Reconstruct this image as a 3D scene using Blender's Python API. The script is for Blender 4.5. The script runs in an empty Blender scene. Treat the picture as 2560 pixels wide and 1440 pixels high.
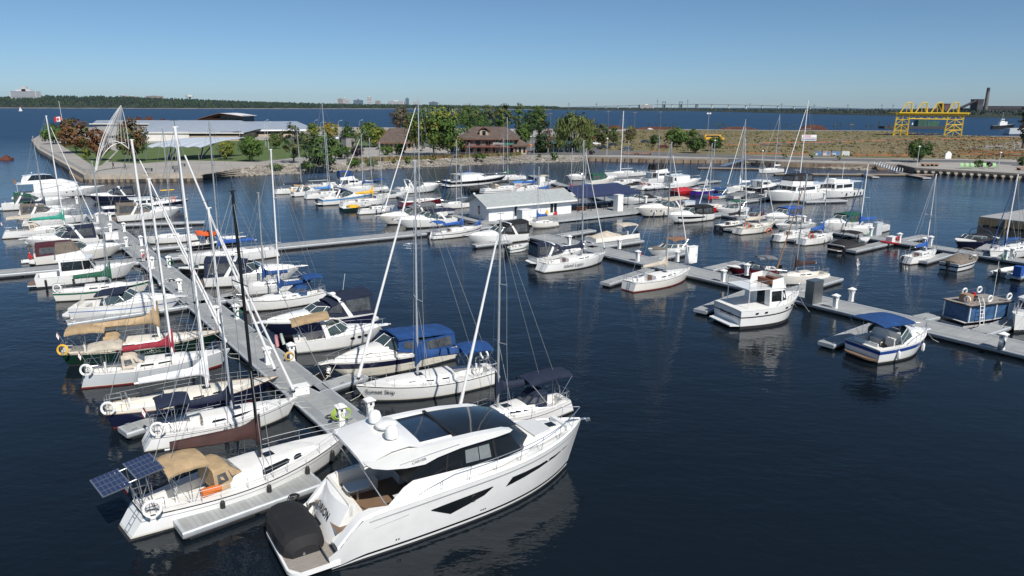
import bpy, bmesh, math, random
from mathutils import Vector, Matrix
SC = bpy.context.scene
COL = SC.collection
R = math.radians
HAZE = 1.6e-5
random.seed(7)
# ---------------------------------------------------------------- camera (drone, 19 m up)
H, F = 19.0, 1800.0
PITCH = math.atan((720 - 264.5) / F); ROLL = 0.0042
S_, C_ = math.sin(PITCH), math.cos(PITCH); CR, SR = math.cos(ROLL), math.sin(ROLL)
cd = bpy.data.cameras.new('camera'); cam = bpy.data.objects.new('camera', cd); COL.objects.link(cam)
R0, U0, F0 = Vector((1, 0, 0)), Vector((0, S_, C_)), Vector((0, C_, -S_))
rt, up = R0 * CR + U0 * SR, U0 * CR - R0 * SR
mw = Matrix.Identity(4)
for i in range(3): mw[i][0], mw[i][1], mw[i][2] = rt[i], up[i], -F0[i]
mw[2][3] = H
cam.matrix_world = mw
cd.sensor_width = 36; cd.lens = 36 * F / 2560; cd.clip_start = .5; cd.clip_end = 60000
SC.camera = cam
# ---------------------------------------------------------------- sky, sun, exposure
SUN_EL, SUN_AZ = R(46), R(-59)            # sun direction: world angle of the horizontal part, measured from +X
wd = bpy.data.worlds.new('World'); SC.world = wd; wd.use_nodes = True
wn = wd.node_tree.nodes; bg = wn['Background']; sky = wn.new('ShaderNodeTexSky')
sky.sky_type = 'NISHITA'; sky.sun_disc = False; sky.sun_elevation = SUN_EL
sky.sun_rotation = math.pi / 2 - SUN_AZ
sky.altitude = 0; sky.air_density = .7; sky.dust_density = .2; sky.ozone_density = 9.5
hs_ = wn.new('ShaderNodeHueSaturation'); hs_.inputs['Hue'].default_value = .49; hs_.inputs['Saturation'].default_value = .93; hs_.inputs['Value'].default_value = .93; wd.node_tree.links.new(sky.outputs[0], hs_.inputs['Color']); wd.node_tree.links.new(hs_.outputs[0], bg.inputs[0]); bg.inputs[1].default_value = .09
sl = bpy.data.lights.new('sun', 'SUN'); sl.energy = 5.0; sl.angle = R(.53); sl.color = (1, .955, .89)
sun = bpy.data.objects.new('sun', sl); COL.objects.link(sun)
sd_ = Vector((math.cos(SUN_EL) * math.cos(SUN_AZ), math.cos(SUN_EL) * math.sin(SUN_AZ), math.sin(SUN_EL)))
sun.rotation_euler = sd_.to_track_quat('Z', 'Y').to_euler()
vs = SC.view_settings; vs.view_transform = 'Standard'; vs.look = 'None'; vs.exposure = 0.05; vs.gamma = 1
# ---------------------------------------------------------------- picture point -> place in the world
def ray(x, y):
    dx, dy = x - 1280, y - 720
    dx, dy = dx * CR + dy * SR, dy * CR - dx * SR
    return Vector((dx / F, C_ - dy / F * S_, -(S_ + dy / F * C_)))
def G(x, y, z=0.):
    d = ray(x, y); t = (z - H) / d.z
    return Vector((d.x * t, d.y * t, z))
def GY(x, y, Y):                     # the point on that sight line at distance Y
    d = ray(x, y); t = Y / d.y
    return Vector((d.x * t, Y, H + d.z * t))
def PR(v):
    w = Vector((v[0], v[1], v[2] - H)); dep = w.dot(F0)
    a, b = w.dot(R0) / dep * F, -w.dot(U0) / dep * F
    return 1280 + a * CR - b * SR, 720 + b * CR + a * SR
def ztop(X, Y, py):                  # height of something standing at X,Y whose top shows at row py
    lo, hi = -5., H + Y * 1.5
    for _ in range(50):
        m = (lo + hi) / 2
        if PR((X, Y, m))[1] > py: lo = m
        else: hi = m
    return lo
def pxm(X, Y, z=0): return F / (Vector((X, Y, z - H)).dot(F0))    # pixels per metre there
# ---------------------------------------------------------------- materials
MT = {}
def mat(name, col, rough=.5, metal=0., var=.12, vs=3., bump=0., bs=40., coat=0., alpha=1., spec=.5, stretch=None, col2=None, c2s=.5):
    if name in MT: return MT[name]
    m = bpy.data.materials.new(name); m.use_nodes = True; nt = m.node_tree; n = nt.nodes; l = nt.links
    b = n['Principled BSDF']; b.inputs['Roughness'].default_value = rough; b.inputs['Metallic'].default_value = metal
    b.inputs['Coat Weight'].default_value = coat; b.inputs['Coat Roughness'].default_value = .08
    b.inputs['Alpha'].default_value = alpha; b.inputs['Specular IOR Level'].default_value = spec
    tc = n.new('ShaderNodeTexCoord'); mp = n.new('ShaderNodeMapping'); l.new(tc.outputs['Object'], mp.inputs[0])
    if stretch: mp.inputs['Scale'].default_value = stretch
    nz = n.new('ShaderNodeTexNoise'); nz.inputs['Scale'].default_value = vs; nz.inputs['Detail'].default_value = 5; nz.inputs['Roughness'].default_value = .6
    l.new(mp.outputs[0], nz.inputs[0])
    cr = n.new('ShaderNodeValToRGB'); c = cr.color_ramp
    lo = col2 if col2 else tuple(v * (1 - var) for v in col); hi = col if col2 else tuple(min(1, v * (1 + var * .6)) for v in col)
    c.elements[0].position = max(0, c2s - .18); c.elements[1].position = min(1, c2s + .18)
    c.elements[0].color = (*lo, 1); c.elements[1].color = (*hi, 1)
    l.new(nz.outputs[0], cr.inputs[0]); l.new(cr.outputs[0], b.inputs['Base Color'])
    if bump:
        n2 = n.new('ShaderNodeTexNoise'); n2.inputs['Scale'].default_value = bs; n2.inputs['Detail'].default_value = 3; l.new(mp.outputs[0], n2.inputs[0])
        bp = n.new('ShaderNodeBump'); bp.inputs['Strength'].default_value = .6; bp.inputs['Distance'].default_value = bump
        l.new(n2.outputs[0], bp.inputs['Height']); l.new(bp.outputs[0], b.inputs['Normal'])
    m.diffuse_color = (*col, 1); MT[name] = m; return m
def gl(n, c, **k): return mat(n, c, k.pop('rough', .22), var=k.pop('var', .05), vs=k.pop('vs', 1.3), coat=.4, **k)
gl('white', (.80, .80, .78)); gl('cream', (.76, .71, .59)); gl('ivory', (.79, .765, .70)); gl('offwhite', (.66, .67, .66)); gl('greywhite', (.55, .58, .6))
gl('scum', (.66, .635, .55)); gl('navy', (.010, .014, .04)); gl('blackgel', (.010, .010, .012)); gl('darkgreen', (.008, .03, .02)); gl('green', (.015, .12, .07)); gl('blue', (.02, .06, .25))
gl('lightblue', (.10, .30, .55)); gl('midblue', (.06, .16, .42)); gl('redgel', (.5, .02, .025)); gl('maroon', (.13, .012, .02)); gl('purple', (.05, .02, .2)); gl('orange', (.8, .13, .02)); gl('yellow', (.85, .48, .03))
mat('bottom', (.03, .03, .032), .7, vs=6, var=.4); mat('bottomred', (.2, .02, .02), .7, vs=6, var=.4)
mat('nonskid', (.74, .735, .71), .6, vs=1.5, var=.08, bump=.002, bs=120); mat('nonskidc', (.72, .68, .58), .6, vs=2, var=.08, bump=.002, bs=120); mat('nonskidg', (.45, .47, .48), .65, vs=2, var=.1, bump=.002, bs=120)
mat('glass', (.012, .015, .018), .05, var=.3, vs=.8, spec=.8); mat('glassg', (.055, .08, .082), .05, var=.3, vs=1, spec=.8); mat('glassb', (.02, .035, .06), .06, var=.4, vs=.6, spec=.8)
mat('vinyl', (.10, .11, .12), .12, var=.5, vs=2.5, alpha=.8, spec=.8); mat('blind', (.2, .22, .23), .3)
def cv(n, c, **k): mat('c_' + n, c, .8, var=.25, vs=1.8, bump=.02, bs=4., **k)
for n_, c_ in dict(navy=(.010, .017, .042), royal=(.009, .055, .19), blue=(.015, .085, .33), sky=(.05, .2, .5), tan=(.42, .30, .17), beige=(.52, .46, .37), brown=(.045, .017, .014), burgundy=(.07, .012, .02), green=(.01, .09, .05), teal=(.02, .28, .2), black=(.012, .012, .014), grey=(.16, .17, .18), red=(.42, .02, .035), yellow=(.78, .42, .02), white=(.72, .74, .77), taupe=(.17, .14, .11), slate=(.05, .06, .08), crimson=(.28, .02, .04), cocoa=(.22, .12, .07)).items(): cv(n_, c_)
mat('alu', (.55, .57, .58), .42, .35, vs=2); mat('mwhite', (.82, .82, .81), .35, vs=2, var=.05); mat('mblack', (.012, .013, .014), .3, vs=2); mat('mgrey', (.38, .4, .41), .45, .3); mat('wood_spar', (.28, .15, .08), .4)
mat('steel', (.6, .61, .62), .22, .85, vs=6); mat('wire', (.42, .44, .46), .4, .5); mat('rope', (.6, .58, .5), .9); mat('ropeg', (.35, .5, .08), .8); mat('dark', (.014, .014, .015), .6); mat('rubber', (.02, .02, .022), .55, vs=5, var=.3)
mat('teak', (.21, .135, .085), .55, vs=3, var=.35, stretch=(1, 14, 1)); mat('teakgrey', (.30, .27, .24), .7, vs=3, var=.3, stretch=(1, 14, 1)); mat('mahog', (.22, .07, .025), .3, vs=4, var=.35)
mat('dockdeck', (.34, .35, .345), .75, vs=.9, var=.16, bump=.006, bs=30); mat('dockedge', (.50, .53, .55), .45, .25, vs=2, var=.12); mat('dockside', (.07, .07, .075), .6, 0., vs=3, var=.2); mat('float', (.022, .022, .022), .8, vs=3, var=.4)
mat('pvc', (.80, .80, .78), .45, vs=3, var=.05); mat('flagred', (.55, .015, .02), .8, var=.1); mat('flagwhite', (.8, .8, .8), .8, var=.05); mat('cell', (.03, .045, .105), .15, vs=40, var=.5, spec=.7); mat('skin', (.45, .26, .18), .6); mat('concrete', (.40, .37, .32), .85, vs=.6, var=.25, bump=.02, bs=3); mat('lime', (.5, .65, .05), .7)
def m_(x): return MT[x] if isinstance(x, str) else x
# ---------------------------------------------------------------- mesh builder
class MB:
    def __init__(s): s.v, s.f, s.fm, s.mats = [], [], [], []
    def mi(s, m):
        if m not in s.mats: s.mats.append(m)
        return s.mats.index(m)
    def face(s, pts, m):
        i = len(s.v); s.v += [tuple(p) for p in pts]; s.f.append(tuple(range(i, i + len(pts)))); s.fm.append(s.mi(m))
    def grid(s, rows, m, closed=False, cap0=None, cap1=None):
        i0 = len(s.v); n = len(rows[0])
        for r in rows: s.v += [tuple(p) for p in r]
        for a in range(len(rows) - 1):
            for b in range(n if closed else n - 1):
                c = (b + 1) % n
                s.f.append((i0 + a * n + b, i0 + a * n + c, i0 + (a + 1) * n + c, i0 + (a + 1) * n + b))
                s.fm.append(s.mi(m[b] if isinstance(m, (list, tuple)) else m))
        if cap0: s.f.append(tuple(i0 + b for b in reversed(range(n)))); s.fm.append(s.mi(cap0))
        if cap1: s.f.append(tuple(i0 + (len(rows) - 1) * n + b for b in range(n))); s.fm.append(s.mi(cap1))
        return s
    def box(s, x0, x1, y0, y1, z0, z1, m, top=None):
        a = [(x0, y0), (x1, y0), (x1, y1), (x0, y1)]
        return s.prism(a, z0, z1, m, top)
    def prism(s, poly, z0, z1, m, top=None):
        ar = sum(poly[i][0] * poly[(i + 1) % len(poly)][1] - poly[(i + 1) % len(poly)][0] * poly[i][1] for i in range(len(poly)))
        if ar < 0: poly = poly[::-1]
        n = len(poly); i = len(s.v)
        s.v += [(p[0], p[1], z0) for p in poly] + [(p[0], p[1], z1) for p in poly]
        for k in range(n): s.f.append((i + k, i + (k + 1) % n, i + n + (k + 1) % n, i + n + k)); s.fm.append(s.mi(m))
        s.f.append(tuple(i + n + k for k in range(n))); s.fm.append(s.mi(top or m))
        s.f.append(tuple(i + k for k in reversed(range(n)))); s.fm.append(s.mi(m)); return s
    def slab(s, pts, t, m):                      # polygon given thickness along its normal
        p = [Vector(q) for q in pts]; nn = Vector((0, 0, 0))
        for k in range(len(p)): nn += p[k].cross(p[(k + 1) % len(p)])
        nn = nn.normalized() * t; n = len(p); i = len(s.v)
        s.v += [tuple(q + nn * .5) for q in p] + [tuple(q - nn * .5) for q in p]
        s.f.append(tuple(i + k for k in range(n))); s.f.append(tuple(i + n + k for k in reversed(range(n)))); s.fm += [s.mi(m)] * 2
        for k in range(n): s.f.append((i + n + k, i + n + (k + 1) % n, i + (k + 1) % n, i + k)); s.fm.append(s.mi(m))
        return s
    def tube(s, pts, r, m, n=6, r1=None, flat=1., closed=False):
        p = [Vector(q) for q in pts]; rows = []; K = len(p)
        for k, q in enumerate(p):
            t = (p[min(k + 1, K - 1)] - p[max(k - 1, 0)])
            if t.length < 1e-9: t = Vector((0, 0, 1))
            t.normalize(); a = t.cross(Vector((0, 0, 1)))
            if a.length < .05: a = t.cross(Vector((1, 0, 0)))
            a.normalize(); b = t.cross(a); rr = r if r1 is None else r + (r1 - r) * k / max(1, K - 1)
            rows.append([q + a * (rr * math.cos(2 * math.pi * j / n)) + b * (rr * flat * math.sin(2 * math.pi * j / n)) for j in range(n)])
        return s.grid(rows, m, True, m, m)
    def lathe(s, prof, c, m, n=10):
        rows = [[(c[0] + r * math.cos(2 * math.pi * j / n), c[1] + r * math.sin(2 * math.pi * j / n), c[2] + z) for j in range(n)] for r, z in prof]
        return s.grid(rows, m, True, m, m)
    def ball(s, c, r, m, n=10, sz=1.):
        return s.lathe([(max(1e-3, r * math.sin(math.pi * k / 6)), -r * sz * math.cos(math.pi * k / 6)) for k in range(7)], c, m, n)
    def torus(s, c, RR, r, m, ax=Vector((1, 0, 0)), n=14, k=6, arc=1.):
        ax = Vector(ax).normalized(); a = ax.cross(Vector((0, 0, 1)));
        if a.length < .1: a = Vector((1, 0, 0))
        a.normalize(); b = ax.cross(a); c = Vector(c); N = n if arc >= 1 else n + 1
        rows = []
        for i in range(N):
            t = 2 * math.pi * arc * i / n + (0 if arc >= 1 else math.pi * (1.5 - arc)); d = a * math.cos(t) + b * math.sin(t)
            rows.append([c + d * (RR + r * math.cos(2 * math.pi * j / k)) + ax * (r * math.sin(2 * math.pi * j / k)) for j in range(k)])
        if arc >= 1: rows.append(rows[0])
        return s.grid(rows, m, True)
    def build(s, name, parent=None, sharp=38, loc=None, rz=0):
        me = bpy.data.meshes.new(name); me.from_pydata([tuple(v) for v in s.v], [], s.f)
        for m in s.mats: me.materials.append(m_(m))
        me.polygons.foreach_set('material_index', s.fm); me.polygons.foreach_set('use_smooth', [True] * len(s.f))
        me.update()
        if sharp < 180: me.set_sharp_from_angle(angle=R(sharp))
        o = bpy.data.objects.new(name, me); COL.objects.link(o)
        if parent: o.parent = parent
        if loc is not None: o.location = loc; o.rotation_euler = (0, 0, rz)
        return o
def tag(o, label, cat, group=None, kind=None):
    if label: o['label'] = label
    if cat: o['category'] = cat
    if group: o['group'] = group
    if kind: o['kind'] = kind
    return o
def thing(name, label, cat, loc=(0, 0, 0), rz=0, group=None):
    o = bpy.data.objects.new(name, None); o.empty_display_size = .3; COL.objects.link(o)
    o.location = loc; o.rotation_euler = (0, 0, rz); return tag(o, label, cat, group)
def text_mesh(s, size, m, name, parent, M, ext=.004, italic=0):
    cu = bpy.data.curves.new('t', 'FONT'); cu.body = s; cu.size = size; cu.align_x = 'CENTER'; cu.align_y = 'CENTER'; cu.extrude = ext; cu.shear = italic
    t = bpy.data.objects.new('t', cu); COL.objects.link(t); dg = bpy.context.evaluated_depsgraph_get()
    me = bpy.data.meshes.new_from_object(t.evaluated_get(dg)); bpy.data.objects.remove(t); bpy.data.curves.remove(cu)
    me.transform(M); me.materials.clear(); me.materials.append(m_(m)); me.name = name
    o = bpy.data.objects.new(name, me); COL.objects.link(o); o.parent = parent; return o
def basis(p, right, upv):            # matrix that lays text at p, reading along right
    r = Vector(right).normalized(); n = r.cross(Vector(upv)).normalized(); u = n.cross(r)
    M = Matrix.Identity(4)
    for i in range(3): M[i][0], M[i][1], M[i][2], M[i][3] = r[i], u[i], n[i], p[i]
    return M
def lerp(a, b, t): return a + (b - a) * t
def seams(name, pitch, dark):          # deck boards: a fine joint every PITCH metres along the length
    nt = MT[name].node_tree; n = nt.nodes; l = nt.links; b = n['Principled BSDF']; src = b.inputs['Base Color'].links[0].from_socket
    tc = n.new('ShaderNodeTexCoord'); sx = n.new('ShaderNodeSeparateXYZ'); l.new(tc.outputs['Object'], sx.inputs[0])
    q = n.new('ShaderNodeMath'); q.operation = 'DIVIDE'; q.inputs[1].default_value = pitch; l.new(sx.outputs[0], q.inputs[0]); f = n.new('ShaderNodeMath'); f.operation = 'FRACT'; l.new(q.outputs[0], f.inputs[0])
    g = n.new('ShaderNodeMath'); g.operation = 'LESS_THAN'; g.inputs[1].default_value = .12; l.new(f.outputs[0], g.inputs[0])
    fl = n.new('ShaderNodeMath'); fl.operation = 'FLOOR'; l.new(q.outputs[0], fl.inputs[0]); wn_ = n.new('ShaderNodeTexWhiteNoise'); wn_.noise_dimensions = '1D'; l.new(fl.outputs[0], wn_.inputs['W'])
    mr = n.new('ShaderNodeMapRange'); mr.inputs[3].default_value = .9; mr.inputs[4].default_value = 1.06; l.new(wn_.outputs['Value'], mr.inputs[0])
    m1 = n.new('ShaderNodeMix'); m1.data_type = 'RGBA'; m1.blend_type = 'MULTIPLY'; m1.inputs[0].default_value = 1; l.new(src, m1.inputs[6]); l.new(mr.outputs[0], m1.inputs[7])
    m2 = n.new('ShaderNodeMix'); m2.data_type = 'RGBA'; l.new(g.outputs[0], m2.inputs[0]); l.new(m1.outputs[2], m2.inputs[6]); m2.inputs[7].default_value = (*dark, 1); l.new(m2.outputs[2], b.inputs['Base Color'])
seams('dockdeck', .24, (.25, .255, .255))
# ---------------------------------------------------------------- boat kit (x forward from the stern, y to port, z up from the waterline)
class Hull:
    def __init__(s, L, B, fs, fb, tw=.75, mp=.42, bf=2.2, rake=.8, trans=0., fm=.1, fbw=.4, sag=.06, kx=1.6):
        s.__dict__.update(L=L, B=B, fs=fs, fb=fb, tw=tw, mp=mp, bf=bf, rake=rake, trans=trans, fm=fm, fbw=fbw, sag=sag, kx=kx)
    def b(s, t):
        if t < s.mp: return s.B / 2 * (s.tw + (1 - s.tw) * math.sin(math.pi / 2 * t / s.mp))
        return s.B / 2 * max(0., 1 - ((t - s.mp) / (1 - s.mp)) ** s.bf)
    def z(s, t): return s.fs + (s.fb - s.fs) * t ** s.kx - s.sag * math.sin(math.pi * t)
    def pt(s, t, q, side=1):                     # q: 1 deck edge, 0 waterline, <0 below
        f = s.fm + (s.fbw - s.fm) * t ** 2.5
        w = s.b(t) * (1 - f * (1 - q) ** 1.25) if q <= 1 else s.b(t)
        if q < 0: w *= max(0, 1 + q * 1.4)
        x = s.L * t - s.rake * (1 - q) * t ** 5 + s.trans * (1 - q) * (1 - t) ** 6
        return (x, side * max(w, .012), s.z(t) * q if q > 0 else q * .9)
    def top(s, x, dy=0.):                        # deck edge at length x
        t = max(0, min(1, x / s.L)); return t, s.b(t) - dy, s.z(t)
    def mesh(s, bands, parent, name='hull', n=18):
        qs = sorted(set([q for q, _ in bands] + [1, .75, .5, .3, .15, 0., -.12, -.5]), reverse=True)
        def mm(q):
            r = bands[0][1]
            for a, b in bands:
                if q <= a + 1e-6: r = b
            return r
        mats = [mm(qs[i]) for i in range(len(qs) - 1)]
        mb = MB(); ts = [1 - (1 - i / n) ** 1.25 for i in range(n + 1)]
        rows = []
        for t in ts:
            P = [s.pt(t, q, 1) for q in qs]; Q = [s.pt(t, q, -1) for q in qs]
            rows.append(P + Q[::-1])
        mb.grid(rows, mats + [mats[-1]] + mats[::-1])
        k = len(qs)                              # transom in bands
        for i in range(k - 1): mb.face([s.pt(0, qs[i], 1), s.pt(0, qs[i], -1), s.pt(0, qs[i + 1], -1), s.pt(0, qs[i + 1], 1)], mats[i])
        return mb.build(name, parent, 50)
    def deck(s, m, parent, ck=None, name='deck', floor='nonskidg', cf=.62, depth=.45, n=16, drop=0., crown=.05):
        ts = [i / n for i in range(n + 1)]
        if ck: ts = sorted([t for t in ts if abs(t - ck[0]) > .015 and abs(t - ck[1]) > .015] + [ck[0], ck[0] + 1e-4, ck[1] - 1e-4, ck[1]])
        rows = []
        for t in ts:
            b, z, x = s.b(t) - .01, s.z(t) + .012 - drop, s.L * t
            if t > .97: x = s.L * t - .03
            ins = ck and ck[0] < t < ck[1]; w = b * cf; zi = z - depth if ins else z + crown * .6
            zc = z - depth if ins else z + crown
            rows.append([(x, b, z), (x, w, z + crown * .6), (x, w * .96, zi), (x, 0, zc), (x, -w * .96, zi), (x, -w, z + crown * .6), (x, -b, z)])
        mb = MB(); i0 = 0
        for a in range(len(rows) - 1):
            ins = ck and ck[0] <= ts[a] and ts[a + 1] <= ck[1] and ts[a + 1] - ts[a] > .001
            mb.grid([rows[a], rows[a + 1]], [m, m, floor if ins else m, floor if ins else m, m, m])
        return mb.build(name, parent, 30)
    def rail_line(s, x0, x1, side, dz, dy=.06, n=8):
        o = []
        for i in range(n + 1):
            x = lerp(x0, x1, i / n); t, w, z = s.top(x, dy); o.append((x, side * max(w, .02), z + dz))
        return o
class Cab:
    """raised house: bottom and top outlines as stations (x, half width, z)"""
    def __init__(s, bot, top, crown=.06): s.bot, s.top, s.crown = bot, top, crown
    def S(s, u, v, side=1, off=0.):
        n = len(s.bot) - 1; u = max(0, min(1, u)) * n; i = min(n - 1, int(u)); f = u - i
        def L_(a): return Vector((lerp(a[i][0], a[i + 1][0], f), side * lerp(a[i][1], a[i + 1][1], f), lerp(a[i][2], a[i + 1][2], f)))
        p = L_(s.bot).lerp(L_(s.top), v)
        if off:
            d = Vector((s.bot[i + 1][0] - s.bot[i][0], side * (s.bot[i + 1][1] - s.bot[i][1]), 0)); nn = Vector((-d.y, d.x, 0)) * side
            if nn.length > 0: p += nn.normalized() * off
            p.z += off * .3
        return p
    def Fc(s, a, v, off=0., rear=False):
        k = 0 if rear else -1; b, t = s.bot[k], s.top[k]
        p = Vector((b[0], a * b[1], b[2])).lerp(Vector((t[0], a * t[1], t[2])), v)
        nn = Vector((t[2] - b[2], 0, b[0] - t[0])).normalized() * (-1 if rear else 1)
        return p + nn * off
    def mesh(s, name, m, parent, roof=None, noroof=False):
        roof = roof or m; mb = MB(); rows = []
        for b, t in zip(s.bot, s.top):
            c = s.crown
            half = [(b[0], b[1], b[2]), (t[0], t[1], t[2]), (t[0], t[1] * .9, t[2] + c * .55), (t[0], t[1] * .5, t[2] + c * .9)]
            rows.append(half + [(t[0], 0, t[2] + c)] + [(p[0], -p[1], p[2]) for p in half[::-1]])
        if noroof:
            mb.grid([[r[0], r[1]] for r in rows], m); mb.grid([[r[-2], r[-1]] for r in rows], m)
            mb.face([rows[-1][0], rows[-1][1], rows[-1][-2], rows[-1][-1]], m)
        else: mb.grid(rows, [m, roof, roof, roof, roof, roof, roof, m], cap0=m, cap1=m)
        return mb.build(name, parent, 28)
    def win(s, name, parent, polys, m='glass', sides=(1, -1), off=.014):
        for sd in sides:
            for p in polys: o = MB().slab([s.S(u, v, sd, off) for u, v in p], .012, m).build(name, parent, 20)
        return o
    def fwin(s, name, parent, polys, m='glass', rear=False, off=.014):
        for p in polys: o = MB().slab([s.Fc(a, v, off, rear) for a, v in p], .012, m).build(name, parent, 20)
        return o
def bimini(parent, x0, x1, w, z, m, crown=.18, name='bimini', legs=None, endrop=.12, val=.10, x1z=None, n=8):
    mb = MB(); rt_, rb = [], []
    for i in range(n + 1):
        f = i / n; x = lerp(x0, x1, f); zz = lerp(z, x1z if x1z is not None else z, f) - endrop * abs(2 * f - 1) ** 4 + .015 * math.cos(f * 6 * math.pi)
        t = [(x, -w, zz - val)] + [(x, w * k / 4, zz + crown * (1 - (abs(k) / 4) ** 2.6)) for k in range(-4, 5)] + [(x, w, zz - val)]
        rt_.append(t); rb.append([(a, b * .985, c - .03) for a, b, c in t])
    mb.grid(rt_, m); mb.grid(rb, m)
    for i in (0, n): mb.grid([rt_[i], rb[i]], m)
    o = mb.build(name, parent, 60)
    if legs is not None:
        f = MB()
        for sd in (-1, 1):
            for xa, xb in ((x0 + .1, lerp(x0, x1, .45)), (x1 - .1, lerp(x0, x1, .55)), ((x0 + x1) / 2, (x0 + x1) / 2)):
                f.tube([(xa, sd * w, z - .1), (xb, sd * w * 1.02, legs)], .018, 'steel', 4)
        f.build('canopy_frame', parent)
    return o
def sail_cover(parent, mx, bz, ln, m, droop=.0, boomz=None, fat=1., ends=.35, slope=0, collar=.8):
    mb = MB(); N = 18; random.seed(int(mx * 100) % 97)
    rows = []
    for i in range(N + 1):
        f = i / N; x = mx + .16 - (ln * .98) * (1 - f); zc = bz + .05 - droop * math.sin(math.pi * f) * .3
        top = (.16 + .16 * f + collar * max(0, (f - .72) / .28) ** 2.0) * fat; w = (.13 + .06 * math.sin(math.pi * min(1, f * 1.2))) * fat * random.uniform(.9, 1.08)
        if f > .93: w *= .8
        bot = -.18 - .05 * random.random() - (.55 * max(0, (f - .88) / .12) if f > .88 else 0)
        rows.append([(x, w * math.sin(a) * (1 if math.cos(a) < .3 else .75), zc + (top * math.cos(a) if math.cos(a) > 0 else -bot * math.cos(a))) for a in [2 * math.pi * k / 10 for k in range(10)]])
    mb.grid(rows, m, True, m, m); o = mb.build('sail_cover', parent, 60); return o
def ring_obj(world, p, boat_sd, col='pvc', R_=.3, label=None, ax=(1, 0, 0), cname='white', arc=.88):
    mb = MB(); mb.torus((0, 0, 0), R_, .075, col, ax, 14, 6, arc)
    o = mb.build('lifebuoy', loc=world @ Vector(p)); o.rotation_euler = world.to_euler()
    tag(o, label or f'{cname} lifebuoy hanging on the rail of {boat_sd}', 'lifebuoy', 'lifebuoys on the boats'); return o
def fender_obj(world, p, label, m='rubber', ln=.62, r=.12):
    mb = MB(); mb.lathe([(.02, -ln / 2 - .04), (r * .7, -ln / 2), (r, -ln / 2 + .1), (r, ln / 2 - .1), (r * .7, ln / 2), (.03, ln / 2 + .04)], (0, 0, 0), m, 8)
    mb.tube([(0, 0, ln / 2), (0, .05, ln / 2 + .5)], .012, 'rope', 4)
    o = mb.build('fender', loc=world @ Vector(p)); o.rotation_euler = world.to_euler(); return tag(o, label, 'fender', 'fenders hanging on the hulls')
def flag(parent, p, h=.9, lean=-.35, w=.55, maple=True):
    x, y, z = p; t = MB(); e = Vector((x + lean, y, z + h)); t.tube([p, e], .016, 'wire', 4); st = t.build('flag_staff', parent)
    mb = MB(); d = Vector((-.25, .3, -1)).normalized(); o = e; dn = (Vector(p) - e).normalized() * (w * .62)
    cuts = [0, .25, .75, 1]
    for i in range(3):
        a, b = o + d * w * cuts[i], o + d * w * cuts[i + 1]; wv = Vector((0, .05 * (-1) ** i, 0))
        mb.slab([a - wv, b + wv, b + dn + wv, a + dn - wv], .008, 'flagred' if i != 1 else 'flagwhite')
    if maple:
        c = o + d * w * .5 + dn * .5; k = w * .11
        mb.slab([c + d * k * a + dn.normalized() * k * b + Vector((0, .012, 0)) for a, b in ((0, -1.5), (.5, -.6), (1.3, -.4), (.7, .4), (.2, 1.3), (-.2, 1.3), (-.7, .4), (-1.3, -.4), (-.5, -.6))], .03, 'flagred')
    f = mb.build('ensign', st); return f
def outboard(parent, x, y=0., z=.55, s=1., m='blackgel'):
    mb = MB(); mb.grid([[(x - .30 * s + .3 * s * a * f, y + .17 * s * b * f, z + h * s) for a, b in ((-.9, -.6), (.7, -.8), (.9, 0), (.7, .8), (-.9, .6))] for h, f in ((.05, .8), (.15, 1.05), (.4, 1.1), (.55, .75), (.6, .3))], m, True, m, m)
    mb.box(x - .38 * s, x - .12 * s, y - .06 * s, y + .06 * s, z - .9 * s, z + .1 * s, m); mb.box(x - .2 * s, x + .05, y - .12 * s, y + .12 * s, z - .3 * s, z, m)
    return mb.build('outboard_motor', parent)
def place(pos):
    """('w', bow px, stern px, z bow, z stern) or ('x', bow x, stern x, waterline row, heading) -> stern point, heading, length"""
    if pos[0] == 'w':
        zb = pos[3] if len(pos) > 3 else 1.1; zs = pos[4] if len(pos) > 4 else .9
        a, b = G(*pos[1], zb), G(*pos[2], zs); d = a - b
        return Vector((b.x, b.y, 0)), math.atan2(d.y, d.x), math.hypot(d.x, d.y)
    _, xb, xs, y = pos[:4]; hd = R(pos[4]) if len(pos) > 4 else (R(34) if xb > xs else R(214))
    c = G((xb + xs) / 2, y); dv = Vector((math.cos(hd), math.sin(hd), 0)); lo, hi = .5, 60
    for _ in range(50):
        m = (lo + hi) / 2
        if abs(PR(c + dv * m / 2)[0] - PR(c - dv * m / 2)[0]) < abs(xb - xs): lo = m
        else: hi = m
    L = lo
    if len(pos) > 5: L = pos[5]
    return c - dv * L / 2, hd, L
def wmat(o, hd): return Matrix.Translation(o) @ Matrix.Rotation(hd, 4, 'Z')
BOATS = []
ORDN = ['first', 'second', 'third', 'fourth', 'fifth', 'sixth']
def extras(W, h, L, sd, k):
    for i, (fx, side) in enumerate(k.get('fend', [])):
        t = fx; w = h.b(t); z = h.z(t)
        fender_obj(W, (t * L, side * (w + .05), z * .45 + .1), f"{k.get('fcol', 'black')} fender on the hull of {sd}, {ORDN[i]} from its stern", {'black': 'rubber', 'white': 'pvc', 'blue': 'blue', 'grey': 'blind'}[k.get('fcol', 'black')])
    if k.get('ring'):
        c = k['ring']; p = k.get('ringp', (.035, -.55)); t = p[0]
        ring_obj(W, (t * L, p[1] * h.B * .5, h.z(t) + .5), sd, {'white': 'pvc', 'orange': 'orange', 'yellow': 'yellow', 'red': 'redgel'}[c], cname=c, R_=.36, ax=(-.3, -.95, .1) if W.translation.x < -4 else (-.9, -.42, .1))
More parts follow.
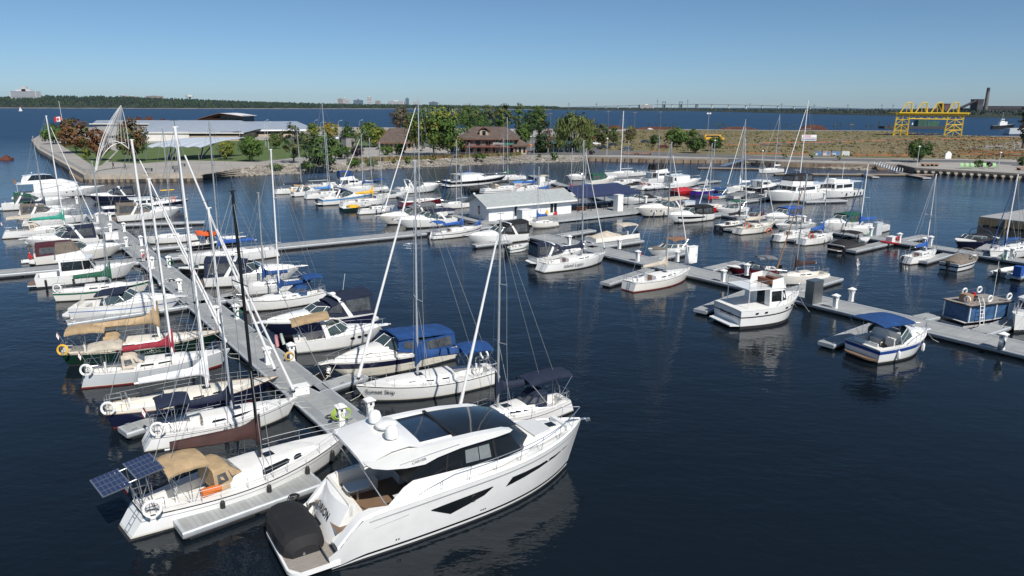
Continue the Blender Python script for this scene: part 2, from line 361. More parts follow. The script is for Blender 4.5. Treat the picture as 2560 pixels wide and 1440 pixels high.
def nm_basis(h, t, s):
    p, a, b, u, d = [Vector(h.pt(*q, s)) for q in ((t, .72), (t + .07, .72), (t - .07, .72), (t, .85), (t, .6))]; r = (b - a) * s; n = r.cross(u - d).normalized()
    return basis(p + n * .06, r, u - d)
def sail(label, sd, pos, **k):
    o, hd, L = place(pos); L = k.get('L', L); W = wmat(o, hd); B = k.get('B', L * .30 + .25)
    T = thing('sailboat', label, 'sailboat', o, hd, k.get('group', 'sailboats in the marina')); det = k.get('det', 1)
    fs = k.get('fs', .62 + .035 * L); fb = k.get('fb', fs + .28)
    h = Hull(L, B, fs, fb, k.get('tw', .62), .44, 1.9, k.get('rake', .75), k.get('trans', -.35), .12, .3, .10)
    hc = k.get('hull', 'white'); st = k.get('stripe'); bt = k.get('boot', 'bottom')
    bands = [(1, k.get('rub', hc)), (.955, hc)]
    if st: bands += [(k.get('sq', .9), st), (k.get('sq', .9) - k.get('sw', .05), hc)]
    if hc in ('white', 'ivory', 'greywhite'): bands += [(.2, 'scum')]
    bands += [(.12, k.get('bl', bt)), (.02, bt)]
    h.mesh(bands, T, n=18 if det else 12)
    c0, c1 = k.get('ck', (.05, .32)); dk = k.get('deck', 'nonskid')
    h.deck(dk, T, (c0, c1), floor=k.get('floor', 'nonskid'), cf=.55, depth=.42)
    # coachroof with its windows
    x0, x1 = c1 * L + .02, .80 * L; zf = lambda x: h.top(x)[2]; ch = k.get('ch', .36)
    wf = [(.66, .0), (.64, .35), (.54, .72), (.34, 1.)]
    bot, top = [], []
    for wk, f in wf:
        x = lerp(x0, x1, f); w = h.b(x / L) * wk; bot.append((x, w, zf(x) + .01)); hh = ch * (1 - .35 * f) * (1 if f < 1 else .25)
        top.append((x - (.18 if f == 1 else 0), w * (.86 if f < 1 else .7), zf(x) + hh))
    cb = Cab(bot, top, .07); cb.mesh('coachroof', k.get('cabc', hc if hc in ('white', 'cream', 'ivory', 'offwhite') else 'ivory'), T, dk)
    cb.win('cabin_window', T, k.get('wins', [[(.08, .35), (.27, .35), (.26, .75), (.09, .75)], [(.32, .35), (.5, .35), (.48, .72), (.33, .75)]]))
    for hx in (.56, .74) if det else ():
        x = hx * L; z = zf(x) + (.05 if hx > .7 else ch * .86 + .04); MB().box(x - .25, x + .25, -.25, .25, z, z + .05, 'glass').build('deck_hatch', T)
    # companionway and helm
    mb = MB(); x = x0 - .02; mb.slab([(x, .3, zf(x) - .3), (x, -.3, zf(x) - .3), (x, -.3, zf(x) + ch * .95), (x, .3, zf(x) + ch * .95)], .03, k.get('comp', 'mahog')); mb.build('companionway', T)
    if k.get('wheel', L > 8.6):
        mb = MB(); x = (c0 + .08) * L; z = h.z(.1) - .42; mb.tube([(x, 0, z), (x, 0, z + .95)], .07, 'pvc'); mb.torus((x - .1, 0, z + .95), .42, .018, 'steel', (1, 0, .2), 18, 4); mb.build('helm', T)
    # mast, boom, rig
    mt_ = k.get('mast', 'alu'); t0 = k.get('mxf')
    if t0 is None and 'mx' in k:
        lo, hi = .3, .85; A = lambda t: PR(W @ Vector((t * L, 0, h.z(t) + ch)))[0]
        inc = A(hi) > A(lo)
        for _ in range(30):
            m = (lo + hi) / 2
            if (A(m) < k['mx']) == inc: lo = m
            else: hi = m
        t0 = lo
    t0 = t0 or .58; mx = t0 * L; pb = W @ Vector((mx, 0, 1.2))
    mh = ztop(pb.x, pb.y, k['mt']) if 'mt' in k else k.get('mh', L * 1.3 + 1.2)
    mz = zf(mx) + ch * .6; r = k.get('mr', .045 + .0042 * L); rk = k.get('rk', .015) * mh
    mb = MB(); mb.tube([(mx, 0, mz - .3), (mx - rk * .5, 0, (mz + mh) / 2), (mx - rk, 0, mh)], r, mt_, 8, r * .8); mb.box(mx - rk - .12, mx - rk + .16, -.04, .04, mh, mh + .05, mt_)
    mst = mb.build('mast', T)
    if det:
        mb = MB(); mb.tube([(mx - rk, 0, mh), (mx - rk - .02, 0, mh + .45)], .012, 'dark', 4); mb.tube([(mx - rk - .25, 0, mh + .4), (mx - rk + .2, 0, mh + .4)], .012, 'dark', 4); mb.build('wind_vane', mst)
    sp = [.5] if mh < 12.5 else [.4, .68]; sw = B * .30
    for f in sp:
        for s in (-1, 1): MB().tube([(mx - rk * f, 0, mh * f + mz * .3), (mx - rk * f - .1, s * sw * (1.1 - f * .4), mh * f + mz * .3 + .06)], .03, mt_, 5).build('spreader', mst)
    wr = k.get('wr', .014); mb = MB(); bz = mz + k.get('bz', .85); bl = k.get('bl_', min(L * .40, mx - .3)); frac = k.get('frac', .97)
    xb_, zb_ = L - .12, h.z(1) + .05
    for s in (-1, 1):
        chn = (mx - .1, s * h.b(t0) * .93, zf(mx)); pts = [chn] + [(mx - rk * f - .1, s * sw * (1.1 - f * .4), mh * f + mz * .3 + .06) for f in sp] + [(mx - rk, 0, mh * .98)]
        mb.tube(pts, wr, 'wire', 4); mb.tube([(mx - .5, s * h.b(t0) * .92, zf(mx)), (mx - rk * sp[0], 0, mh * sp[0] + mz * .3)], wr, 'wire', 4)
    mb.tube([(.12, 0, h.z(0) + .1), (mx - rk, 0, mh)], wr, 'wire', 4); mb.tube([(xb_, 0, zb_), (mx - rk + .05, 0, mh * frac)], wr, 'wire', 4)
    if k.get('boom', 1): mb.tube([(mx - bl, 0, bz), (mx - rk, 0, mh * .97)], wr * .8, 'wire', 4)
    mb.build('rigging', T)
    if k.get('boom', 1):
        mb = MB(); mb.tube([(mx, 0, bz - .06), (mx - bl, 0, bz - .06)], .06, mt_ if mt_ != 'mblack' else 'mgrey', 6); bm_ = mb.build('boom', T)
        sc_ = sail_cover(T, mx, bz, bl, 'c_' + k['cover'], fat=k.get('fat', 1.), slope=k.get('slope', 0), collar=k.get('collar', .8)) if k.get('cover') else None
        if k.get('be'):                        # boom swung out so that its end lies over this place
            e = W.inverted() @ G(*k['be'], bz); aa = math.atan2(e.y, e.x - mx) - math.pi
            for ob_ in (bm_, sc_) if sc_ else (bm_,): ob_.rotation_euler.z = aa; ob_.location = (mx - mx * math.cos(aa), -mx * math.sin(aa), 0)
    if k.get('jib'):
        a, b = Vector((xb_ - .02, 0, zb_ + .25)), Vector((mx - rk + .05, 0, mh * frac)); a, b = a.lerp(b, .02), a.lerp(b, k.get('jl', .93)); rj = k.get('jr', .085)
        mb = MB(); mb.tube([a, a.lerp(b, .08), a.lerp(b, .5), b], rj, k['jib'], 7, rj * .45); mb.lathe([(.1, 0), (.13, .05), (.1, .14)], a - Vector((0, 0, .16)), 'dark', 8); mb.build('furled_headsail', T)
    if k.get('jibbag'):
        mb = MB(); mb.grid([[(L - .3 - 1.1 * f, w_ * math.sin(a), h.z(.95) + .55 - .35 * f + hh * math.cos(a)) for a in [2 * math.pi * j / 8 for j in range(8)]] for f, w_, hh in ((0, .06, .5), (.3, .16, .36), (.7, .18, .25), (1, .08, .12))], 'c_' + k['jibbag'], True, 'c_' + k['jibbag'], 'c_' + k['jibbag']); mb.build('bagged_headsail', T)
    # pulpit, pushpit, stanchions and lifelines
    mb = MB(); rr = .02
    for s in (-1, 1):
        ln = h.rail_line(.25, L - .55, s, .6, .07, 10); mb.tube(ln, .011, 'wire', 4); mb.tube([(a, b, c - .3) for a, b, c in ln], .009, 'wire', 4)
        for p in ln[::2]: mb.tube([(p[0], p[1], p[2] - .6), p], .014, 'steel', 4)
    mb.build('lifelines', T)
    mb = MB(); P = [h.rail_line(L - 1.2, L - .05, s, .62, .05, 4) for s in (-1, 1)]; z1 = h.z(1)
    mb.tube(P[0][:-1] + [(L + .1, 0, z1 + .66)] + P[1][:-1][::-1], rr, 'steel', 5)
    for pp in P:
        for p in (pp[0], pp[2]): mb.tube([(p[0], p[1], p[2] - .62), p], rr, 'steel', 4)
    mb.build('pulpit', T)
    mb = MB(); w = h.b(0) * .93; z0 = h.z(0); q = [(.9, w, z0 + .6), (.1, w, z0 + .62), (.0, w * .5, z0 + .62), (0, -w * .5, z0 + .62), (.1, -w, z0 + .62), (.9, -w, z0 + .6)]
    mb.tube(q, rr, 'steel', 5); mb.tube([(a, b, c - .3) for a, b, c in q], .014, 'steel', 4)
    for p in q: mb.tube([(p[0] + .02, p[1], z0), p], rr, 'steel', 4)
    mb.build('pushpit', T)
    if k.get('dodger'):
        dm = 'c_' + k['dodger']; w = h.b(c1) * .62; z = zf(x0); d = Cab([(x0 - .7, w, z + .05), (x0 + .2, w, z + .1), (x0 + .75, w * .8, z + ch)], [(x0 - .75, w * .92, z + ch + .55), (x0 - .1, w * .86, z + ch + .58), (x0 + .15, w * .72, z + ch + .48)], .10)
        dd = d.mesh('dodger', dm, T); d.fwin('dodger_window', dd, [[(-.85, .12), (-.08, .12), (-.08, .82), (-.8, .82)], [(.08, .12), (.85, .12), (.8, .82), (.08, .82)]], 'vinyl'); d.win('dodger_window', dd, [[(.1, .3), (.42, .35), (.42, .8), (.12, .8)], [(.55, .35), (.92, .3), (.9, .8), (.55, .8)]], 'vinyl')
    if k.get('bimini'):
        bx = k.get('bx', (c0 * L - .1, c1 * L - .55)); bimini(T, bx[0], bx[1], h.b(.12) * .86, h.z(.1) + k.get('bimz', 1.75), 'c_' + k['bimini'], .2, legs=h.z(.1))
    if k.get('flag'): flag(T, (.1, h.b(0) * .4, h.z(0) + .5))
    if k.get('ob'): outboard(T, -.05, .35, .55, .75)
    if k.get('rudder'):
        mb = MB(); mb.slab([(-.05, 0, -.3), (-.45, 0, -.3), (-.4, 0, .5), (-.12, 0, h.z(0) + .1), (-.02, 0, h.z(0) + .1)], .06, 'white'); mb.build('rudder', T)
    if k.get('ladder', det):
        mb = MB(); y0 = -.15
        for yy in (y0 - .17, y0 + .17): mb.tube([(k.get('trans', -.35) * .8 - .06, yy, .2), (-.06, yy, h.z(0))], .018, 'steel', 4)
        for j in range(4): f = j / 3; mb.tube([(k.get('trans', -.35) * .8 * (1 - f) - .06, y0 - .17, lerp(.25, h.z(0), f)), (k.get('trans', -.35) * .8 * (1 - f) - .06, y0 + .17, lerp(.25, h.z(0), f))], .015, 'steel', 4)
        mb.build('boarding_ladder', T)
    if k.get('toe'):
        mb = MB()
        for s in (-1, 1): mb.tube(h.rail_line(0, L - .03, s, .03, .01, 14), .035, k['toe'], 4)
        mb.build('toe_rail', T)
    extras(W, h, L, sd, k)
    if k.get('name'): text_mesh(k['name'], k.get('ns', .3), k.get('nc', 'blackgel'), 'boat_name', T, nm_basis(h, k.get('nt', .8), k.get('nside', 1)))
    BOATS.append((T, W, h, sd)); return T, W, h
def glassframe(cb, T, panes=3, m='glassg', sides=True, fr='white'):
    g = cb.mesh('windshield', m, T, noroof=True); mb = MB(); n = len(cb.bot)
    for s in (-1, 1):
        mb.tube([cb.S(i / (n - 1), 1, s) for i in range(n)], .03, fr, 4)
        for i in range(n): mb.tube([cb.S(i / (n - 1), 0, s), cb.S(i / (n - 1), 1, s)], .025, fr, 4)
    mb.tube([cb.S(1, 1, 1), cb.S(1, 1, -1)], .03, fr, 4); mb.build('windshield_frame', T); return g
def bow_rail(h, T, x0=.5, hgt=.55, n=5):
    mb = MB(); L = h.L; P = [h.rail_line(x0 * L, L * .985, s, hgt, .08, n) for s in (1, -1)]
    P[0][0] = (P[0][0][0] - .3, P[0][0][1], P[0][0][2] - hgt + .05); P[1][0] = (P[1][0][0] - .3, P[1][0][1], P[1][0][2] - hgt + .05)
    mb.tube(P[0] + [(L + .12, 0, P[0][-1][2] + .02)] + P[1][::-1], .02, 'steel', 5)
    for pp in P:
        for p in pp[1:]: mb.tube([(p[0] - .06, p[1], p[2] - hgt), p], .017, 'steel', 4)
    return mb.build('bow_rail', T)
def arch(T, x, w, z0, z1, lean, m='white', name='radar_arch', wid=.45):
    mb = MB(); path = [(x, w, z0), (x + lean * .55, w * .98, lerp(z0, z1, .55)), (x + lean * .95, w * .86, z1 - .06), (x + lean, w * .6, z1)]
    path = path + [(x + lean, 0, z1 + .03)] + [(a, -b, c) for a, b, c in path[::-1]]; rows = []
    for i, (a, b, c) in enumerate(path):
        f = wid * (1 if i in (0, len(path) - 1) else .75); y = b; iy = .1 if abs(b) > w * .7 else 0; dz = 0 if abs(b) > w * .7 else .1; s = 1 if b >= 0 else -1
        rows.append([(a - f / 2, b, c), (a + f / 2, b, c), (a + f / 2 - .03, b - s * iy, c - dz), (a - f / 2 + .03, b - s * iy, c - dz)])
    mb.grid(rows, m, True, m, m); return mb.build(name, T, 30)
def express(label, sd, pos, **k):
    """sport cruiser: foredeck, windshield, radar arch, canvas, swim platform"""
    o, hd, L = place(pos); L = k.get('L', L); pl = k.get('plat', .075) * L; LH = L - pl; W = wmat(o, hd); B = k.get('B', LH * .28 + .5)
    T = thing(k.get('nm', 'cabin_cruiser'), label, k.get('cat', 'motorboat'), o, hd, k.get('group', 'motor cruisers in the marina')); W2 = W @ Matrix.Translation((pl, 0, 0))
    fs = k.get('fs', .55 + .05 * L); fb = k.get('fb', fs + .035 * L + .1)
    h = Hull(LH, B, fs, fb, .9, .36, 2.3, k.get('rake', .17 * LH), .12, .12, .55, .0, 1.3)
    hc = k.get('hull', 'white'); up_ = k.get('topc', 'white'); sq, sw = k.get('sq', .8), k.get('sw', .12)
    bands = [(1, up_), (.93, k.get('rub', hc))]
    if k.get('stripe'): bands += [(sq, k['stripe']), (sq - sw, hc)]
    else: bands += [(.88, hc)]
    bands += [(.2, 'scum')] if hc == 'white' else []
    bands += [(.13, k.get('boot', 'bottom')), (.04, 'bottom')]
    hu = h.mesh(bands, T); dk = h.deck(up_ if up_ == 'cream' else 'nonskid', T, (.05, .45), floor=k.get('floor', 'nonskidg'), cf=.78, depth=.55)
    for q in (hu, dk): q.location.x = pl
    X = lambda f: pl + f * LH; Z = lambda f: h.z(f)
    if pl > .05:
        mb = MB(); w = h.b(0) * .95; mb.prism([(0.15, -w * .75), (0.0, -w * .5), (0, w * .5), (.15, w * .75), (pl, w), (pl, -w)], .28, .40, k.get('pm', 'white'), k.get('pm', 'nonskid')); mb.build('swim_platform', T)
    # foredeck trunk with side windows
    ch = k.get('ch', .055 * L * .75 + .05); fr = [(.86, .38), (.80, .55), (.68, .7), (.48, .83), (.22, .93)]
    bot = [(X(f), h.b(f) * wk, Z(f)) for wk, f in fr]; hs = [1, .95, .8, .5, .1]
    top = [(X(f) - .06, h.b(f) * wk * .8, Z(f) + ch * q) for (wk, f), q in zip(fr, hs)]
    cb = Cab(bot, top, .09 + .01 * L); cb.mesh('foredeck', up_, T)
    ww = k.get('wins', 'dark')
    if ww == 'dark': cb.win('cabin_window', T, [[(.02, .25), (.62, .3), (.5, .8), (.1, .85)]])
    elif ww == 'port':
        for s in (-1, 1):
            for f in (.62, .7, .78): p = Vector(h.pt(f, .72, s)) + Vector((pl, 0, 0)); MB().slab([p + Vector((.2 * math.cos(a), .035 * s, .09 * math.sin(a))) for a in [2 * math.pi * j / 10 for j in range(10)]], .02, 'glass').build('porthole', T)
    elif ww == 'bandlow':
        for s in (-1, 1):
            mb = MB(); rows = [[Vector(h.pt(f, q, s)) + Vector((pl, .02 * s, 0)) for q in (.80 - .1 * abs(f - .6), .5 + .2 * abs(f - .6))] for f in (.25, .35, .5, .62, .74, .84)]; mb.grid(rows, 'glass'); mb.build('hull_window', T)
    mb = MB(); x = X(.72); z = Z(.72) + ch * .78 + .1; mb.box(x - .25, x + .25, -.25, .25, z, z + .04, 'glass'); mb.build('deck_hatch', T)
    # windshield
    wh = k.get('wh', .5 + .02 * L); f0, f1, f2 = .34, .5, .6; sw_ = k.get('wrk', .09) * L
    b_ = [(X(f0), h.b(f0) * .86, Z(f0) + .1), (X(f1), h.b(f1) * .82, Z(f1) + ch * .8), (X(f2), h.b(f2) * .5, Z(f2) + ch * .95)]
    t_ = [(X(f0) - .15, h.b(f0) * .8, Z(f1) + wh * .9), (X(f1) - sw_ * .7, h.b(f1) * .72, Z(f1) + ch * .8 + wh), (X(f2) - sw_, h.b(f2) * .42, Z(f1) + ch * .8 + wh)]
    wsd = Cab(b_, t_, .05); glassframe(wsd, T, m=k.get('gm', 'glassg'), fr=k.get('wfr', 'white'))
    # seats, helm
    mb = MB(); z = Z(.2) - .53; w = h.b(.2) * .6
    mb.box(X(.06), X(.13), -w, w, z, z + .45, 'ivory'); mb.box(X(.05), X(.065), -w, w, z + .45, z + .8, 'ivory'); mb.build('stern_bench', T); mb = MB(); mb.box(X(.34), X(.40), -w, -w * .25, z, z + .75, 'ivory'); mb.box(X(.30), X(.335), -w, -w * .3, z + .35, z + .95, 'ivory'); mb.build('helm_seat', T); mb = MB(); mb.box(X(.30), X(.4), w * .2, w, z, z + .6, 'ivory'); mb.build('side_seat', T)
    az = Z(.3) + k.get('ah', .75 + .09 * L)
    if k.get('arch', 1):
        ar = arch(T, X(k.get('ax', .22)), h.b(.25) * .96, Z(.25) - .05, az, k.get('alean', .1 * L), k.get('archc', up_))
        if k.get('radar'): mb = MB(); mb.lathe([(.02, 0), (.28, .02), (.3, .12), (.2, .2), (.02, .22)], (X(.22) + k.get('alean', .1 * L), 0, az + .04), 'pvc', 12); mb.build('radar_dome', T)
    cn = k.get('canvas')
    if cn:
        cm = 'c_' + cn; cx0, cx1 = k.get('cx', (.03, .46)); w = h.b(.25) * .88; zt = az + k.get('cz', .06)
        bimini(T, X(cx0), X(cx1), w, zt, cm, .16, 'canopy', x1z=k.get('cz1', Z(.5) + ch * .8 + wh + .1), endrop=.05, legs=None if k.get('encl') else Z(.2))
        if k.get('encl'):
            e = Cab([(X(cx0 - .01), w * 1.02, Z(.1) + .02), (X(.3), w * 1.02, Z(.3) + .05), (X(f1), w * .98, Z(f1) + ch * .6)], [(X(cx0), w * .98, zt - .08), (X(.3), w * .98, zt - .12), (X(cx1) - .1, w * .9, k.get('cz1', Z(.5) + ch * .8 + wh + .1) - .1)], .02)
            en = e.mesh('canopy_side', cm, T, noroof=True); e.win('canopy_window', en, [[(.06, .18), (.44, .2), (.44, .85), (.07, .85)], [(.52, .22), (.9, .35), (.88, .82), (.53, .85)]], 'vinyl', off=.03); e.fwin('canopy_window', en, [[(-.9, .15), (.9, .15), (.9, .85), (-.9, .85)]], 'vinyl', True, .03)
            mb = MB(); mb.slab([e.Fc(a, v, 0, True) for a, v in ((-1, 0), (1, 0), (1, 1), (-1, 1))], .02, cm); mb.build('canopy_back', T)
    if k.get('rail', 1):
        br = bow_rail(h, T, .42); br.location.x = pl
    if k.get('pulp', 1):
        mb = MB(); z = h.z(1); mb.prism([(X(.93), -.28), (X(1.04), -.2), (X(1.05), 0), (X(1.04), .2), (X(.93), .28)], z - .0, z + .08, up_); mb.tube([(X(1.0), 0, z + .1), (X(1.075), 0, z + .02)], .05, 'steel', 5); mb.build('bow_pulpit', T)
    if k.get('obm'):
        for y in k['obm']: outboard(T, pl * .6, y, .7, 1., k.get('obc', 'blackgel'))
    if k.get('tn'): text_mesh(k['tn'], k.get('ns', .3), k.get('nc', 'blackgel'), 'boat_name', T, basis((pl + h.trans * .4 - .03, 0, fs * .7), (0, -1, 0), (0, 0, 1)))
    if k.get('ant'):
        mb = MB(); mb.tube([(X(.2), -h.b(.2) * .9, Z(.2)), (X(.2) - .6, -h.b(.2) * .9, Z(.2) + 3.2)], .018, 'pvc', 4); mb.build('antenna', T)
    if k.get('flag'): flag(T, (pl, 0, fs))
    extras(W2, h, LH, sd, k); BOATS.append((T, W2, h, sd)); return T, W2, h
def runabout(label, sd, pos, **k):
    """small open boat: cover or bimini, low windshield"""
    o, hd, L = place(pos); L = k.get('L', L); W = wmat(o, hd); B = k.get('B', L * .3 + .4); T = thing(k.get('nm', 'speedboat'), label, 'speedboat', o, hd, 'small speedboats in the marina')
    fs = k.get('fs', .55 + .02 * L); fb = fs + .3
    h = Hull(L, B, fs, fb, .92, .4, 2.6, .13 * L, .1, .12, .5, 0, 1.3); hc = k.get('hull', 'white')
    h.mesh([(1, k.get('topc', 'white')), (.9, hc)] + ([(.7, k['stripe']), (.5, hc)] if k.get('stripe') else []) + [(.1, 'bottom')], T, n=14)
    h.deck(k.get('dk', 'nonskid'), T, (.06, .62), floor='nonskidg', cf=.8, depth=.45, n=12)
    if k.get('cover'):
        m = 'c_' + k['cover']; hh = k.get('covh', .35); rows = []
        a0, a1 = k.get('cov', (.02, .72))
        for i in range(11):
            f = lerp(a0, a1, i / 10); w = h.b(f) * 1.0; z = h.z(f) + .05; g = i / 10; pk = hh * (math.sin(math.pi * min(1, g * 1.05 + .05)) ** .7) * (1 + .25 * math.sin(g * 9))
            rows.append([(f * L, -w - .02, z - .12)] + [(f * L, w * j / 3, z + pk * (1 - (abs(j) / 3) ** 1.7)) for j in range(-3, 4)] + [(f * L, w + .02, z - .12)])
        mb = MB(); mb.grid(rows, m); mb.face(rows[0], m); mb.face(rows[-1], m); mb.build('boat_cover', T, 60)
    else:
        mb = MB(); z = h.z(.2) - .43; w = h.b(.2) * .7; [MB().box(a * L, b * L, c * w, d * w, z, z + e, k.get('seat', 'ivory')).build('seat', T) for a, b, c, d, e in ((.08, .16, -1, 1, .5), (.33, .42, .25, 1, .6), (.33, .42, -1, -.25, .6))]
    if k.get('ws', 1):
        w1 = h.b(.55); c = Cab([(.42 * L, w1 * .9, h.z(.5)), (.56 * L, w1 * .85, h.z(.55) + .05), (.66 * L, w1 * .3, h.z(.6) + .08)], [(.40 * L, w1 * .86, h.z(.5) + .38), (.5 * L, w1 * .75, h.z(.5) + .5), (.57 * L, w1 * .25, h.z(.5) + .5)], .03); glassframe(c, T, fr=k.get('wfr', 'alu'))
    if k.get('bimini'): b0, b1 = k.get('bx', (.12, .5)); bimini(T, b0 * L, b1 * L, h.b(.3) * .85, fs + k.get('bh', 1.35), 'c_' + k['bimini'], .15, legs=fs)
    if k.get('hoop'):
        b0 = k.get('hx', .25) * L; mb = MB(); mb.grid([[(b0 + .3 * math.sin(a_) + dx, h.b(.3) * .95 * math.cos(a_), fs + .1 + (k.get('bh', 1.25)) * abs(math.sin(a_)) ** .5 + dz) for a_ in [math.pi * j / 10 for j in range(11)]] for dx, dz in ((0, 0), (.12, .08), (.24, 0))], 'c_' + k['hoop']); mb.build('folded_bimini', T, 60)
    if k.get('tower'): arch(T, .38 * L, h.b(.4) * .95, fs, fs + 1.3, .35, k['tower'], 'wake_tower', .12)
    if k.get('ob'): outboard(T, 0, 0, .6, 1.0, k.get('obc', 'blackgel'))
    if k.get('rail'): bow_rail(h, T, .6, .4)
    if k.get('pf'): mb = MB(); w = h.b(0) * .85; mb.prism([(-.55, -w * .7), (-.55, w * .7), (0, w), (0, -w)], .25, .33, 'white', k['pf']); mb.build('swim_platform', T)
    extras(W, h, L, sd, k); BOATS.append((T, W, h, sd)); return T, W, h
def fly(label, sd, pos, **k):
    """cruiser with a deckhouse, and a flybridge if asked for"""
    o, hd, L = place(pos); L = k.get('L', L); W = wmat(o, hd); B = k.get('B', L * .26 + .8); T = thing(k.get('nm', 'flybridge_cruiser'), label, 'motor yacht', o, hd, k.get('group', 'motor cruisers in the marina'))
    fs = k.get('fs', .7 + .04 * L); fb = k.get('fb', fs + .6); h = Hull(L, B, fs, fb, .9, .4, 2.4, k.get('rake', .14 * L), .1, .08, .5, .05, 1.8); hc = k.get('hull', 'white')
    bands = [(1, k.get('rub', hc)), (.94, hc)]
    if k.get('stripe'): bands += [(k.get('sq', .9), k['stripe']), (k.get('sq', .9) - k.get('sw', .08), hc)]
    h.mesh(bands + [(.16, k.get('boot', 'bottom')), (.04, 'bottom')], T); ck = k.get('ck', (.03, .25)); h.deck('nonskid', T, ck, cf=.8, depth=.45, floor=k.get('floor', 'nonskidg'))
    X = lambda f: f * L; hx0, hx1 = k.get('house', (.26, .68)); hh = k.get('hh', 1.5); w = h.b(.45) * k.get('hw', .78); z = h.z(.45) - .05; uc = k.get('topc', 'white'); rkk = k.get('wr', .45)
    bot = [(X(hx0), w, z), (X(lerp(hx0, hx1, .6)), w, z), (X(hx1) - .1, w * .9, z + .03), (X(hx1) + .15, w * .55, z + .05)]
    top = [(X(hx0), w * .93, z + hh), (X(lerp(hx0, hx1, .6)), w * .93, z + hh), (X(hx1) - .1 - rkk * hh * .8, w * .84, z + hh), (X(hx1) + .15 - rkk * hh, w * .5, z + hh)]
    cb = Cab(bot, top, .07); cb.mesh('deckhouse', uc, T)
    sw = k.get('swin', [[(.04, .42), (.3, .42), (.3, .85), (.04, .85)], [(.33, .42), (.6, .42), (.6, .85), (.33, .85)]]); cb.win('side_window', T, sw, k.get('gm', 'glass'))
    cb.win('windshield', T, [[(.69, .42), (.98, .42), (.98, .9), (.70, .9)]], k.get('gm', 'glass')); cb.fwin('front_windshield', T, [[(-.9, .42), (-.06, .42), (-.06, .9), (-.9, .9)], [(.06, .42), (.9, .42), (.9, .9), (.06, .9)]], k.get('gm', 'glass')); cb.fwin('cabin_door', T, [[(-.6, .05), (.0, .05), (.0, .9), (-.6, .9)]], 'glass', True)
    if k.get('fdeck', 1):                     # foredeck trunk
        fr = [(.62, hx1 - .02), (.5, .8), (.25, .9)]; Cab([(X(f), h.b(f) * q, h.z(f)) for q, f in fr], [(X(f) - .1, h.b(f) * q * .8, h.z(f) + .32 * r) for (q, f), r in zip(fr, (1, .8, .15))], .08).mesh('foredeck_trunk', uc, T)
    ro = k.get('over', (hx0 - .16, hx1 - rkk * hh / L + .02)); zr = z + hh + .05
    mb = MB(); n = 5; mb.prism([(X(ro[0]), -w * .92), (X(ro[1]) - .3, -w * .92), (X(ro[1]), -w * .6), (X(ro[1]), w * .6), (X(ro[1]) - .3, w * .92), (X(ro[0]), w * .92)], zr, zr + .09, uc); mb.build('roof', T)
    if ro[0] < hx0 - .05:
        for s in (-1, 1): MB().tube([(X(ro[0]) + .15, s * w * .85, h.z(.1)), (X(ro[0]) + .15, s * w * .85, zr)], .035, uc, 6).build('roof_post', T)
    if k.get('fb_'):
        f0, f1 = k['fb_']; zz = zr + .09; fh = k.get('fbh', .75); w2 = w * .84
        c2 = Cab([(X(f0), w2, zz), (X(lerp(f0, f1, .7)), w2, zz), (X(f1), w2 * .72, zz)], [(X(f0) + .05, w2 * .96, zz + fh * .8), (X(lerp(f0, f1, .7)) - .1, w2 * .95, zz + fh), (X(f1) - .35, w2 * .66, zz + fh)], -.02)
        c2.mesh('flybridge', uc, T, noroof=True); mb = MB(); mb.box(X(f0), X(f1) - .5, -w2 * .85, w2 * .85, zz, zz + .03, 'nonskid'); mb.build('bridge_floor', T); MB().box(X(f0) + .3, X(f0) + .8, -w2 * .6, w2 * .6, zz + .03, zz + .5, k.get('seat', 'ivory')).build('bridge_bench', T); MB().box(X(f1) - 1.2, X(f1) - .8, -w2 * .5, w2 * .2, zz + .03, zz + .7, k.get('seat', 'ivory')).build('helm_seat', T)
        if k.get('fbglass'): glassframe(Cab([(X(lerp(f0, f1, .5)), w2 * .94, zz + fh), (X(f1) - .35, w2 * .64, zz + fh)], [(X(lerp(f0, f1, .5)), w2 * .9, zz + fh + .1), (X(f1) - .6, w2 * .6, zz + fh + .35)], 0), T, m='glass')
        if k.get('fbcan'):
            e = Cab([(X(f0), w2 * .97, zz + fh * .7), (X(lerp(f0, f1, .7)), w2 * .97, zz + fh), (X(f1) - .4, w2 * .66, zz + fh)], [(X(f0) + .1, w2 * .9, zz + k.get('cant', 1.9)), (X(lerp(f0, f1, .7)) - .2, w2 * .88, zz + k.get('cant', 1.9)), (X(f1) - .8, w2 * .6, zz + k.get('cant', 1.9) - .1)], .12)
            en = e.mesh('bridge_canopy', 'c_' + k['fbcan'], T)
            if k.get('fbcw', 1): e.win('canopy_window', en, k.get('fbwin', [[(.05, .2), (.3, .2), (.3, .85), (.06, .85)], [(.36, .2), (.62, .2), (.62, .85), (.36, .85)], [(.7, .2), (.96, .2), (.94, .85), (.7, .85)]]), k.get('fbgl', 'vinyl')); e.fwin('canopy_window', en, [[(-.92, .15), (.92, .15), (.9, .85), (-.9, .85)]], 'vinyl')
        if k.get('fbarch'): arch(T, X(f0) + .3, w2, zz, zz + 1.5, -.4, uc)
        mb = MB()
        for s in (-1, 1):
            mb.tube([(X(ro[0]) + .1, s * w * .85, zr + .7), (X(f0), s * w * .85, zr + .8)], .02, 'steel', 4)
            for j in range(3): x = lerp(X(ro[0]) + .1, X(f0), j / 2); mb.tube([(x, s * w * .85, zr + .05), (x, s * w * .85, zr + .75)], .018, 'steel', 4)
        mb.tube([(X(ro[0]) + .1, w * .85, zr + .7), (X(ro[0]) + .1, -w * .85, zr + .7)], .02, 'steel', 4); mb.build('bridge_rail', T)
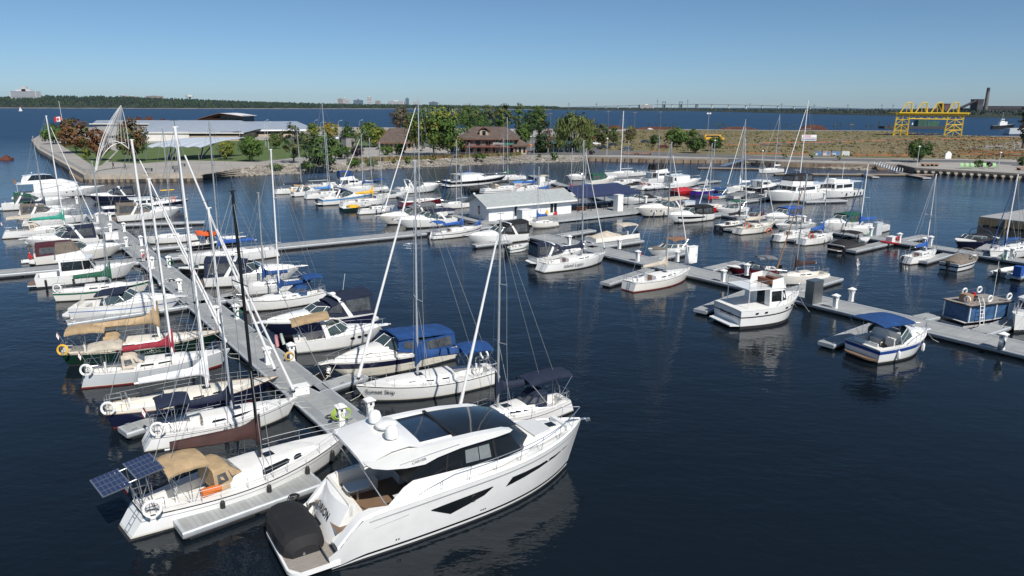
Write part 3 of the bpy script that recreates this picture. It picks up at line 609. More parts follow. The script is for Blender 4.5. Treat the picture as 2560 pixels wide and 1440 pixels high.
    if k.get('radar'):
        mb = MB(); x = X(k.get('rx', .4)); z2 = zr + k.get('rz', 1.7); mb.tube([(x, 0, zr), (x, 0, z2)], .05, 'pvc'); mb.box(x - .1, x + .1, -.6, .6, z2 + .1, z2 + .2, 'pvc'); mb.lathe([(.2, 0), (.25, .1), (.1, .12)], (x, 0, z2), 'pvc'); mb.build('radar', T)
    if k.get('mast'):
        mb = MB(); x = X(k.get('mxx', .35)); mb.tube([(x, 0, zr), (x - .1, 0, k['mast'])], .05, 'pvc', 6); mb.tube([(x - .5, 0, k['mast'] * .8), (x + .4, 0, k['mast'] * .8)], .03, 'pvc', 4); mb.build('signal_mast', T)
    bow_rail(h, T, k.get('brx', .5), .7, 7)
    if k.get('plat', 1):
        mb = MB(); w3 = h.b(0) * .9; mb.prism([(-.75, -w3 * .85), (-.75, w3 * .85), (0.06, w3), (0.06, -w3)], .25, .35, 'white', k.get('pm', 'nonskid')); mb.build('swim_platform', T)
    if k.get('ports'):
        for s in (-1, 1):
            for f in k['ports']: p = Vector(h.pt(f, k.get('pq', .78), s)); MB().slab([p + Vector((a, .02 * s, b)) for a, b in ((-.15, -.08), (.15, -.06), (.15, .1), (-.15, .08))], .02, 'glass').build('porthole', T)
    if k.get('tn'): text_mesh(k['tn'], k.get('ns', .34), 'blackgel', 'boat_name', T, basis((-.03, 0, fs * .62), (0, -1, 0), (0, 0, 1)))
    if k.get('flag'): flag(T, (.1, 0, fs), 1.2, -.5, .9)
    extras(W, h, L, sd, k); BOATS.append((T, W, h, sd)); return T, W, h
# ---------------------------------------------------------------- water
def water_mat():
    m = bpy.data.materials.new('water'); m.use_nodes = True; nt = m.node_tree; n = nt.nodes; l = nt.links; b = n['Principled BSDF']
    b.inputs['Base Color'].default_value = (.004, .011, .015, 1); b.inputs['Roughness'].default_value = .04; b.inputs['IOR'].default_value = 1.333
    tc = n.new('ShaderNodeTexCoord'); hs = []
    for sc, st, w in ((.22, (1, 1.6, 1), .9), (1.1, (1, 1.9, 1), .34), (3.6, (1, 1.7, 1), .10)):
        mp = n.new('ShaderNodeMapping'); mp.inputs['Scale'].default_value = st; mp.inputs['Rotation'].default_value = (0, 0, R(20 * sc)); l.new(tc.outputs['Object'], mp.inputs[0])
        z = n.new('ShaderNodeTexNoise'); z.inputs['Scale'].default_value = sc; z.inputs['Detail'].default_value = 2; l.new(mp.outputs[0], z.inputs[0])
        q = n.new('ShaderNodeMath'); q.operation = 'MULTIPLY'; q.inputs[1].default_value = w; l.new(z.outputs[0], q.inputs[0]); hs.append(q)
    a = n.new('ShaderNodeMath'); l.new(hs[0].outputs[0], a.inputs[0]); l.new(hs[1].outputs[0], a.inputs[1])
    a2 = n.new('ShaderNodeMath'); l.new(a.outputs[0], a2.inputs[0]); l.new(hs[2].outputs[0], a2.inputs[1])
    # wind patches: calm in the harbour, livelier in places and out on the bay (a real place, in world metres)
    pz = n.new('ShaderNodeTexNoise'); pz.inputs['Scale'].default_value = .035; pz.inputs['Detail'].default_value = 2; l.new(tc.outputs['Object'], pz.inputs[0])
    mr = n.new('ShaderNodeMapRange'); mr.inputs[1].default_value = .35; mr.inputs[2].default_value = .7; mr.inputs[3].default_value = .55; mr.inputs[4].default_value = 1.3; l.new(pz.outputs[0], mr.inputs[0])
    sx = n.new('ShaderNodeSeparateXYZ'); l.new(tc.outputs['Object'], sx.inputs[0])
    bay = n.new('ShaderNodeMapRange'); bay.inputs[1].default_value = 120; bay.inputs[2].default_value = 420; bay.inputs[3].default_value = 1; bay.inputs[4].default_value = BAY; l.new(sx.outputs[1], bay.inputs[0])
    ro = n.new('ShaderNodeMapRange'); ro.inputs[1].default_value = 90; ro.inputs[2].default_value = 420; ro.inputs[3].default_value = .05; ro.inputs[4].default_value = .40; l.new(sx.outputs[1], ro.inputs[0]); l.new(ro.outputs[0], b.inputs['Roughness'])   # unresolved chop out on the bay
    mc = n.new('ShaderNodeMix'); mc.data_type = 'RGBA'; l.new(ro.outputs[0], mc.inputs[0]); mc.inputs[6].default_value = (.0045, .0050, .0030, 1); mc.inputs[7].default_value = (.018, .085, .21, 1); l.new(mc.outputs[2], b.inputs['Base Color'])   # murky basin; bay base colour bluer, standing in for reflected high sky
    mm = n.new('ShaderNodeMath'); mm.operation = 'MULTIPLY'; l.new(mr.outputs[0], mm.inputs[0]); l.new(bay.outputs[0], mm.inputs[1])
    h = n.new('ShaderNodeMath'); h.operation = 'MULTIPLY'; l.new(a2.outputs[0], h.inputs[0]); l.new(mm.outputs[0], h.inputs[1])
    bp = n.new('ShaderNodeBump'); bp.inputs['Strength'].default_value = 1; bp.inputs['Distance'].default_value = WAVE; l.new(h.outputs[0], bp.inputs['Height']); l.new(bp.outputs[0], b.inputs['Normal'])
    return m
WAVE, BAY = .085, 8
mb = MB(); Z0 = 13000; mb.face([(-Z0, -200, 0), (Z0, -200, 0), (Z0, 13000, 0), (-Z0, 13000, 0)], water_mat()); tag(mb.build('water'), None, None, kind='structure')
# ---------------------------------------------------------------- land: pier head, promenade, field
LZ = 1.6
def poly_sheet(name, pts, z, m, kind='structure'):
    mb = MB(); mb.face([(p[0], p[1], z) for p in pts], m); o = mb.build(name); return tag(o, None, None, kind=kind)
pathc = mat('path', (.34, .32, .29), .9, vs=.15, var=.15, bump=.01, bs=2); grass = mat('grass', (.06, .11, .022), .95, vs=.12, var=.5, bump=.05, bs=4, col2=(.10, .13, .035)); 
field = mat('field_soil', (.115, .118, .048), .95, vs=.028, bump=.08, bs=1.5, col2=(.20, .15, .088), c2s=.5); asph = mat('asphalt', (.13, .13, .13), .9, vs=.2, var=.15)
stone = mat('riprap', (.25, .22, .18), .9, vs=.8, var=.5, bump=.25, bs=1.6); board = mat('boardwalk', (.26, .23, .20), .85, vs=.5, var=.2, stretch=(1, 6, 1)); sheet = mat('sheetpile', (.10, .055, .035), .85, vs=.6, var=.5, col2=(.30, .23, .16), c2s=.55, stretch=(1, 1, .15)); timber = mat('timber', (.26, .20, .14), .9, vs=2, var=.3)
TOPE = [(78, 350), (95, 374), (130, 394), (172, 418), (210, 440), (350, 439), (505, 437), (640, 415), (865, 409), (1015, 402), (1150, 396), (1280, 391), (1455, 391), (1691, 396), (1820, 397), (1947, 404), (2187, 411), (2245, 411), (2287, 420), (2420, 427), (2560, 435), (2760, 448)]
FAR = [(2900, 355), (2560, 341), (2290, 337), (2262, 327), (1900, 325), (1600, 322), (1300, 322), (900, 318), (560, 313), (250, 316), (150, 325), (100, 337)]
land_e = [G(x, y, LZ) for x, y in TOPE]; land_f = [G(x, y, LZ) for x, y in FAR]
mb = MB(); ring = land_e + land_f; mb.face(ring, pathc); tag(mb.build('ground'), None, None, kind='structure')
def wall_strip(name, pts, z0, z1, m, th=.6, kind='structure', label=None, cat=None, parent=None):
    mb = MB()
    for a, b in zip(pts, pts[1:]):
        d = (Vector(b) - Vector(a)); nn = Vector((-d.y, d.x, 0)).normalized() * th
        mb.prism([(a[0], a[1]), (b[0], b[1]), (b[0] + nn.x, b[1] + nn.y), (a[0] + nn.x, a[1] + nn.y)], z0, z1, m)
    o = mb.build(name, parent); return tag(o, label, cat, kind=kind) if not parent else o
def E_(i, j): return [land_e[k] for k in range(i, j + 1)]
conc = mat('seawall_concrete', (.42, .37, .30), .9, vs=.5, var=.3, bump=.03, bs=2); cdark = mat('seawall_dark', (.07, .06, .05), .9, vs=.4, var=.5)
w = thing('sea_wall', 'concrete sea wall with dark timber face round the left pier head', 'sea wall')
for nm, z0, z1, m, th in (('wall_cap', .75, LZ + .25, conc, 1.0), ('timber_face', -1, .75, cdark, .8)): wall_strip(nm, E_(0, 6), z0, z1, m, th, parent=w)
mb = MB()
for a, b in zip(E_(3, 6), E_(4, 6)):
    for k in range(1, 9): p = a.lerp(b, k / 9); mb.box(p.x - .35, p.x + .35, p.y - .25, p.y + .3, -.5, .8, timber)
mb.build('fender_pile', w)
w = thing('sea_wall', 'rusty sheet pile wall with pale timber facing under the boardwalk, left of the gangway', 'sea wall')
wall_strip('boardwalk_edge', E_(12, 15), LZ - .35, LZ + .06, board, .8, parent=w); wall_strip('pile_face', E_(12, 15), -1, LZ - .35, sheet, .5, parent=w)
mb = MB()
for a, b in zip(E_(12, 14), E_(13, 15)):
    n = int((b - a).length / 2.4)
    for k in range(1, n): p = a.lerp(b, k / n); mb.box(p.x - .14, p.x + .14, p.y - .2, p.y + .2, -.6, LZ - .5, cdark)
mb.build('fender_pile', w)
w = thing('sea_wall', 'long promenade wall with brown sheet piles behind the strip of grey rocks', 'sea wall')
wall_strip('boardwalk_edge', E_(15, 18), LZ - .3, LZ + .06, board, .8, parent=w); wall_strip('pile_face', E_(15, 18), -1, LZ - .3, sheet, .5, parent=w)
w = thing('sea_wall', 'promenade wall with concrete blocks and dark piles below the green chairs', 'sea wall')
wall_strip('boardwalk_edge', E_(18, 21), LZ - .45, LZ + .06, board, .8, parent=w); wall_strip('pile_face', E_(18, 21), -1, LZ - .45, cdark, .6, parent=w)
mb = MB()
for a, b in zip(E_(18, 20), E_(19, 21)):
    n = max(2, int((b - a).length / 1.8))
    for k in range(n): p = a.lerp(b, (k + .5) / n); mb.box(p.x - .55, p.x + .55, p.y - .35, p.y + .3, .45, .95, conc); mb.box(p.x - .2, p.x + .2, p.y - .3, p.y + .3, -.6, .45, timber)
mb.build('concrete_block', w)
# sloping stone shore between the pier head and the boardwalk
WL = [(505, 449), (640, 443), (760, 437), (865, 431), (1015, 423), (1150, 417), (1280, 412), (1400, 408), (1458, 407)]
TL = [(505, 437), (640, 415), (760, 412), (865, 409), (1015, 402), (1150, 396), (1280, 391), (1400, 391), (1455, 391)]
mb = MB(); A = [G(x, y, -.35) for x, y in WL]; B_ = [G(x, y, LZ + .02) for x, y in TL]; rows = []
random.seed(3)
for a, b in zip(A, B_): rows.append([a.lerp(b, f) + Vector((0, 0, .25 * math.sin(f * 3.1) * random.uniform(.6, 1.3))) for f in (0, .15, .35, .6, .85, 1)])
mb.grid(rows, stone); tag(mb.build('shore', sharp=180), None, None, kind='structure')
def rocks(name, rows, n, r0, r1, m, seed):
    random.seed(seed); mb = MB()
    for _ in range(n):
        k = random.random() * (len(rows) - 1.001); i = int(k); f = k - i; g = random.random() ** .8 * (len(rows[0]) - 1.001); j = int(g); e = g - j
        p = rows[i][j].lerp(rows[i + 1][j], f).lerp(rows[i][j + 1].lerp(rows[i + 1][j + 1], f), e); r = random.uniform(r0, r1); an = random.random() * 6
        q = [p + Vector((r * random.uniform(.6, 1.1) * math.cos(an + t * 1.57), r * random.uniform(.6, 1.1) * math.sin(an + t * 1.57), r * random.uniform(.0, .25))) for t in range(4)]; tp = p + Vector((random.uniform(-.2, .2) * r, random.uniform(-.2, .2) * r, r * random.uniform(.4, .75)))
        i0 = len(mb.v); mb.v += [tuple(v) for v in q] + [tuple(tp), tuple(tp + Vector((r * .3, r * .2, -.04)))]
        for t in range(4): mb.f.append((i0 + t, i0 + (t + 1) % 4, i0 + 4)); mb.fm.append(mb.mi(m))
    return tag(mb.build(name, sharp=10), 'heap of pale grey and tan shore stones along the water', 'stones', kind='stuff')
st2 = mat('shore_stone', (.29, .265, .225), .9, vs=.35, var=.5)
rocks('shore_stones', rows, 4200, .25, .75, st2, 4)
WL2 = [(1868, 414), (1947, 417), (2080, 424), (2195, 430)]; TL2 = [(1868, 405), (1947, 409), (2080, 412), (2190, 416)]
rows2 = [[G(*a, -.3).lerp(G(*b, .9), f) for f in (0, .3, .6, 1)] for a, b in zip(WL2, TL2)]
mb = MB(); mb.grid(rows2, stone); tag(mb.build('shore', sharp=180), None, None, kind='structure'); r_ = rocks('shore_stones', rows2, 900, .25, .7, st2, 5); r_['label'] = 'grey rocks piled below the promenade wall'
# surfaces on the land, each a sheet a few millimetres above the one below
def sheet_(name, px, dz, m): return poly_sheet(name, [G(x, y, LZ) for x, y in px], LZ + dz, m)
sheet_('lawn', [(270, 404), (300, 372), (350, 360), (480, 352), (700, 350), (900, 345), (900, 372), (760, 392), (640, 405), (480, 401), (420, 403), (345, 409)], .02, grass)
sheet_('lawn', [(150, 360), (220, 352), (290, 378), (255, 412), (238, 418), (205, 396)], .024, grass)
sheet_('lawn', [(790, 352), (930, 345), (960, 352), (940, 368), (860, 372)], .028, grass)
sheet_('field', [(1395, 381), (1440, 352), (1520, 330), (1620, 323.2), (1900, 326), (2260, 328), (2290, 338), (2560, 342), (2890, 356), (2790, 408), (2560, 399), (2350, 397), (2190, 396), (1960, 390), (1700, 385), (1560, 379)], .02, field)
sheet_('road', [(1300, 379), (1420, 376), (1600, 378), (1700, 384), (1960, 392), (2200, 398), (2400, 400), (2700, 412), (2700, 420), (2400, 406), (2180, 404), (1950, 399), (1700, 391), (1560, 388), (1290, 388)], .03, asph)
sheet_('road', [(1240, 372), (1500, 369), (1500, 377), (1240, 384)], .034, asph)
sheet_('parking_lot', [(690, 343), (880, 338), (1230, 345), (1440, 345), (1450, 372), (1230, 376), (1100, 369), (900, 360), (690, 351)], .016, asph)
sheet_('gravel_path', [(1890, 358), (2050, 354), (2110, 350), (2300, 349.4), (2300, 352), (2120, 354), (2060, 360), (1890, 363)], .036, asph)
sheet_('gravel_path', [(2330, 366), (2420, 367), (2560, 353), (2760, 350), (2760, 372), (2560, 375)], .036, mat('gravel', (.27, .25, .23), .95, vs=.3, var=.2))
def tufts(name, poly, n, hmin, hmax, cols, seed, label):
    random.seed(seed); mb = MB(); P = [G(x, y, LZ) for x, y in poly]
    for _ in range(n):
        u, v = random.random(), random.random(); p = P[0].lerp(P[1], u).lerp(P[3].lerp(P[2], u), v) + Vector((0, 0, .02)); c = random.choice(cols); hh = random.uniform(hmin, hmax); w = random.uniform(.5, 1.3)
        for k in range(3):
            a = random.random() * 6.3; d = Vector((math.cos(a), math.sin(a), 0)); q = p + Vector((random.uniform(-.6, .6), random.uniform(-.6, .6), 0)); mb.face([q - d * w * .5, q + d * w * .5, q + d * w * .35 + Vector((.2, .1, hh)), q - d * w * .5 + Vector((.1, -.1, hh * .8))], c)
    return tag(mb.build(name, sharp=0), label, 'grass', kind='stuff')
gE = mat('weed_pale', (.26, .21, .11), .95, var=.3); gA, gB, gC, gD = mat('weed_olive', (.16, .16, .05), .95, var=.4), mat('weed_straw', (.24, .19, .09), .95, var=.4), mat('weed_green', (.055, .09, .02), .95, var=.4), mat('weed_rust', (.17, .09, .045), .95, var=.4)
tufts('tall_grass', [(1450, 374), (2080, 386), (2260, 329), (1560, 327)], 2600, .15, .6, [gA, gB, gB, gE, gE, gC], 11, 'tall dry grass and weeds over the waste field left of the round tree')
tufts('tall_grass', [(2080, 392), (2700, 404), (2700, 352), (2260, 330)], 2200, .15, .55, [gB, gB, gE, gE, gD], 12, 'dry straw coloured weeds on the waste field under the yellow gantry')
tufts('tall_grass', [(880, 408), (1300, 390), (1300, 387), (880, 402)], 500, .6, 1.3, [gB, gD, gA], 13, 'rusty brown grass along the top of the stone shore')
# ---------------------------------------------------------------- floating docks
def dock(label, a, b, w, group='floating docks', nm='floating_dock', z=.5, dm='dockdeck', em='dockedge'):
    A, B = (G(*a, z) if len(a) == 2 else Vector(a)), (G(*b, z) if len(b) == 2 else Vector(b)); d = B - A; L = math.hypot(d.x, d.y)
    T = thing(nm, label, 'dock', (A.x, A.y, 0), math.atan2(d.y, d.x), group)
    mb = MB(); mb.box(.06, L - .06, -w / 2 + .12, w / 2 - .12, z - .12, z, dm); n = max(1, int(L / 3.2))
    if w > 1.9 and dm == 'dockdeck':
        for s in (-1, 1): mb.box(.06, L - .06, s * (w / 2 - .5) - .28, s * (w / 2 - .5) + .28, z - .05, z + .004, mat('dockstrip', (.26, .275, .285), .8, vs=1, var=.12))
    mb.build('deck', T)
    mb = MB()
    for s in (-1, 1): mb.grid([[(x, s * (w / 2 - .14), z + .004), (x, s * (w / 2 - .05), z + .01), (x, s * (w / 2), z - .05), (x, s * (w / 2), z - .18), (x, s * (w / 2 - .06), z - .3), (x, s * (w / 2 - .14), z - .3)] for x in (0, L)], em, True, em, em)
    for x0 in (0, L - .14): mb.box(x0, x0 + .14, -w / 2 + .14, w / 2 - .14, z - .3, z + .008, 'dockedge')
    mb.build('edge_beam', T)
    mb = MB()
    for i in range(n):
        x0, x1 = lerp(.2, L - .2, i / n) + .12, lerp(.2, L - .2, (i + 1) / n) - .12; mb.box(x0, x1, -w / 2 + .16, w / 2 - .16, -.25, z - .14, 'float')
    mb.box(.1, L - .1, -w / 2 + .1, w / 2 - .1, .12, z - .3, 'dockside'); mb.build('float', T)
    if w < 1.9:
        for x in (.5, L * .5, L - .5):
            for s in (-1, 1): mb = MB(); mb.tube([(x - .14, s * (w / 2 - .2), z + .1), (x + .14, s * (w / 2 - .2), z + .1)], .028, 'steel', 5); mb.box(x - .04, x + .04, s * (w / 2 - .2) - .02, s * (w / 2 - .2) + .02, z, z + .1, 'steel'); mb.build('mooring_cleat', T)
    return T, L
DK = {}
DK['L'] = dock('long grey main dock running from the big white yacht up to the far left boats', (-8.9, 38.6, 0), tuple(G(238, 536, .5)), 2.9, nm='main_dock')
dock('wide grey cross dock across the open basin in the left half', (425, 640), (1240, 562), 3.0, nm='main_dock')
dock('grey cross dock leading out of the left edge below the white flybridge cruiser', (-40, 684), (395, 646), 3.0, nm='main_dock')
DK['M'] = dock('long grey main dock running from the boathouse down to the right edge', (1345, 588), (2660, 893), 3.9, nm='main_dock')
dock('grey main dock on the right with the white cabinet and the dock box on it', (1790, 532), (2640, 664), 2.6, nm='main_dock')
dock('grey dock between the covered speedboats and the red hulled sailboat', (1690, 522), (1922, 493), 2.6, nm='main_dock')
dock('far grey dock hidden among the sailboats left of the boathouse', (1120, 530), (905, 452), 2.4, nm='main_dock')
dock('far grey dock among the boats behind the boathouse roof', (1560, 512), (1330, 438), 2.4, nm='main_dock')
dock('far grey dock behind the red covered speedboat', (1610, 470), (1795, 451), 2.0, nm='main_dock')
FG = [('wide finger pier with patterned deck between the solar panel sailboat and the big white yacht', (440, 1312), (790, 1190), 1.9), ('finger pier with white edge beside the navy bimini sailboat', (305, 1076), (520, 1010), 1.4), ('long pale finger pier in front of the cruiser with the blue stripe', (166, 805), (590, 742), 1.5),
 ('finger pier between the cream cabin cruiser and the royal blue covered sailboat', (780, 975), (905, 935), 1.5), ('finger pier below the express cruiser with brown mesh canvas', (310, 560), (512, 553), 1.4), ('short finger pier beside the green striped sailboat', (395, 705), (440, 700), 1.4),
 ('finger pier right of the cruiser with navy canvas', (600, 760), (560, 735), 1.3), ('finger pier left of the red bottomed sailboat', (1512, 707), (1625, 672), 1.3), ('finger pier left of the white trawler with name on its stern', (1750, 775), (1880, 725), 1.4), ('finger pier left of the blue bimini cruiser', (2064, 858), (2190, 812), 1.4),
 ('finger pier in front of the beige covered pontoon boat', (1470, 618), (1600, 599), 1.7), ('low finger pier between the small sailboat and the beige pontoon boat', (1394, 588), (1482, 574), 1.5), ('finger pier in front of the brown bimini speedboat', (1630, 646), (1718, 626), 1.6), ('finger pier behind the grey bimini speedboat', (1770, 672), (1850, 654), 1.5),
 ('finger pier in front of the cream sailboat with sail cover in brown', (1985, 724), (2092, 693), 1.6), ('finger pier left of the blue workboat', (2290, 796), (2378, 778), 1.5), ('finger pier right of the blue workboat', (2440, 832), (2540, 800), 1.6), ('finger pier below the cruiser with the rolled yellow mat', (1184, 612), (1275, 602), 1.3),
 ('finger pier beside the white cruiser with black bimini', (1690, 550), (1795, 536), 1.5), ('finger pier between the black hulled and the cream sailboat', (1818, 572), (1880, 556), 1.3), ('finger pier between the two small sailboats with orange rings', (1975, 598), (2050, 583), 1.3), ('thick finger pier in front of the black covered speedboat', (2126, 625), (2222, 604), 1.6),
 ('finger pier pointing away behind the white dock box', (2255, 600), (2316, 588), 1.5), ('finger pier between the small sailboat and the taupe covered boat', (2305, 652), (2370, 634), 1.3), ('finger pier right of the taupe covered boat', (2452, 625), (2480, 611), 1.5), ('finger pier beside the inflatable boat at the right edge', (2535, 690), (2600, 668), 1.5),
 ('finger pier at the small covered speedboat right of the navy canopy', (1585, 512), (1648, 502), 1.6), ('finger pier in front of the two big motor yachts', (2005, 502), (2108, 499), 3.0), ('finger pier in front of the white sailboat left of the red covered boat', (1632, 469), (1740, 458), 1.5),
 ('finger pier beside the burgundy canvas cruiser', (250, 625), (330, 612), 1.3), ('finger pier beside the tall sailboat with teal sail cover', (205, 590), (300, 572), 1.3), ('finger pier beside the white hulled sailboat on the right side of the main dock', (380, 620), (470, 612), 1.3)]
for l_, a, b, w in FG: dock(l_, a, b, w, 'finger piers', 'finger_pier')
# ---------------------------------------------------------------- white service pedestals, cabinets, boxes
mb = MB(); mb.box(-.16, .16, -.16, .16, 0, .85, 'pvc'); mb.box(-.2, .2, -.2, .2, 0, .06, 'pvc'); PM = mb
ped0 = None
def pedestal(px, label, hz=1., s=1.):
    global ped0
    p = G(*px, .51)
    if not ped0:
        T = thing('service_pedestal', label, 'power pedestal', p, R(34), 'white power pedestals on the docks')
        mb = MB(); mb.box(-.17, .17, -.17, .17, 0, .82, 'pvc'); mb.box(-.2, .2, -.2, .2, 0, .06, 'pvc'); mb.build('post', T)
        mb = MB(); mb.prism([(-.22, -.2), (.22, -.2), (.22, .2), (-.22, .2)], .82, 1.18, 'pvc'); mb.box(-.224, .224, -.08, .08, .93, 1.07, 'blind'); mb.box(-.07, .07, -.204, .204, .93, 1.07, 'glass'); mb.build('socket_box', T)
        mb = MB(); mb.grid([[(a * r, b * r, z) for a, b in ((-1, -1), (1, -1), (1, 1), (-1, 1))] for r, z in ((.3, 1.18), (.31, 1.23), (.03, 1.42))], 'pvc', True, 'pvc', 'pvc'); mb.build('cap', T); ped0 = T
    else:
        T = ped0.copy(); COL.objects.link(T); T.location = p; T['label'] = label
        for c in ped0.children: q = c.copy(); COL.objects.link(q); q.parent = T
    T.scale = (s, s, s); return T
PED = [((854, 1063), 'white power pedestal draped with yellow green hose at the nearest dock end'), ((926, 1046), 'white power pedestal with a black cable, right corner of the nearest dock end'), ((730, 900), 'white power pedestal with coiled yellow rope, below the white cruiser with tan canvas'), ((670, 910), 'white power pedestal on the left edge of the main dock behind the black mast'),
 ((592, 797), 'white power pedestal with green hose, just left of the black mast'), ((543, 801), 'white power pedestal with a lime rope at the bow of the dark green sailboat'), ((450, 729), 'white power pedestal alone at the bow of the blue striped cruiser'), ((382, 671), 'white power pedestal at the bow of the white flybridge cruiser, nearer of the pair'), ((423, 668), 'white power pedestal with green hose, right one of the pair at the cross dock'),
 ((359, 651), 'white power pedestal with a red hose at the corner of the cross dock'), ((317, 617), 'white power pedestal at the bow of the burgundy canvas cruiser'), ((354, 614), 'white power pedestal with a green cord, across the dock from the burgundy canvas cruiser'), ((277, 581), 'white power pedestal just behind the white dock box'), ((311, 579), 'white power pedestal across the dock from the white dock box'), ((244, 554), 'white power pedestal at the bow of the sailboat with teal cover'), ((276, 551), 'white power pedestal at the stern of the express cruiser with brown mesh'), ((193, 509), 'white power pedestal at the far left end of the main dock'),
 ((1423, 613), 'tall white power pedestal behind the sailboat with navy sail cover'), ((1548, 622), 'white power pedestal with a yellow hose on the end of the pontoon pier'), ((1594, 653), 'white power pedestal with a red life ring on the main dock'), ((1693, 654), 'white power pedestal left of the tall white cabinet'), ((1807, 704), 'white power pedestal left of the trawler flybridge on the main dock'), ((1866, 688), 'white power pedestal with lime rope behind the trawler flybridge'), ((2087, 770), 'white power pedestal on the near edge of the dock right of the steel cabinet'), ((2127, 753), 'white power pedestal on the far edge of the dock right of the steel cabinet'), ((2503, 872), 'white power pedestal with a blue hose reel near the right edge'),
 ((2247, 606), 'white power pedestal with a red ring beside the white dock box'), ((2309, 618), 'left white pedestal behind the small sailboat with the blue cover'), ((2325, 614), 'right white pedestal behind the small sailboat with the blue cover'), ((2513, 648), 'white power pedestal with a green hose behind the inflatable boat'), ((2528, 645), 'white power pedestal with a grey hose right of the green hosed one'), ((1864, 544), 'white power pedestal behind the black hulled sailboat'), ((1991, 559), 'white power pedestal left of the pair by the black framed boat'), ((2009, 560), 'white power pedestal right of the pair by the black framed boat'), ((2176, 590), 'white power pedestal with a pale green hose beside the white cabinet'), ((1614, 507), 'white power pedestal at the small covered speedboat'), ((1318, 571), 'white power pedestal in front of the boathouse cabinet'), ((1913, 492), 'white power pedestal at the bow of the big flybridge yacht'), ((2060, 498), 'white power pedestal with a teal hose at the stern of the big flybridge yacht'), ((1766, 463), 'white power pedestal behind the red covered boat')]
for p, l_ in PED: pedestal(p, l_)
def cabinet(nm, px, w, d, hh, m, label, cat='cabinet', rz=R(34), lid=True):
    p = G(*px, .51); T = thing(nm, label, cat, p, rz); mb = MB(); mb.box(-w / 2, w / 2, -d / 2, d / 2, 0, hh, m); mb.build('body', T)
    mb = MB(); mb.box(-w / 2 - .04, w / 2 + .04, -d / 2 - .04, d / 2 + .04, hh, hh + .07, m); mb.build('lid', T)
    mb = MB(); mb.box(-w * .4, w * .4, -d / 2 - .02, -d / 2, hh * .08, hh * .92, m); mb.box(w * .3, w * .34, -d / 2 - .05, -d / 2 - .02, hh * .45, hh * .58, 'steel'); mb.build('door', T); return T
cabinet('service_cabinet', (1727, 657), 1.5, .6, 2.0, 'pvc', 'tall white cabinet on the main dock at the bow of the red bottomed sailboat')
cabinet('service_cabinet', (2032, 756), 1.5, .9, 2.2, mat('brushed', (.34, .35, .34), .3, .85, vs=1, var=.2), 'tall brushed steel cabinet on the main dock behind the trawler bow')
cabinet('service_cabinet', (2191, 588), 1.5, .7, 1.9, 'greywhite', 'tall pale cabinet on the right dock beside the blue covered sailboat')
cabinet('dock_box', (2228, 606), 1.4, .9, .8, 'pvc', 'white dock box beside the red life ring on the right dock', 'dock box')
cabinet('dock_box', (280, 598), 1.6, 1., .9, 'pvc', 'white dock box on the left edge of the main dock', 'dock box')
cabinet('dock_box', (750, 985), 1.1, .6, .55, 'pvc', 'low white step box at the bow of the navy bimini sailboat', 'dock box')
cabinet('service_cabinet', (1311, 561), 2.0, 1.6, 2.4, 'pvc', 'white cabinet with sloping lid in front of the boathouse wall')
cabinet('service_cabinet', (1545, 527), 1.3, 1.2, 2.9, 'pvc', 'white pillar cabinet at the front right corner of the navy canopy')
cabinet('service_cabinet', (1352, 468), 1.6, 1.2, 2.4, 'pvc', 'white cabinet beside the tan bimini boat behind the boathouse')
cabinet('service_cabinet', (1717, 523), 2.6, 1.5, 1.5, 'greywhite', 'low pale cabinet behind the black bimini cruiser')
# hoses and ropes hung or lying on the docks
def coil(px, z, RR, m, label, cat='hose', ax=(.55, -.83, 0), flat=False, n=3):
    p = G(*px, .51); mb = MB()
    for k in range(n): mb.torus((p.x + .03 * k, p.y - .03 * k, p.z + z + (.02 * k if flat else 0)), RR * (1 - (.25 if flat else .1) * k), .022 if flat else .035, m, (0, 0, 1) if flat else ax, 14, 5)
    return tag(mb.build('hose_coil'), label, cat, 'coiled hoses and ropes on the docks')
coil((846, 1064), .75, .38, 'ropeg', 'yellow green hose hanging on the left side of the nearest pedestal', n=4); coil((864, 1062), .75, .36, 'ropeg', 'yellow green hose hanging on the right side of the nearest pedestal')
coil((2500, 876), .5, .5, 'slateh' if 'slateh' in MT else mat('slateh', (.06, .09, .13), .5), 'dark blue hose coil on the pedestal near the right edge', n=4); coil((724, 903), .4, .34, mat('ropey', (.55, .38, .12), .8), 'yellow rope coil hanging on the pedestal below the tan canvas cruiser'); coil((598, 797), .5, .34, 'green', 'green hose hanging on the pedestal left of the black mast'); coil((428, 668), .5, .34, 'green', 'green hose on the pedestal at the cross dock corner'); coil((364, 652), .6, .3, 'redgel', 'red hose on the pedestal at the cross dock')
coil((1599, 652), .9, .28, 'redgel', 'red life ring on the pedestal in the middle of the main dock', 'life ring'); coil((2242, 607), .6, .34, 'redgel', 'red life ring on the pedestal beside the white dock box', 'life ring'); coil((2171, 591), .4, .38, mat('hosepale', (.3, .5, .4), .5), 'pale green hose coil on the right dock pedestal'); coil((2507, 650), .4, .45, mat('hosegreen', (.08, .22, .16), .5), 'dark green hose coil by the inflatable boat'); coil((2534, 645), .4, .42, 'blind', 'grey hose coil right of the dark green one')
coil((826, 1043), .04, .3, 'dark', 'black rope lying on the near end of the main dock', 'rope', flat=True, n=2); coil((735, 1242), .03, .26, 'dark', 'black mooring rope lying on the finger pier beside the big yacht', 'rope', flat=True, n=3)
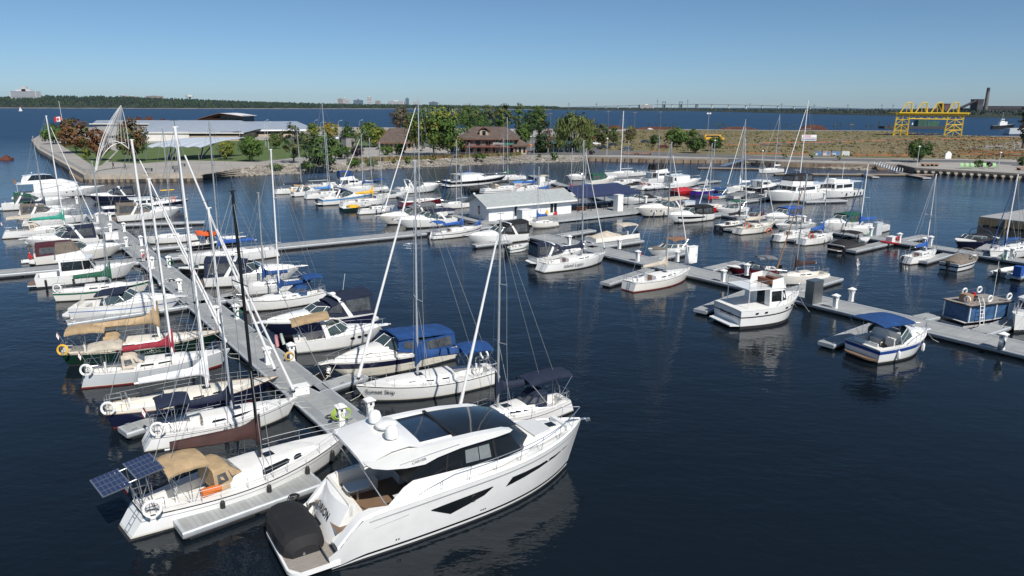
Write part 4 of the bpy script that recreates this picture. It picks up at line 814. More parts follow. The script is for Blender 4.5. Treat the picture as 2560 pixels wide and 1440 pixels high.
# ---------------------------------------------------------------- the boats, left dock, bows to the dock
sail('white sailboat with two solar panels, tan canopy and a black mast, nearest on the left', 'the solar panel sailboat', ('w', (843, 1084), (345, 1270), 1.35, 1.05), L=11.3, hull='white', rub='blackgel', stripe='blind', sq=.80, sw=.035, mast='mblack', mx=650, mt=478, cover='brown', fat=1.8, collar=.3, bz=1.45, be=(440, 1118), bl_=4.3, ck=(.07, .34), comp='mahog', wr=.016, dodger='tan', bimini='tan', bx=(1.1, 3.0), bimz=1.72, flag=1, ring='white', ringp=(.02, -.75), fend=[(.28, -1), (.48, -1), (.68, -1), (.84, -1)], trans=-.75, ch=.52,
     wins=[[(.30, .2), (.33, .12), (.56, .18), (.58, .5), (.55, .82), (.33, .82), (.30, .6)], [(.62, .2), (.65, .14), (.86, .22), (.88, .5), (.85, .74), (.65, .8), (.62, .6)]], tw=.5, rake=1.1, rk=0.012)
sail('white sailboat with navy bimini, navy sail cover and thin black hull line', 'the navy bimini sailboat', ('w', (743, 985), (378, 1072), 1.4, 1.05), hull='white', stripe='blackgel', sq=.9, sw=.035, mast='mwhite', mx=580, mt=520, cover='navy', bimini='navy', bz=.95, ring='white', ringp=(.03, -.8), trans=-.6, flag=1, tw=.66, fend=[(.45, -1), (.66, -1)], fcol='grey', wins=[[(.1, .3), (.3, .3), (.28, .7), (.12, .7)], [(.36, .25), (.8, .35), (.7, .8), (.4, .75)]], comp='teak', jib='mwhite', jr=.1)
sail('navy hulled sailboat with cream deck, wood toe rail and bagless tall white mast', 'the navy hulled sailboat', ('w', (696, 935), (262, 1018), 1.45, 1.15), hull='navy', boot='bottomred', deck='nonskidc', cabc='cream', toe='teak', mast='mwhite', mx=519, mt=318, cover='white', fat=1.3, bz=1.2, comp='teak', ring='white', ringp=(.02, -.7), trans=.35, tw=.58, rake=1.4, jib='mwhite', jr=.11, wr=.016, wins=[[(.08, .35), (.2, .35), (.2, .7), (.08, .7)], [(.3, .35), (.42, .35), (.42, .7), (.3, .7)], [(.52, .35), (.62, .35), (.62, .7), (.52, .7)]], mr=.105)
sail('grey white sailboat with crimson sail cover, beige bimini and red waterline', 'the crimson covered sailboat', ('w', (575, 868), (213, 927), 1.35, 1.0), hull='greywhite', boot='bottomred', mast='mwhite', mx=432, mt=448, cover='crimson', bz=1.0, bimini='beige', dodger='beige', ring='white', ringp=(.02, -.8), flag=1, trans=-.3, jib='mwhite', jr=.1, deck='nonskid')
sail('dark green hulled sailboat with tan sail cover and tan canopy over its cockpit', 'the dark green sailboat', ('w', (560, 820), (155, 872), 1.5, 1.15), hull='darkgreen', rub='cream', toe='teak', deck='nonskidc', cabc='ivory', mast='mwhite', mx=398, mt=350, cover='tan', fat=1.5, bz=1.35, bl_=4.6, bimini='tan', dodger='tan', bimz=1.6, ring='yellow', ringp=(.03, -.85), flag=1, trans=.5, tw=.55, rake=1.5, mr=.1, jib='mwhite', jr=.1, wins=[[(.06, .35), (.24, .35), (.23, .72), (.07, .72)], [(.34, .35), (.48, .35), (.47, .7), (.35, .7)], [(.58, .35), (.66, .35), (.65, .7), (.59, .7)]])
express('white sport cruiser with blue hull stripe and folded navy bimini', 'the blue striped cruiser', ('w', (457, 736), (163, 781), 1.7, .4), stripe='midblue', sq=.74, sw=.07, arch=0, canvas='navy', cx=(.24, .5), ah=.95, floor='dark', plat=.08)
sail('ivory sailboat with green hull stripe and dark green sail cover', 'the green striped sailboat', ('w', (374, 699), (134, 727), 1.3, 1.0), hull='ivory', stripe='green', sq=.97, sw=.2, mast='mgrey', mx=277, mt=403, cover='green', fat=1.3, bz=1.0, ring='white', ringp=(.05, -.6), trans=.2, rudder=0, flag=0)
fly('white flybridge cruiser with dark side windows and black bridge canopy', 'the white flybridge cruiser', ('w', (340, 650), (88, 688), 1.9, 1.2), house=(.24, .6), hh=1.55, swin=[[(.03, .3), (.36, .3), (.36, .92), (.03, .92)], [(.375, .3), (.66, .3), (.66, .92), (.375, .92)]], fb_=(.22, .5), fbh=.8, fbcan='taupe', fbcw=0, cant=1.55, over=(.2, .57), fend=[(.1, -1), (.36, -1), (.58, -1)], ports=(.5, .56), pm='teak')
express('cream cruiser with burgundy canvas enclosure and burgundy canopy', 'the burgundy canvas cruiser', ('x', 318, 76, 650), hull='ivory', topc='white', canvas='burgundy', encl=1, arch=0, ah=1.2, plat=.06, cx=(.03, .42))
express('white express cruiser lying bow out with navy canvas behind a white arch', 'the bow out cruiser', ('x', 62, 264, 616), canvas='navy', radar=0, cx=(.04, .4), encl=1)
express('plain white cruiser with a thin dark window, left of the dock box', 'the plain white cruiser', ('x', 268, 66, 603), arch=0, wins='dark', rail=1)
sail('tall white sailboat with teal sail cover and beige cockpit canopy', 'the teal covered sailboat', ('x', 244, 18, 586), mast='mwhite', mx=161, mt=290, cover='teal', fat=1.2, bimini='beige', dodger='beige', flag=1, bz=1.1, trans=-.5, det=0, jib='mwhite', bx=(.4, 3.4), bimz=1.9)
sail('white sailboat with a bare white boom, behind the teal covered sailboat', 'the bare boom sailboat', ('x', 222, 62, 560), mast='mgrey', mx=157, mt=374, det=0)
express('white cruiser with taupe canvas and white arch near the left edge', 'the taupe canvas cruiser', ('x', 188, 42, 546), canvas='taupe', encl=1)
sail('white sailboat with navy bimini and maroon deck trim near the left edge', 'the far navy bimini sailboat', ('x', 190, 52, 533), mast='mgrey', mx=112, mt=341, cover='navy', bimini='navy', det=0)
express('white cruiser with green canvas and a row of outboards cut by the left edge', 'the green canvas cruiser', ('x', 172, -6, 521), canvas='green', obm=(-.5, 0, .5), encl=1, cx=(.2, .46))
T, W, h = fly('large white motor yacht with swept dark windows moored farthest left', 'the far left motor yacht', ('x', 268, 44, 492), house=(.2, .74), hh=1.7, wr=1.0, swin=[[(.05, .3), (.66, .35), (.66, .6), (.3, .7)]], over=(.02, .6), ports=(.55, .62), hw=.85, ck=(.02, .18))
L_ = h.L; zr = h.z(.45) + 1.75; wu = h.b(.45) * .78
uc_ = Cab([(.06 * L_, wu, zr - .1), (.42 * L_, wu, zr), (.62 * L_, wu * .8, zr - .2), (.70 * L_, wu * .4, zr - .35)], [(.10 * L_, wu * .95, zr + .55), (.40 * L_, wu * .9, zr + .7), (.52 * L_, wu * .7, zr + .55), (.56 * L_, wu * .35, zr + .4)], .05); uc_.mesh('upper_deck', 'white', T)
ug = Cab([(.13 * L_, wu * .85, zr + .6), (.36 * L_, wu * .85, zr + .68), (.47 * L_, wu * .6, zr + .6), (.5 * L_, wu * .3, zr + .5)], [(.18 * L_, wu * .8, zr + 1.5), (.33 * L_, wu * .78, zr + 1.6), (.38 * L_, wu * .5, zr + 1.5), (.40 * L_, wu * .25, zr + 1.45)], .03); ug.mesh('bridge_glass', 'glass', T)
mb = MB(); mb.grid([[(.10 * L_, y, zr + 1.45 + .04) for y in (-wu * .8, 0, wu * .8)], [(.2 * L_, y, zr + 1.66) for y in (-wu * .88, 0, wu * .88)], [(.33 * L_, y, zr + 1.7) for y in (-wu * .84, 0, wu * .84)], [(.41 * L_, y, zr + 1.52) for y in (-wu * .4, 0, wu * .4)]], 'white'); mb.build('hardtop', T, 60)
for s_ in (-1, 1): mb = MB(); mb.slab([(.08 * L_, s_ * wu * .9, zr + .3), (.14 * L_, s_ * wu * .9, zr + .5), (.2 * L_, s_ * wu * .86, zr + 1.66), (.11 * L_, s_ * wu * .84, zr + 1.5)], .1, 'white'); mb.build('arch_leg', T)
mb = MB(); mb.box(.2 * L_, .21 * L_, -.7, .7, zr + 2.05, zr + 2.15, 'pvc'); mb.tube([(.205 * L_, 0, zr + 1.6), (.205 * L_, 0, zr + 2.1)], .08, 'pvc'); mb.build('radar', T); MB().box(.0, .03 * L_, -wu * .5, wu * .5, zr + .1, zr + .75, 'teak').build('ladder', T)
runabout('small white boat with a grey cover beside the teal covered sailboat', 'the small grey covered boat', ('x', 252, 176, 574), cover='grey')
sail('low white sailboat with no sail cover, right behind the white dock box', 'the low white sailboat', ('x', 262, 120, 594), mast='mgrey', mx=210, mt=470, det=0, boom=0)
express('small white cruiser with black canvas behind the dark bowed cruiser', 'the small black canvas cruiser', ('x', 440, 345, 518), canvas='black', encl=1, arch=0)
# right side of the left dock
express('dark hulled cruiser with navy canvas at the far end of the left dock', 'the far dark cruiser', ('x', 222, 348, 502), hull='navy', canvas='navy', radar=1, encl=1)
runabout('small white open boat with a yellow mat and blue cover at the far left dock', 'the small open boat', ('x', 447, 335, 508), rail=1, bimini=None, cover=None)
fly('long cruiser with dark raised bow and an orange ring on its rail', 'the dark bowed cruiser', ('x', 478, 260, 530), hull='white', rub='navy', stripe='navy', sq=.97, sw=.45, house=(.35, .6), hh=1.2, ring='orange', ringp=(.8, -.6), radar=0, over=(.3, .58))
express('white express cruiser with brown mesh canvas and a dark swim platform', 'the brown mesh cruiser', ('x', 458, 279, 548), canvas='taupe', encl=1, pm='teak', cx=(.02, .36), arch=1)
sail('white sailboat with grey mast, bow to the main dock, behind the orange dinghy', 'the grey masted sailboat', ('x', 362, 490, 606), mast='mgrey', mx=431, mt=321, det=0)
express('white cruiser with black hull window band below the orange dinghy', 'the black banded cruiser', ('x', 612, 462, 622), hull='blackgel', topc='white', arch=0, wins='dark', sq=.6)
sail('white sailboat with long bright blue sail cover beside the orange dinghy', 'the blue covered sailboat', ('x', 452, 692, 652), mast='mgrey', mx=548, mt=304, cover='blue', fat=1.2, bz=1.1, det=1, ring=None)
runabout('small black and white speedboat squeezed behind the navy canvas cruiser', 'the small black speedboat', ('x', 448, 528, 684), hull='blackgel')
express('large white cruiser with navy canvas and a long pointed bow pulpit', 'the navy canvas cruiser', ('w', (752, 656), (494, 706), 2.0, .4), canvas='navy', encl=1, wins='port', radar=0, pm='teak', cx=(.02, .44))
sail('white sailboat with thin grey mast and a blue mast cover piece', 'the thin masted sailboat', ('x', 588, 752, 730), mast='mgrey', mx=660, mt=482, cover='royal', det=1)
sail('white sailboat with royal blue sail cover, blue dodger and round blue bimini', 'the royal blue sailboat', ('w', (594, 750), (808, 724), 1.3, 1.0), mast='mwhite', mx=699, mt=374, cover='royal', bimini='royal', dodger='royal', bz=.95, bimz=1.7, rub='blackgel', wins=[[(.1, .4), (.2, .4), (.2, .65), (.1, .65)], [(.32, .4), (.42, .4), (.42, .65), (.32, .65)], [(.55, .4), (.64, .4), (.64, .65), (.55, .65)]])
express('white cruiser with radar arch, dark wrapped windshield and navy lower hull', 'the arched navy hull cruiser', ('w', (646, 802), (938, 786), 1.7, .5), hull='navy', topc='white', sq=.6, canvas='navy', encl=1, radar=1, ant=1, cx=(.0, .4), wins='none', wh=.65, ah=1.75)
express('white sport cruiser with open cockpit, tan canopy and small round portholes', 'the tan canopy cruiser', ('w', (960, 800), (716, 866), 1.75, .4), canvas='tan', wins='port', arch=1, alean=-.3, ax=.36, ah=1.0, cx=(-.02, .38), cz=.35, cz1=2.75, pm='teakgrey', floor='teakgrey', boot='blind')
express('cream cabin cruiser with navy hull band and big royal blue canopy', 'the cream cabin cruiser', ('w', (812, 906), (1128, 866), 1.6, .6), hull='cream', topc='ivory', stripe='navy', sq=.88, sw=.26, arch=0, canvas='royal', encl=1, ah=1.05, ch=.7, wins='dark', plat=.04, cx=(.02, .5), wh=.75, rub='navy')
sail('white sailboat with big royal blue sail cover and its name on the bow', 'the royal blue covered sailboat', ('w', (888, 957), (1232, 914), 1.45, 1.1), mast='alu', mx=1044, mt=402, cover='royal', fat=1.45, bimini='royal', bz=1.35, rub='blackgel', jib='mwhite', jr=.12, ring='white', ringp=(.0, -.95), wr=.016, trans=-.3, name='Sunset Skip', ns=.42, nt=.86, bimz=1.85, fend=[], wins=[[(.1, .4), (.2, .4), (.2, .65), (.1, .65)], [(.32, .4), (.42, .4), (.42, .65), (.32, .65)], [(.55, .4), (.64, .4), (.64, .65), (.55, .65)]])
sail('white sailboat with navy sail cover and navy bimini right behind the big yacht', 'the sailboat behind the yacht', ('w', (1140, 1045), (1408, 985), 1.3, 1.05), mast='mgrey', mx=1244, mt=552, cover='navy', fat=1.1, bimini='navy', dodger='navy', bz=1.3, stripe='maroon', sq=.8, sw=.05, jib='mwhite', jr=.12, wr=.016, bimz=1.8, bx=(-.1, 3.1))
# ---------------------------------------------------------------- boats along the far middle dock
sail('white sailboat with navy sail cover, farthest left of the far middle boats', 'the left far sailboat', ('x', 802, 690, 482), mx=754, mt=313, cover='navy', det=0, stripe=None)
sail('white sailboat with the tallest far mast, bare grey boom, left of the middle', 'the tall masted far sailboat', ('x', 885, 768, 471), mx=767, mt=252, mxf=.45, mast='alu', det=0, mr=.09)
express('white cruiser with tan cover, white arch and a yellow ring at its stern', 'the tan covered far cruiser', ('x', 806, 726, 489), canvas='tan', ring='yellow', ringp=(.0, 0), encl=0)
sail('white sailboat with light blue sail cover lying bow right', 'the light blue covered sailboat', ('x', 870, 767, 494), mx=825, mt=333, cover='sky', det=0)
fly('cruiser wrapped in dark blue and black canvas behind the light blue covered sailboat', 'the dark wrapped cruiser', ('x', 935, 838, 471), house=(.3, .6), hh=1.0, fb_=(.1, .5), fbcan='royal', over=(.1, .55))
sail('white sailboat with royal blue covers and a white headsail leaning left', 'the leaning headsail sailboat', ('x', 852, 966, 480), mx=907, mt=335, cover='royal', bimini='royal', jib='mwhite', jr=.1, det=0)
express('long white speedboat with light blue stripes and a black outboard', 'the light blue striped speedboat', ('x', 940, 790, 508), stripe='lightblue', sq=.95, sw=.25, obm=(0,), canvas='royal', cx=(.3, .46), nm='speedboat')
sail('white sailboat with bright yellow sail cover', 'the yellow covered sailboat', ('x', 968, 856, 514), mx=932, mt=345, cover='yellow', fat=1.25, det=0, bz=1.2)
runabout('dark green open boat carrying yellow bags, below the yellow sail cover', 'the dark green open boat', ('x', 942, 853, 524), hull='darkgreen', cover='yellow', cov=(.2, .5), ws=0, fs=.6)
sail('small white sailboat with black outboard and blue fenders', 'the blue fendered sailboat', ('x', 988, 899, 532), mx=957, mt=357, ob=1, fend=[(.4, -1), (.85, -1)], fcol='blue', rub='blackgel', det=0)
runabout('small white speedboat between the yellow covered sailboat and the arched cruiser', 'the small far speedboat', ('x', 1020, 935, 494), rail=1)
express('white cruiser with a tall swept arch, bow right, left of the black yacht', 'the swept arch cruiser', ('x', 1102, 985, 481), wh=.6, alean=-.9, ax=.3, ring=None)
sail('red hulled white decked sailboat under the swept arch cruiser', 'the red hulled far sailboat', ('x', 1110, 1003, 513), hull='maroon', mx=1041, mt=360, det=0, cover='grey')
sail('sailboat with dark blue furled headsail right of the red hulled one', 'the blue headsail sailboat', ('x', 1103, 1172, 520), mx=1141, mt=350, jib='c_royal', jr=.12, det=0)
sail('white sailboat with the tallest grey mast left of the boathouse and navy flap', 'the tallest masted sailboat', ('x', 960, 1112, 548), mx=1049, mt=240, mast='alu', mr=.1, cover='white', det=0, jib='mwhite', jr=.12)
express('cream white cruiser with grey mesh canopy, bow left, near the cross dock', 'the grey mesh cruiser', ('x', 945, 1098, 557), canvas='grey', encl=1, wins='port', topc='ivory', hull='ivory')
express('white cruiser with a row of oval side windows and navy canopy, bow left', 'the oval windowed cruiser', ('x', 992, 1146, 566), canvas='navy', encl=0, ah=1.3)
sail('small white sailboat with bright blue cover, blue bow bag and black outboard', 'the blue bow bag sailboat', ('w', (1206, 566), (1080, 583), 1.0, .85), mx=1156, mt=412, cover='blue', bimini='blue', bx=(.2, 1.8), bimz=1.5, jibbag='blue', ob=1, rudder=1, stripe='navy', sq=.75, sw=.12, bz=.7, wins=[[(.15, .4), (.6, .4), (.58, .7), (.17, .7)]])
express('white express cruiser with rolled yellow mat on its bow and black canvas', 'the yellow mat cruiser', ('x', 1170, 1321, 606), canvas='black', encl=1, cx=(.0, .4), wins='none')
runabout('small white console boat with blue cover and black outboard beside the mat cruiser', 'the small console boat', ('x', 1322, 1268, 628), ob=1, hull='white', stripe='green', ws=0)
sail('small cream sailboat with blue triangular sail cover at the boathouse front', 'the small boathouse sailboat', ('x', 1325, 1390, 569), mx=1344, mt=418, cover='blue', det=0, stripe='navy', sq=.3, sw=.2, hull='ivory', mxf=None, boom=1)
# ---------------------------------------------------------------- boats behind the boathouse
fly('sleek white and black motor yacht with dark arched windows behind the boathouse', 'the black sided yacht', ('x', 1268, 1118, 462), hull='white', stripe='blackgel', sq=.92, sw=.45, house=(.18, .62), hh=1.35, wr=1.1, swin=[[(.3, .4), (.66, .5), (.66, .85), (.45, .9)]], over=(.12, .5), ck=(.02, .16))
sail('white sailboat with small blue cover beside the black sided yacht', 'the small blue covered sailboat', ('x', 1215, 1140, 452), mx=1175, mt=357, cover='blue', det=0)
sail('white sailboat with black sail cover and beige dodger behind the boathouse ridge', 'the beige dodger sailboat', ('x', 1308, 1208, 480), mx=1270, mt=294, cover='black', dodger='beige', det=0, stripe='navy', sq=.5, sw=.1)
sail('white sailboat with green sail cover behind the boathouse', 'the green covered sailboat', ('x', 1240, 1310, 450), mx=1258, mt=345, cover='green', det=0)
runabout('small speedboat with light blue cover, left of the white cabinet', 'the light blue speedboat', ('x', 1336, 1280, 462), cover='sky')
sail('white sailboat with blue sail cover just left of the white cabinet', 'the sailboat left of the cabinet', ('x', 1368, 1288, 478), mx=1335, mt=352, cover='blue', det=0, ring='orange')
runabout('small boat with tan bimini behind the white cabinet', 'the tan bimini boat', ('x', 1392, 1342, 462), bimini='beige', bh=1.7)
sail('white sailboat with blue sail cover right of the white cabinet', 'the sailboat right of the cabinet', ('x', 1402, 1334, 492), mx=1370, mt=372, cover='blue', det=0)
runabout('white speedboat with brown fitted cover behind the boathouse roof', 'the brown covered speedboat', ('x', 1438, 1372, 480), cover='cocoa')
sail('white sailboat with pink red sail cover behind the navy canopy', 'the pink covered sailboat', ('x', 1400, 1472, 490), mx=1427, mt=371, cover='crimson', det=0, flag=1)
sail('white sailboat with blue sail cover above the navy canopy', 'the sailboat above the canopy', ('x', 1432, 1512, 488), mx=1462, mt=372, cover='blue', det=0)
express('small white cruiser with a dark windshield left of the green canvas one', 'the small dark cruiser', ('x', 1418, 1480, 450), arch=0, canvas='black', cx=(.2, .46))
express('white cruiser with dark green canvas enclosure', 'the dark green canvas cruiser', ('x', 1546, 1464, 459), canvas='green', encl=1, arch=0, topc='white', hull='ivory', ah=1.3)
sail('big white sailboat with thick white mast and navy bimini behind the marina', 'the thick masted sailboat', ('x', 1512, 1606, 441), mx=1551, mt=278, mast='mwhite', bimini='navy', mr=.12, det=0, bimz=2.1)
sail('white sailboat lying in front of the thick masted one', 'the sailboat in front of it', ('x', 1604, 1530, 462), mx=1569, mt=355, det=0)
runabout('speedboat under a black cover in the far middle', 'the black covered boat', ('x', 1622, 1568, 468), cover='black', ring=None)
fly('white flybridge yacht with black enclosure, bow right, far middle', 'the black enclosed yacht', ('x', 1706, 1608, 455), house=(.25, .6), hh=1.3, fb_=(.2, .55), fbcan='black', fbcw=0, radar=1, over=(.1, .58))
fly('white yacht with long dark side windows beside the black enclosed one', 'the long windowed yacht', ('x', 1752, 1660, 467), house=(.12, .66), hh=1.5, wr=.8, swin=[[(.03, .35), (.66, .4), (.66, .85), (.03, .85)]], over=(.08, .58), ck=(.01, .1))
sail('small white sailboat at the near side of the far finger pier', 'the finger pier sailboat', ('x', 1668, 1600, 472), mx=1644, mt=338, det=0, ring='orange')
runabout('speedboat under a bright red cover', 'the red covered speedboat', ('x', 1750, 1684, 483), cover='red', hull='redgel', covh=.7, topc='redgel')
sail('purple hulled sailboat right of the red covered speedboat', 'the purple sailboat', ('x', 1802, 1734, 485), hull='purple', mx=1774, mt=359, det=0)
runabout('white bowrider with royal blue cover and bimini', 'the blue covered bowrider', ('x', 1838, 1768, 494), cover='royal', bimini='royal', cov=(.02, .55))
sail('big white wrapped sailboat with a white headsail leaning left', 'the white wrapped sailboat', ('x', 1816, 1884, 478), mx=1849, mt=299, jib='mwhite', jr=.1, mast='alu', cover='white', fat=1.5, det=0)
runabout('speedboat with pale grey cover, bow right', 'the pale grey covered speedboat', ('x', 1888, 1822, 494), cover='grey', covh=.5)
runabout('speedboat with dark slate cover beside the dock', 'the slate covered speedboat', ('x', 1912, 1862, 499), cover='slate', covh=.6, hull='blackgel')
express('white and black sport yacht with white hardtop, bow right', 'the hardtop sport yacht', ('x', 1950, 1872, 478), hull='blackgel', topc='white', sq=.5, canvas='white', cx=(.05, .5), wh=.8, ah=1.3, wins='dark', L=None) if 0 else fly('white and black sport yacht with white hardtop, bow right', 'the hardtop sport yacht', ('x', 1950, 1872, 478), hull='blackgel', rub='white', house=(.25, .62), hh=1.35, wr=.9, over=(.15, .52))
sail('sailboat moored at the promenade dock beside the rocks', 'the promenade sailboat', ('x', 1896, 1952, 432), mx=1942, mt=287, mast='alu', cover='white', det=0, wr=.02)
sail('tall sailboat with a white mast and leaning headsail behind the big flybridge yacht', 'the tall sailboat behind the yacht', ('x', 1952, 2070, 482), mx=1997, mt=252, mast='mwhite', jib='mwhite', jr=.12, mr=.11, det=0)
fly('big white flybridge yacht with dark bridge enclosure, bow left', 'the big flybridge yacht', ('x', 1913, 2056, 500), house=(.3, .66), hh=1.5, fb_=(.34, .66), fbh=.9, fbcan='black', cant=2.1, radar=1, rx=.5, rz=2.9, over=(.03, .68), ports=(.5, .6), fs=1.5, fb=2.5, hw=.86)
fly('white trawler yacht with hard flybridge and a canadian flag at its stern', 'the white trawler yacht', ('x', 2034, 2136, 493), house=(.25, .7), hh=1.7, wr=.1, fb_=(.32, .66), fbh=.7, over=(.0, .74), mast=7.5, ports=(.35, .55), fs=1.4, fb=2.1, hw=.84, fend=[(.08, 1), (.25, 1), (.45, 1)])
# ---------------------------------------------------------------- middle right boats
runabout('white speedboat with dark red black cover on the boathouse pier', 'the pier speedboat', ('x', 1556, 1642, 504), cover='black', cov=(.15, .6), covh=.6)
express('cream express cruiser with ivory canopy and slanted arch, bow left', 'the ivory canopy cruiser', ('x', 1590, 1718, 537), canvas='beige', wins='port', topc='ivory', hull='ivory', wh=.7, ah=1.5, fend=[(.55, 1), (.72, 1)], fcol='white')
express('white cruiser with black bimini and black hull window band, bow left', 'the black bimini cruiser', ('x', 1668, 1778, 553), canvas='black', encl=1, arch=0, ah=1.2, wins='bandlow')
sail('red hulled sailboat with cream cabin and red sail cover', 'the red hulled sailboat', ('x', 1746, 1812, 528), hull='redgel', rub='cream', cabc='cream', mx=1771, mt=394, cover='red', jib='mwhite', jr=.1, sq=.9, det=0, bz=1.3)
runabout('open bowrider with green bimini and white frames', 'the green bimini bowrider', ('x', 1790, 1860, 531), bimini='green', tower='white')
runabout('small boat with maroon cover and folded maroon bimini', 'the maroon covered boat', ('x', 1836, 1914, 549), cover='burgundy', hoop='burgundy', cov=(.1, .7))
sail('black hulled sailboat with black sail cover', 'the black hulled sailboat', ('x', 1866, 1795, 572), hull='blackgel', rub='white', mx=1847, mt=322, cover='black', jib='mwhite', comp='c_brown', bz=1.2, mast='alu')
sail('cream sailboat with dark rubbing stripe and an orange ring', 'the cream ringed sailboat', ('x', 1936, 1845, 579), hull='ivory', rub='blackgel', deck='nonskidc', mx=1897, mt=397, jib='mwhite', jr=.08, ring='orange', ringp=(.08, -.7), cover='beige', mast='mgrey')
express('white cruiser with bright blue canvas top, bow left', 'the bright blue canvas cruiser', ('x', 1910, 1998, 555), canvas='blue', encl=1, arch=0, ah=1.25, stripe='navy', wins='dark')
runabout('grey open boat with a black arch frame and white engines', 'the black framed boat', ('x', 1938, 2022, 572), hull='greywhite', tower='dark', ob=1, obc='white')
sail('small white sailboat with an outboard, left of the pair with orange rings', 'the left ringed sailboat', ('x', 2028, 1940, 597), mx=1990, mt=455, ring='orange', ringp=(.0, .9), ob=1, mast='mgrey')
sail('small white sailboat with blue cover and an orange ring, right of the pair', 'the right ringed sailboat', ('x', 2082, 2004, 606), mx=2056, mt=433, cover='blue', ring='orange', ringp=(.12, -.6), fend=[(.5, -1), (.8, -1)], fcol='white', fat=1.3)
express('white cruiser with dark green bimini top beside the right dock', 'the green topped cruiser', ('x', 2054, 2144, 573), canvas='green', encl=1, arch=0, ah=1.2)
sail('white sailboat with blue sail cover and dark blue furled headsail, bow left', 'the blue headsail boat at the cabinet', ('x', 2110, 2208, 583), mx=2150, mt=412, cover='blue', fat=1.3, jib='c_royal', jr=.1, mast='mwhite')
runabout('black covered speedboat with black tower beside the thick finger pier', 'the black tower speedboat', ('x', 2194, 2066, 622, 34, 8.2), hull='blackgel', cover='black', tower='dark', bimini='black', bx=(.3, .55), bh=1.5, pf='teakgrey', cov=(.02, .6), covh=.55, fs=.95, B=2.7)
sail('small white sailboat with blue cover seen from the stern', 'the small blue covered boat', ('x', 2362, 2266, 649), mxf=.62, mx=2356, mt=436, cover='blue', ob=1, L=7.2, mast='mwhite', comp='mahog')
runabout('open boat under a taupe cover with a big outboard', 'the taupe covered boat', ('x', 2462, 2346, 668, 34, 6.8), cover='taupe', hoop='taupe', hx=.6, ob=1, stripe='navy', cov=(.02, .85), covh=.75, fs=.9, B=2.5)
runabout('navy and white speedboat with black cover and folded bimini', 'the black covered right boat', ('x', 2388, 2470, 614), cover='black', hoop='navy', hull='navy', cov=(.1, .7), covh=.6, fs=.9)
sail('white sailboat with blue sail cover at the right edge, below the timber pier', 'the right edge sailboat', ('x', 2472, 2566, 640), mx=2512, mt=436, cover='royal', jib='c_royal', jr=.08, rub='blackgel', mast='mwhite')
# ---------------------------------------------------------------- near right boats on the main dock
express('white cruiser with big blue bimini, navy hull band and teak swim platform', 'the blue bimini cruiser', ('w', (2316, 822), (2139, 890), 1.55, .3), stripe='blue', sq=.93, sw=.24, B=3.7, fs=1.15, ch=.62, arch=0, canvas='royal', cx=(.02, .5), ah=1.75, cz1=3.0, pm='teak', fend=[(.25, -1), (.7, -1)], fcol='white', wins='dark', plat=.07, floor='teakgrey', wfr='alu')
T, W, h = fly('white trawler with flybridge and its name in black on the stern', 'the named trawler', ('w', (1997, 735), (1818, 769), 2.1, 1.5), B=4.5, house=(.40, .68), hh=1.55, wr=.3, fb_=(.44, .68), fbh=.85, over=(.12, .66), stripe='blackgel', sq=.68, sw=.07, fs=1.65, fb=2.4, pq=.82, ports=(.2, .32, .62, .72, .8), seat='mahog', tn='SEA LADY', ns=.46, swin=[[(.05, .3), (.32, .3), (.32, .9), (.05, .9)], [(.38, .3), (.64, .3), (.62, .9), (.38, .9)]], gm='glass', ck=None, hw=.8, pm='white', nm='trawler')
sail('ivory sailboat with brown sail covers and brown furled headsail, bow left', 'the brown covered sailboat', ('w', (1936, 689), (2062, 679), 1.1, .95), hull='ivory', deck='nonskidc', mx=1989, mt=437, mast='mgrey', cover='brown', jib='wood_spar', jr=.1, bz=1.0)
runabout('grey and maroon bowrider with grey bimini and a black cover folded back', 'the grey bimini bowrider', ('w', (1816, 668), (1942, 668), .8, .8), hull='maroon', topc='greywhite', bimini='grey', cover='navy', cov=(.3, .75), bx=(.05, .4), ob=1)
runabout('white speedboat with brown bimini and brown bow cover', 'the brown bimini speedboat', ('x', 1620, 1716, 633), bimini='cocoa', cover='taupe', cov=(.66, .93), bx=(.1, .5), covh=.15, bh=1.2)
sail('cream white sailboat with red bottom paint and wooden companionway', 'the red bottomed sailboat', ('w', (1726, 668), (1573, 703), 1.3, 1.05), hull='ivory', boot='bottomred', bl='bottomred', mx=1664, mt=356, mast='mgrey', cover='beige', jib='mwhite', jr=.09, comp='mahog', trans=-.25, bz=1.1, cabc='white', rub='blind', wins=[[(.16, .35), (.32, .35), (.31, .7), (.17, .7)], [(.38, .35), (.52, .35), (.51, .68), (.39, .7)], [(.58, .35), (.68, .35), (.67, .65), (.59, .66)]])
sail('white sailboat with navy sail cover and script name on its side', 'the script named sailboat', ('w', (1514, 629), (1358, 657), 1.3, 1.05), mx=1455, mt=352, mast='alu', cover='navy', jib='mwhite', jr=.08, trans=-.6, bz=1.2, name='Island Lupin', ns=.6, nt=.35, nside=-1, nc='blind', wins=[[(.3, .35), (.48, .35), (.47, .68), (.31, .7)], [(.52, .35), (.68, .35), (.66, .65), (.53, .66)]])
express('white cruiser with navy enclosure behind the script named sailboat', 'the navy enclosed cruiser', ('w', (1462, 618), (1319, 655), 1.5, .35), canvas='navy', encl=1, tn=None, cx=(.02, .44), ah=1.5, ant=1)
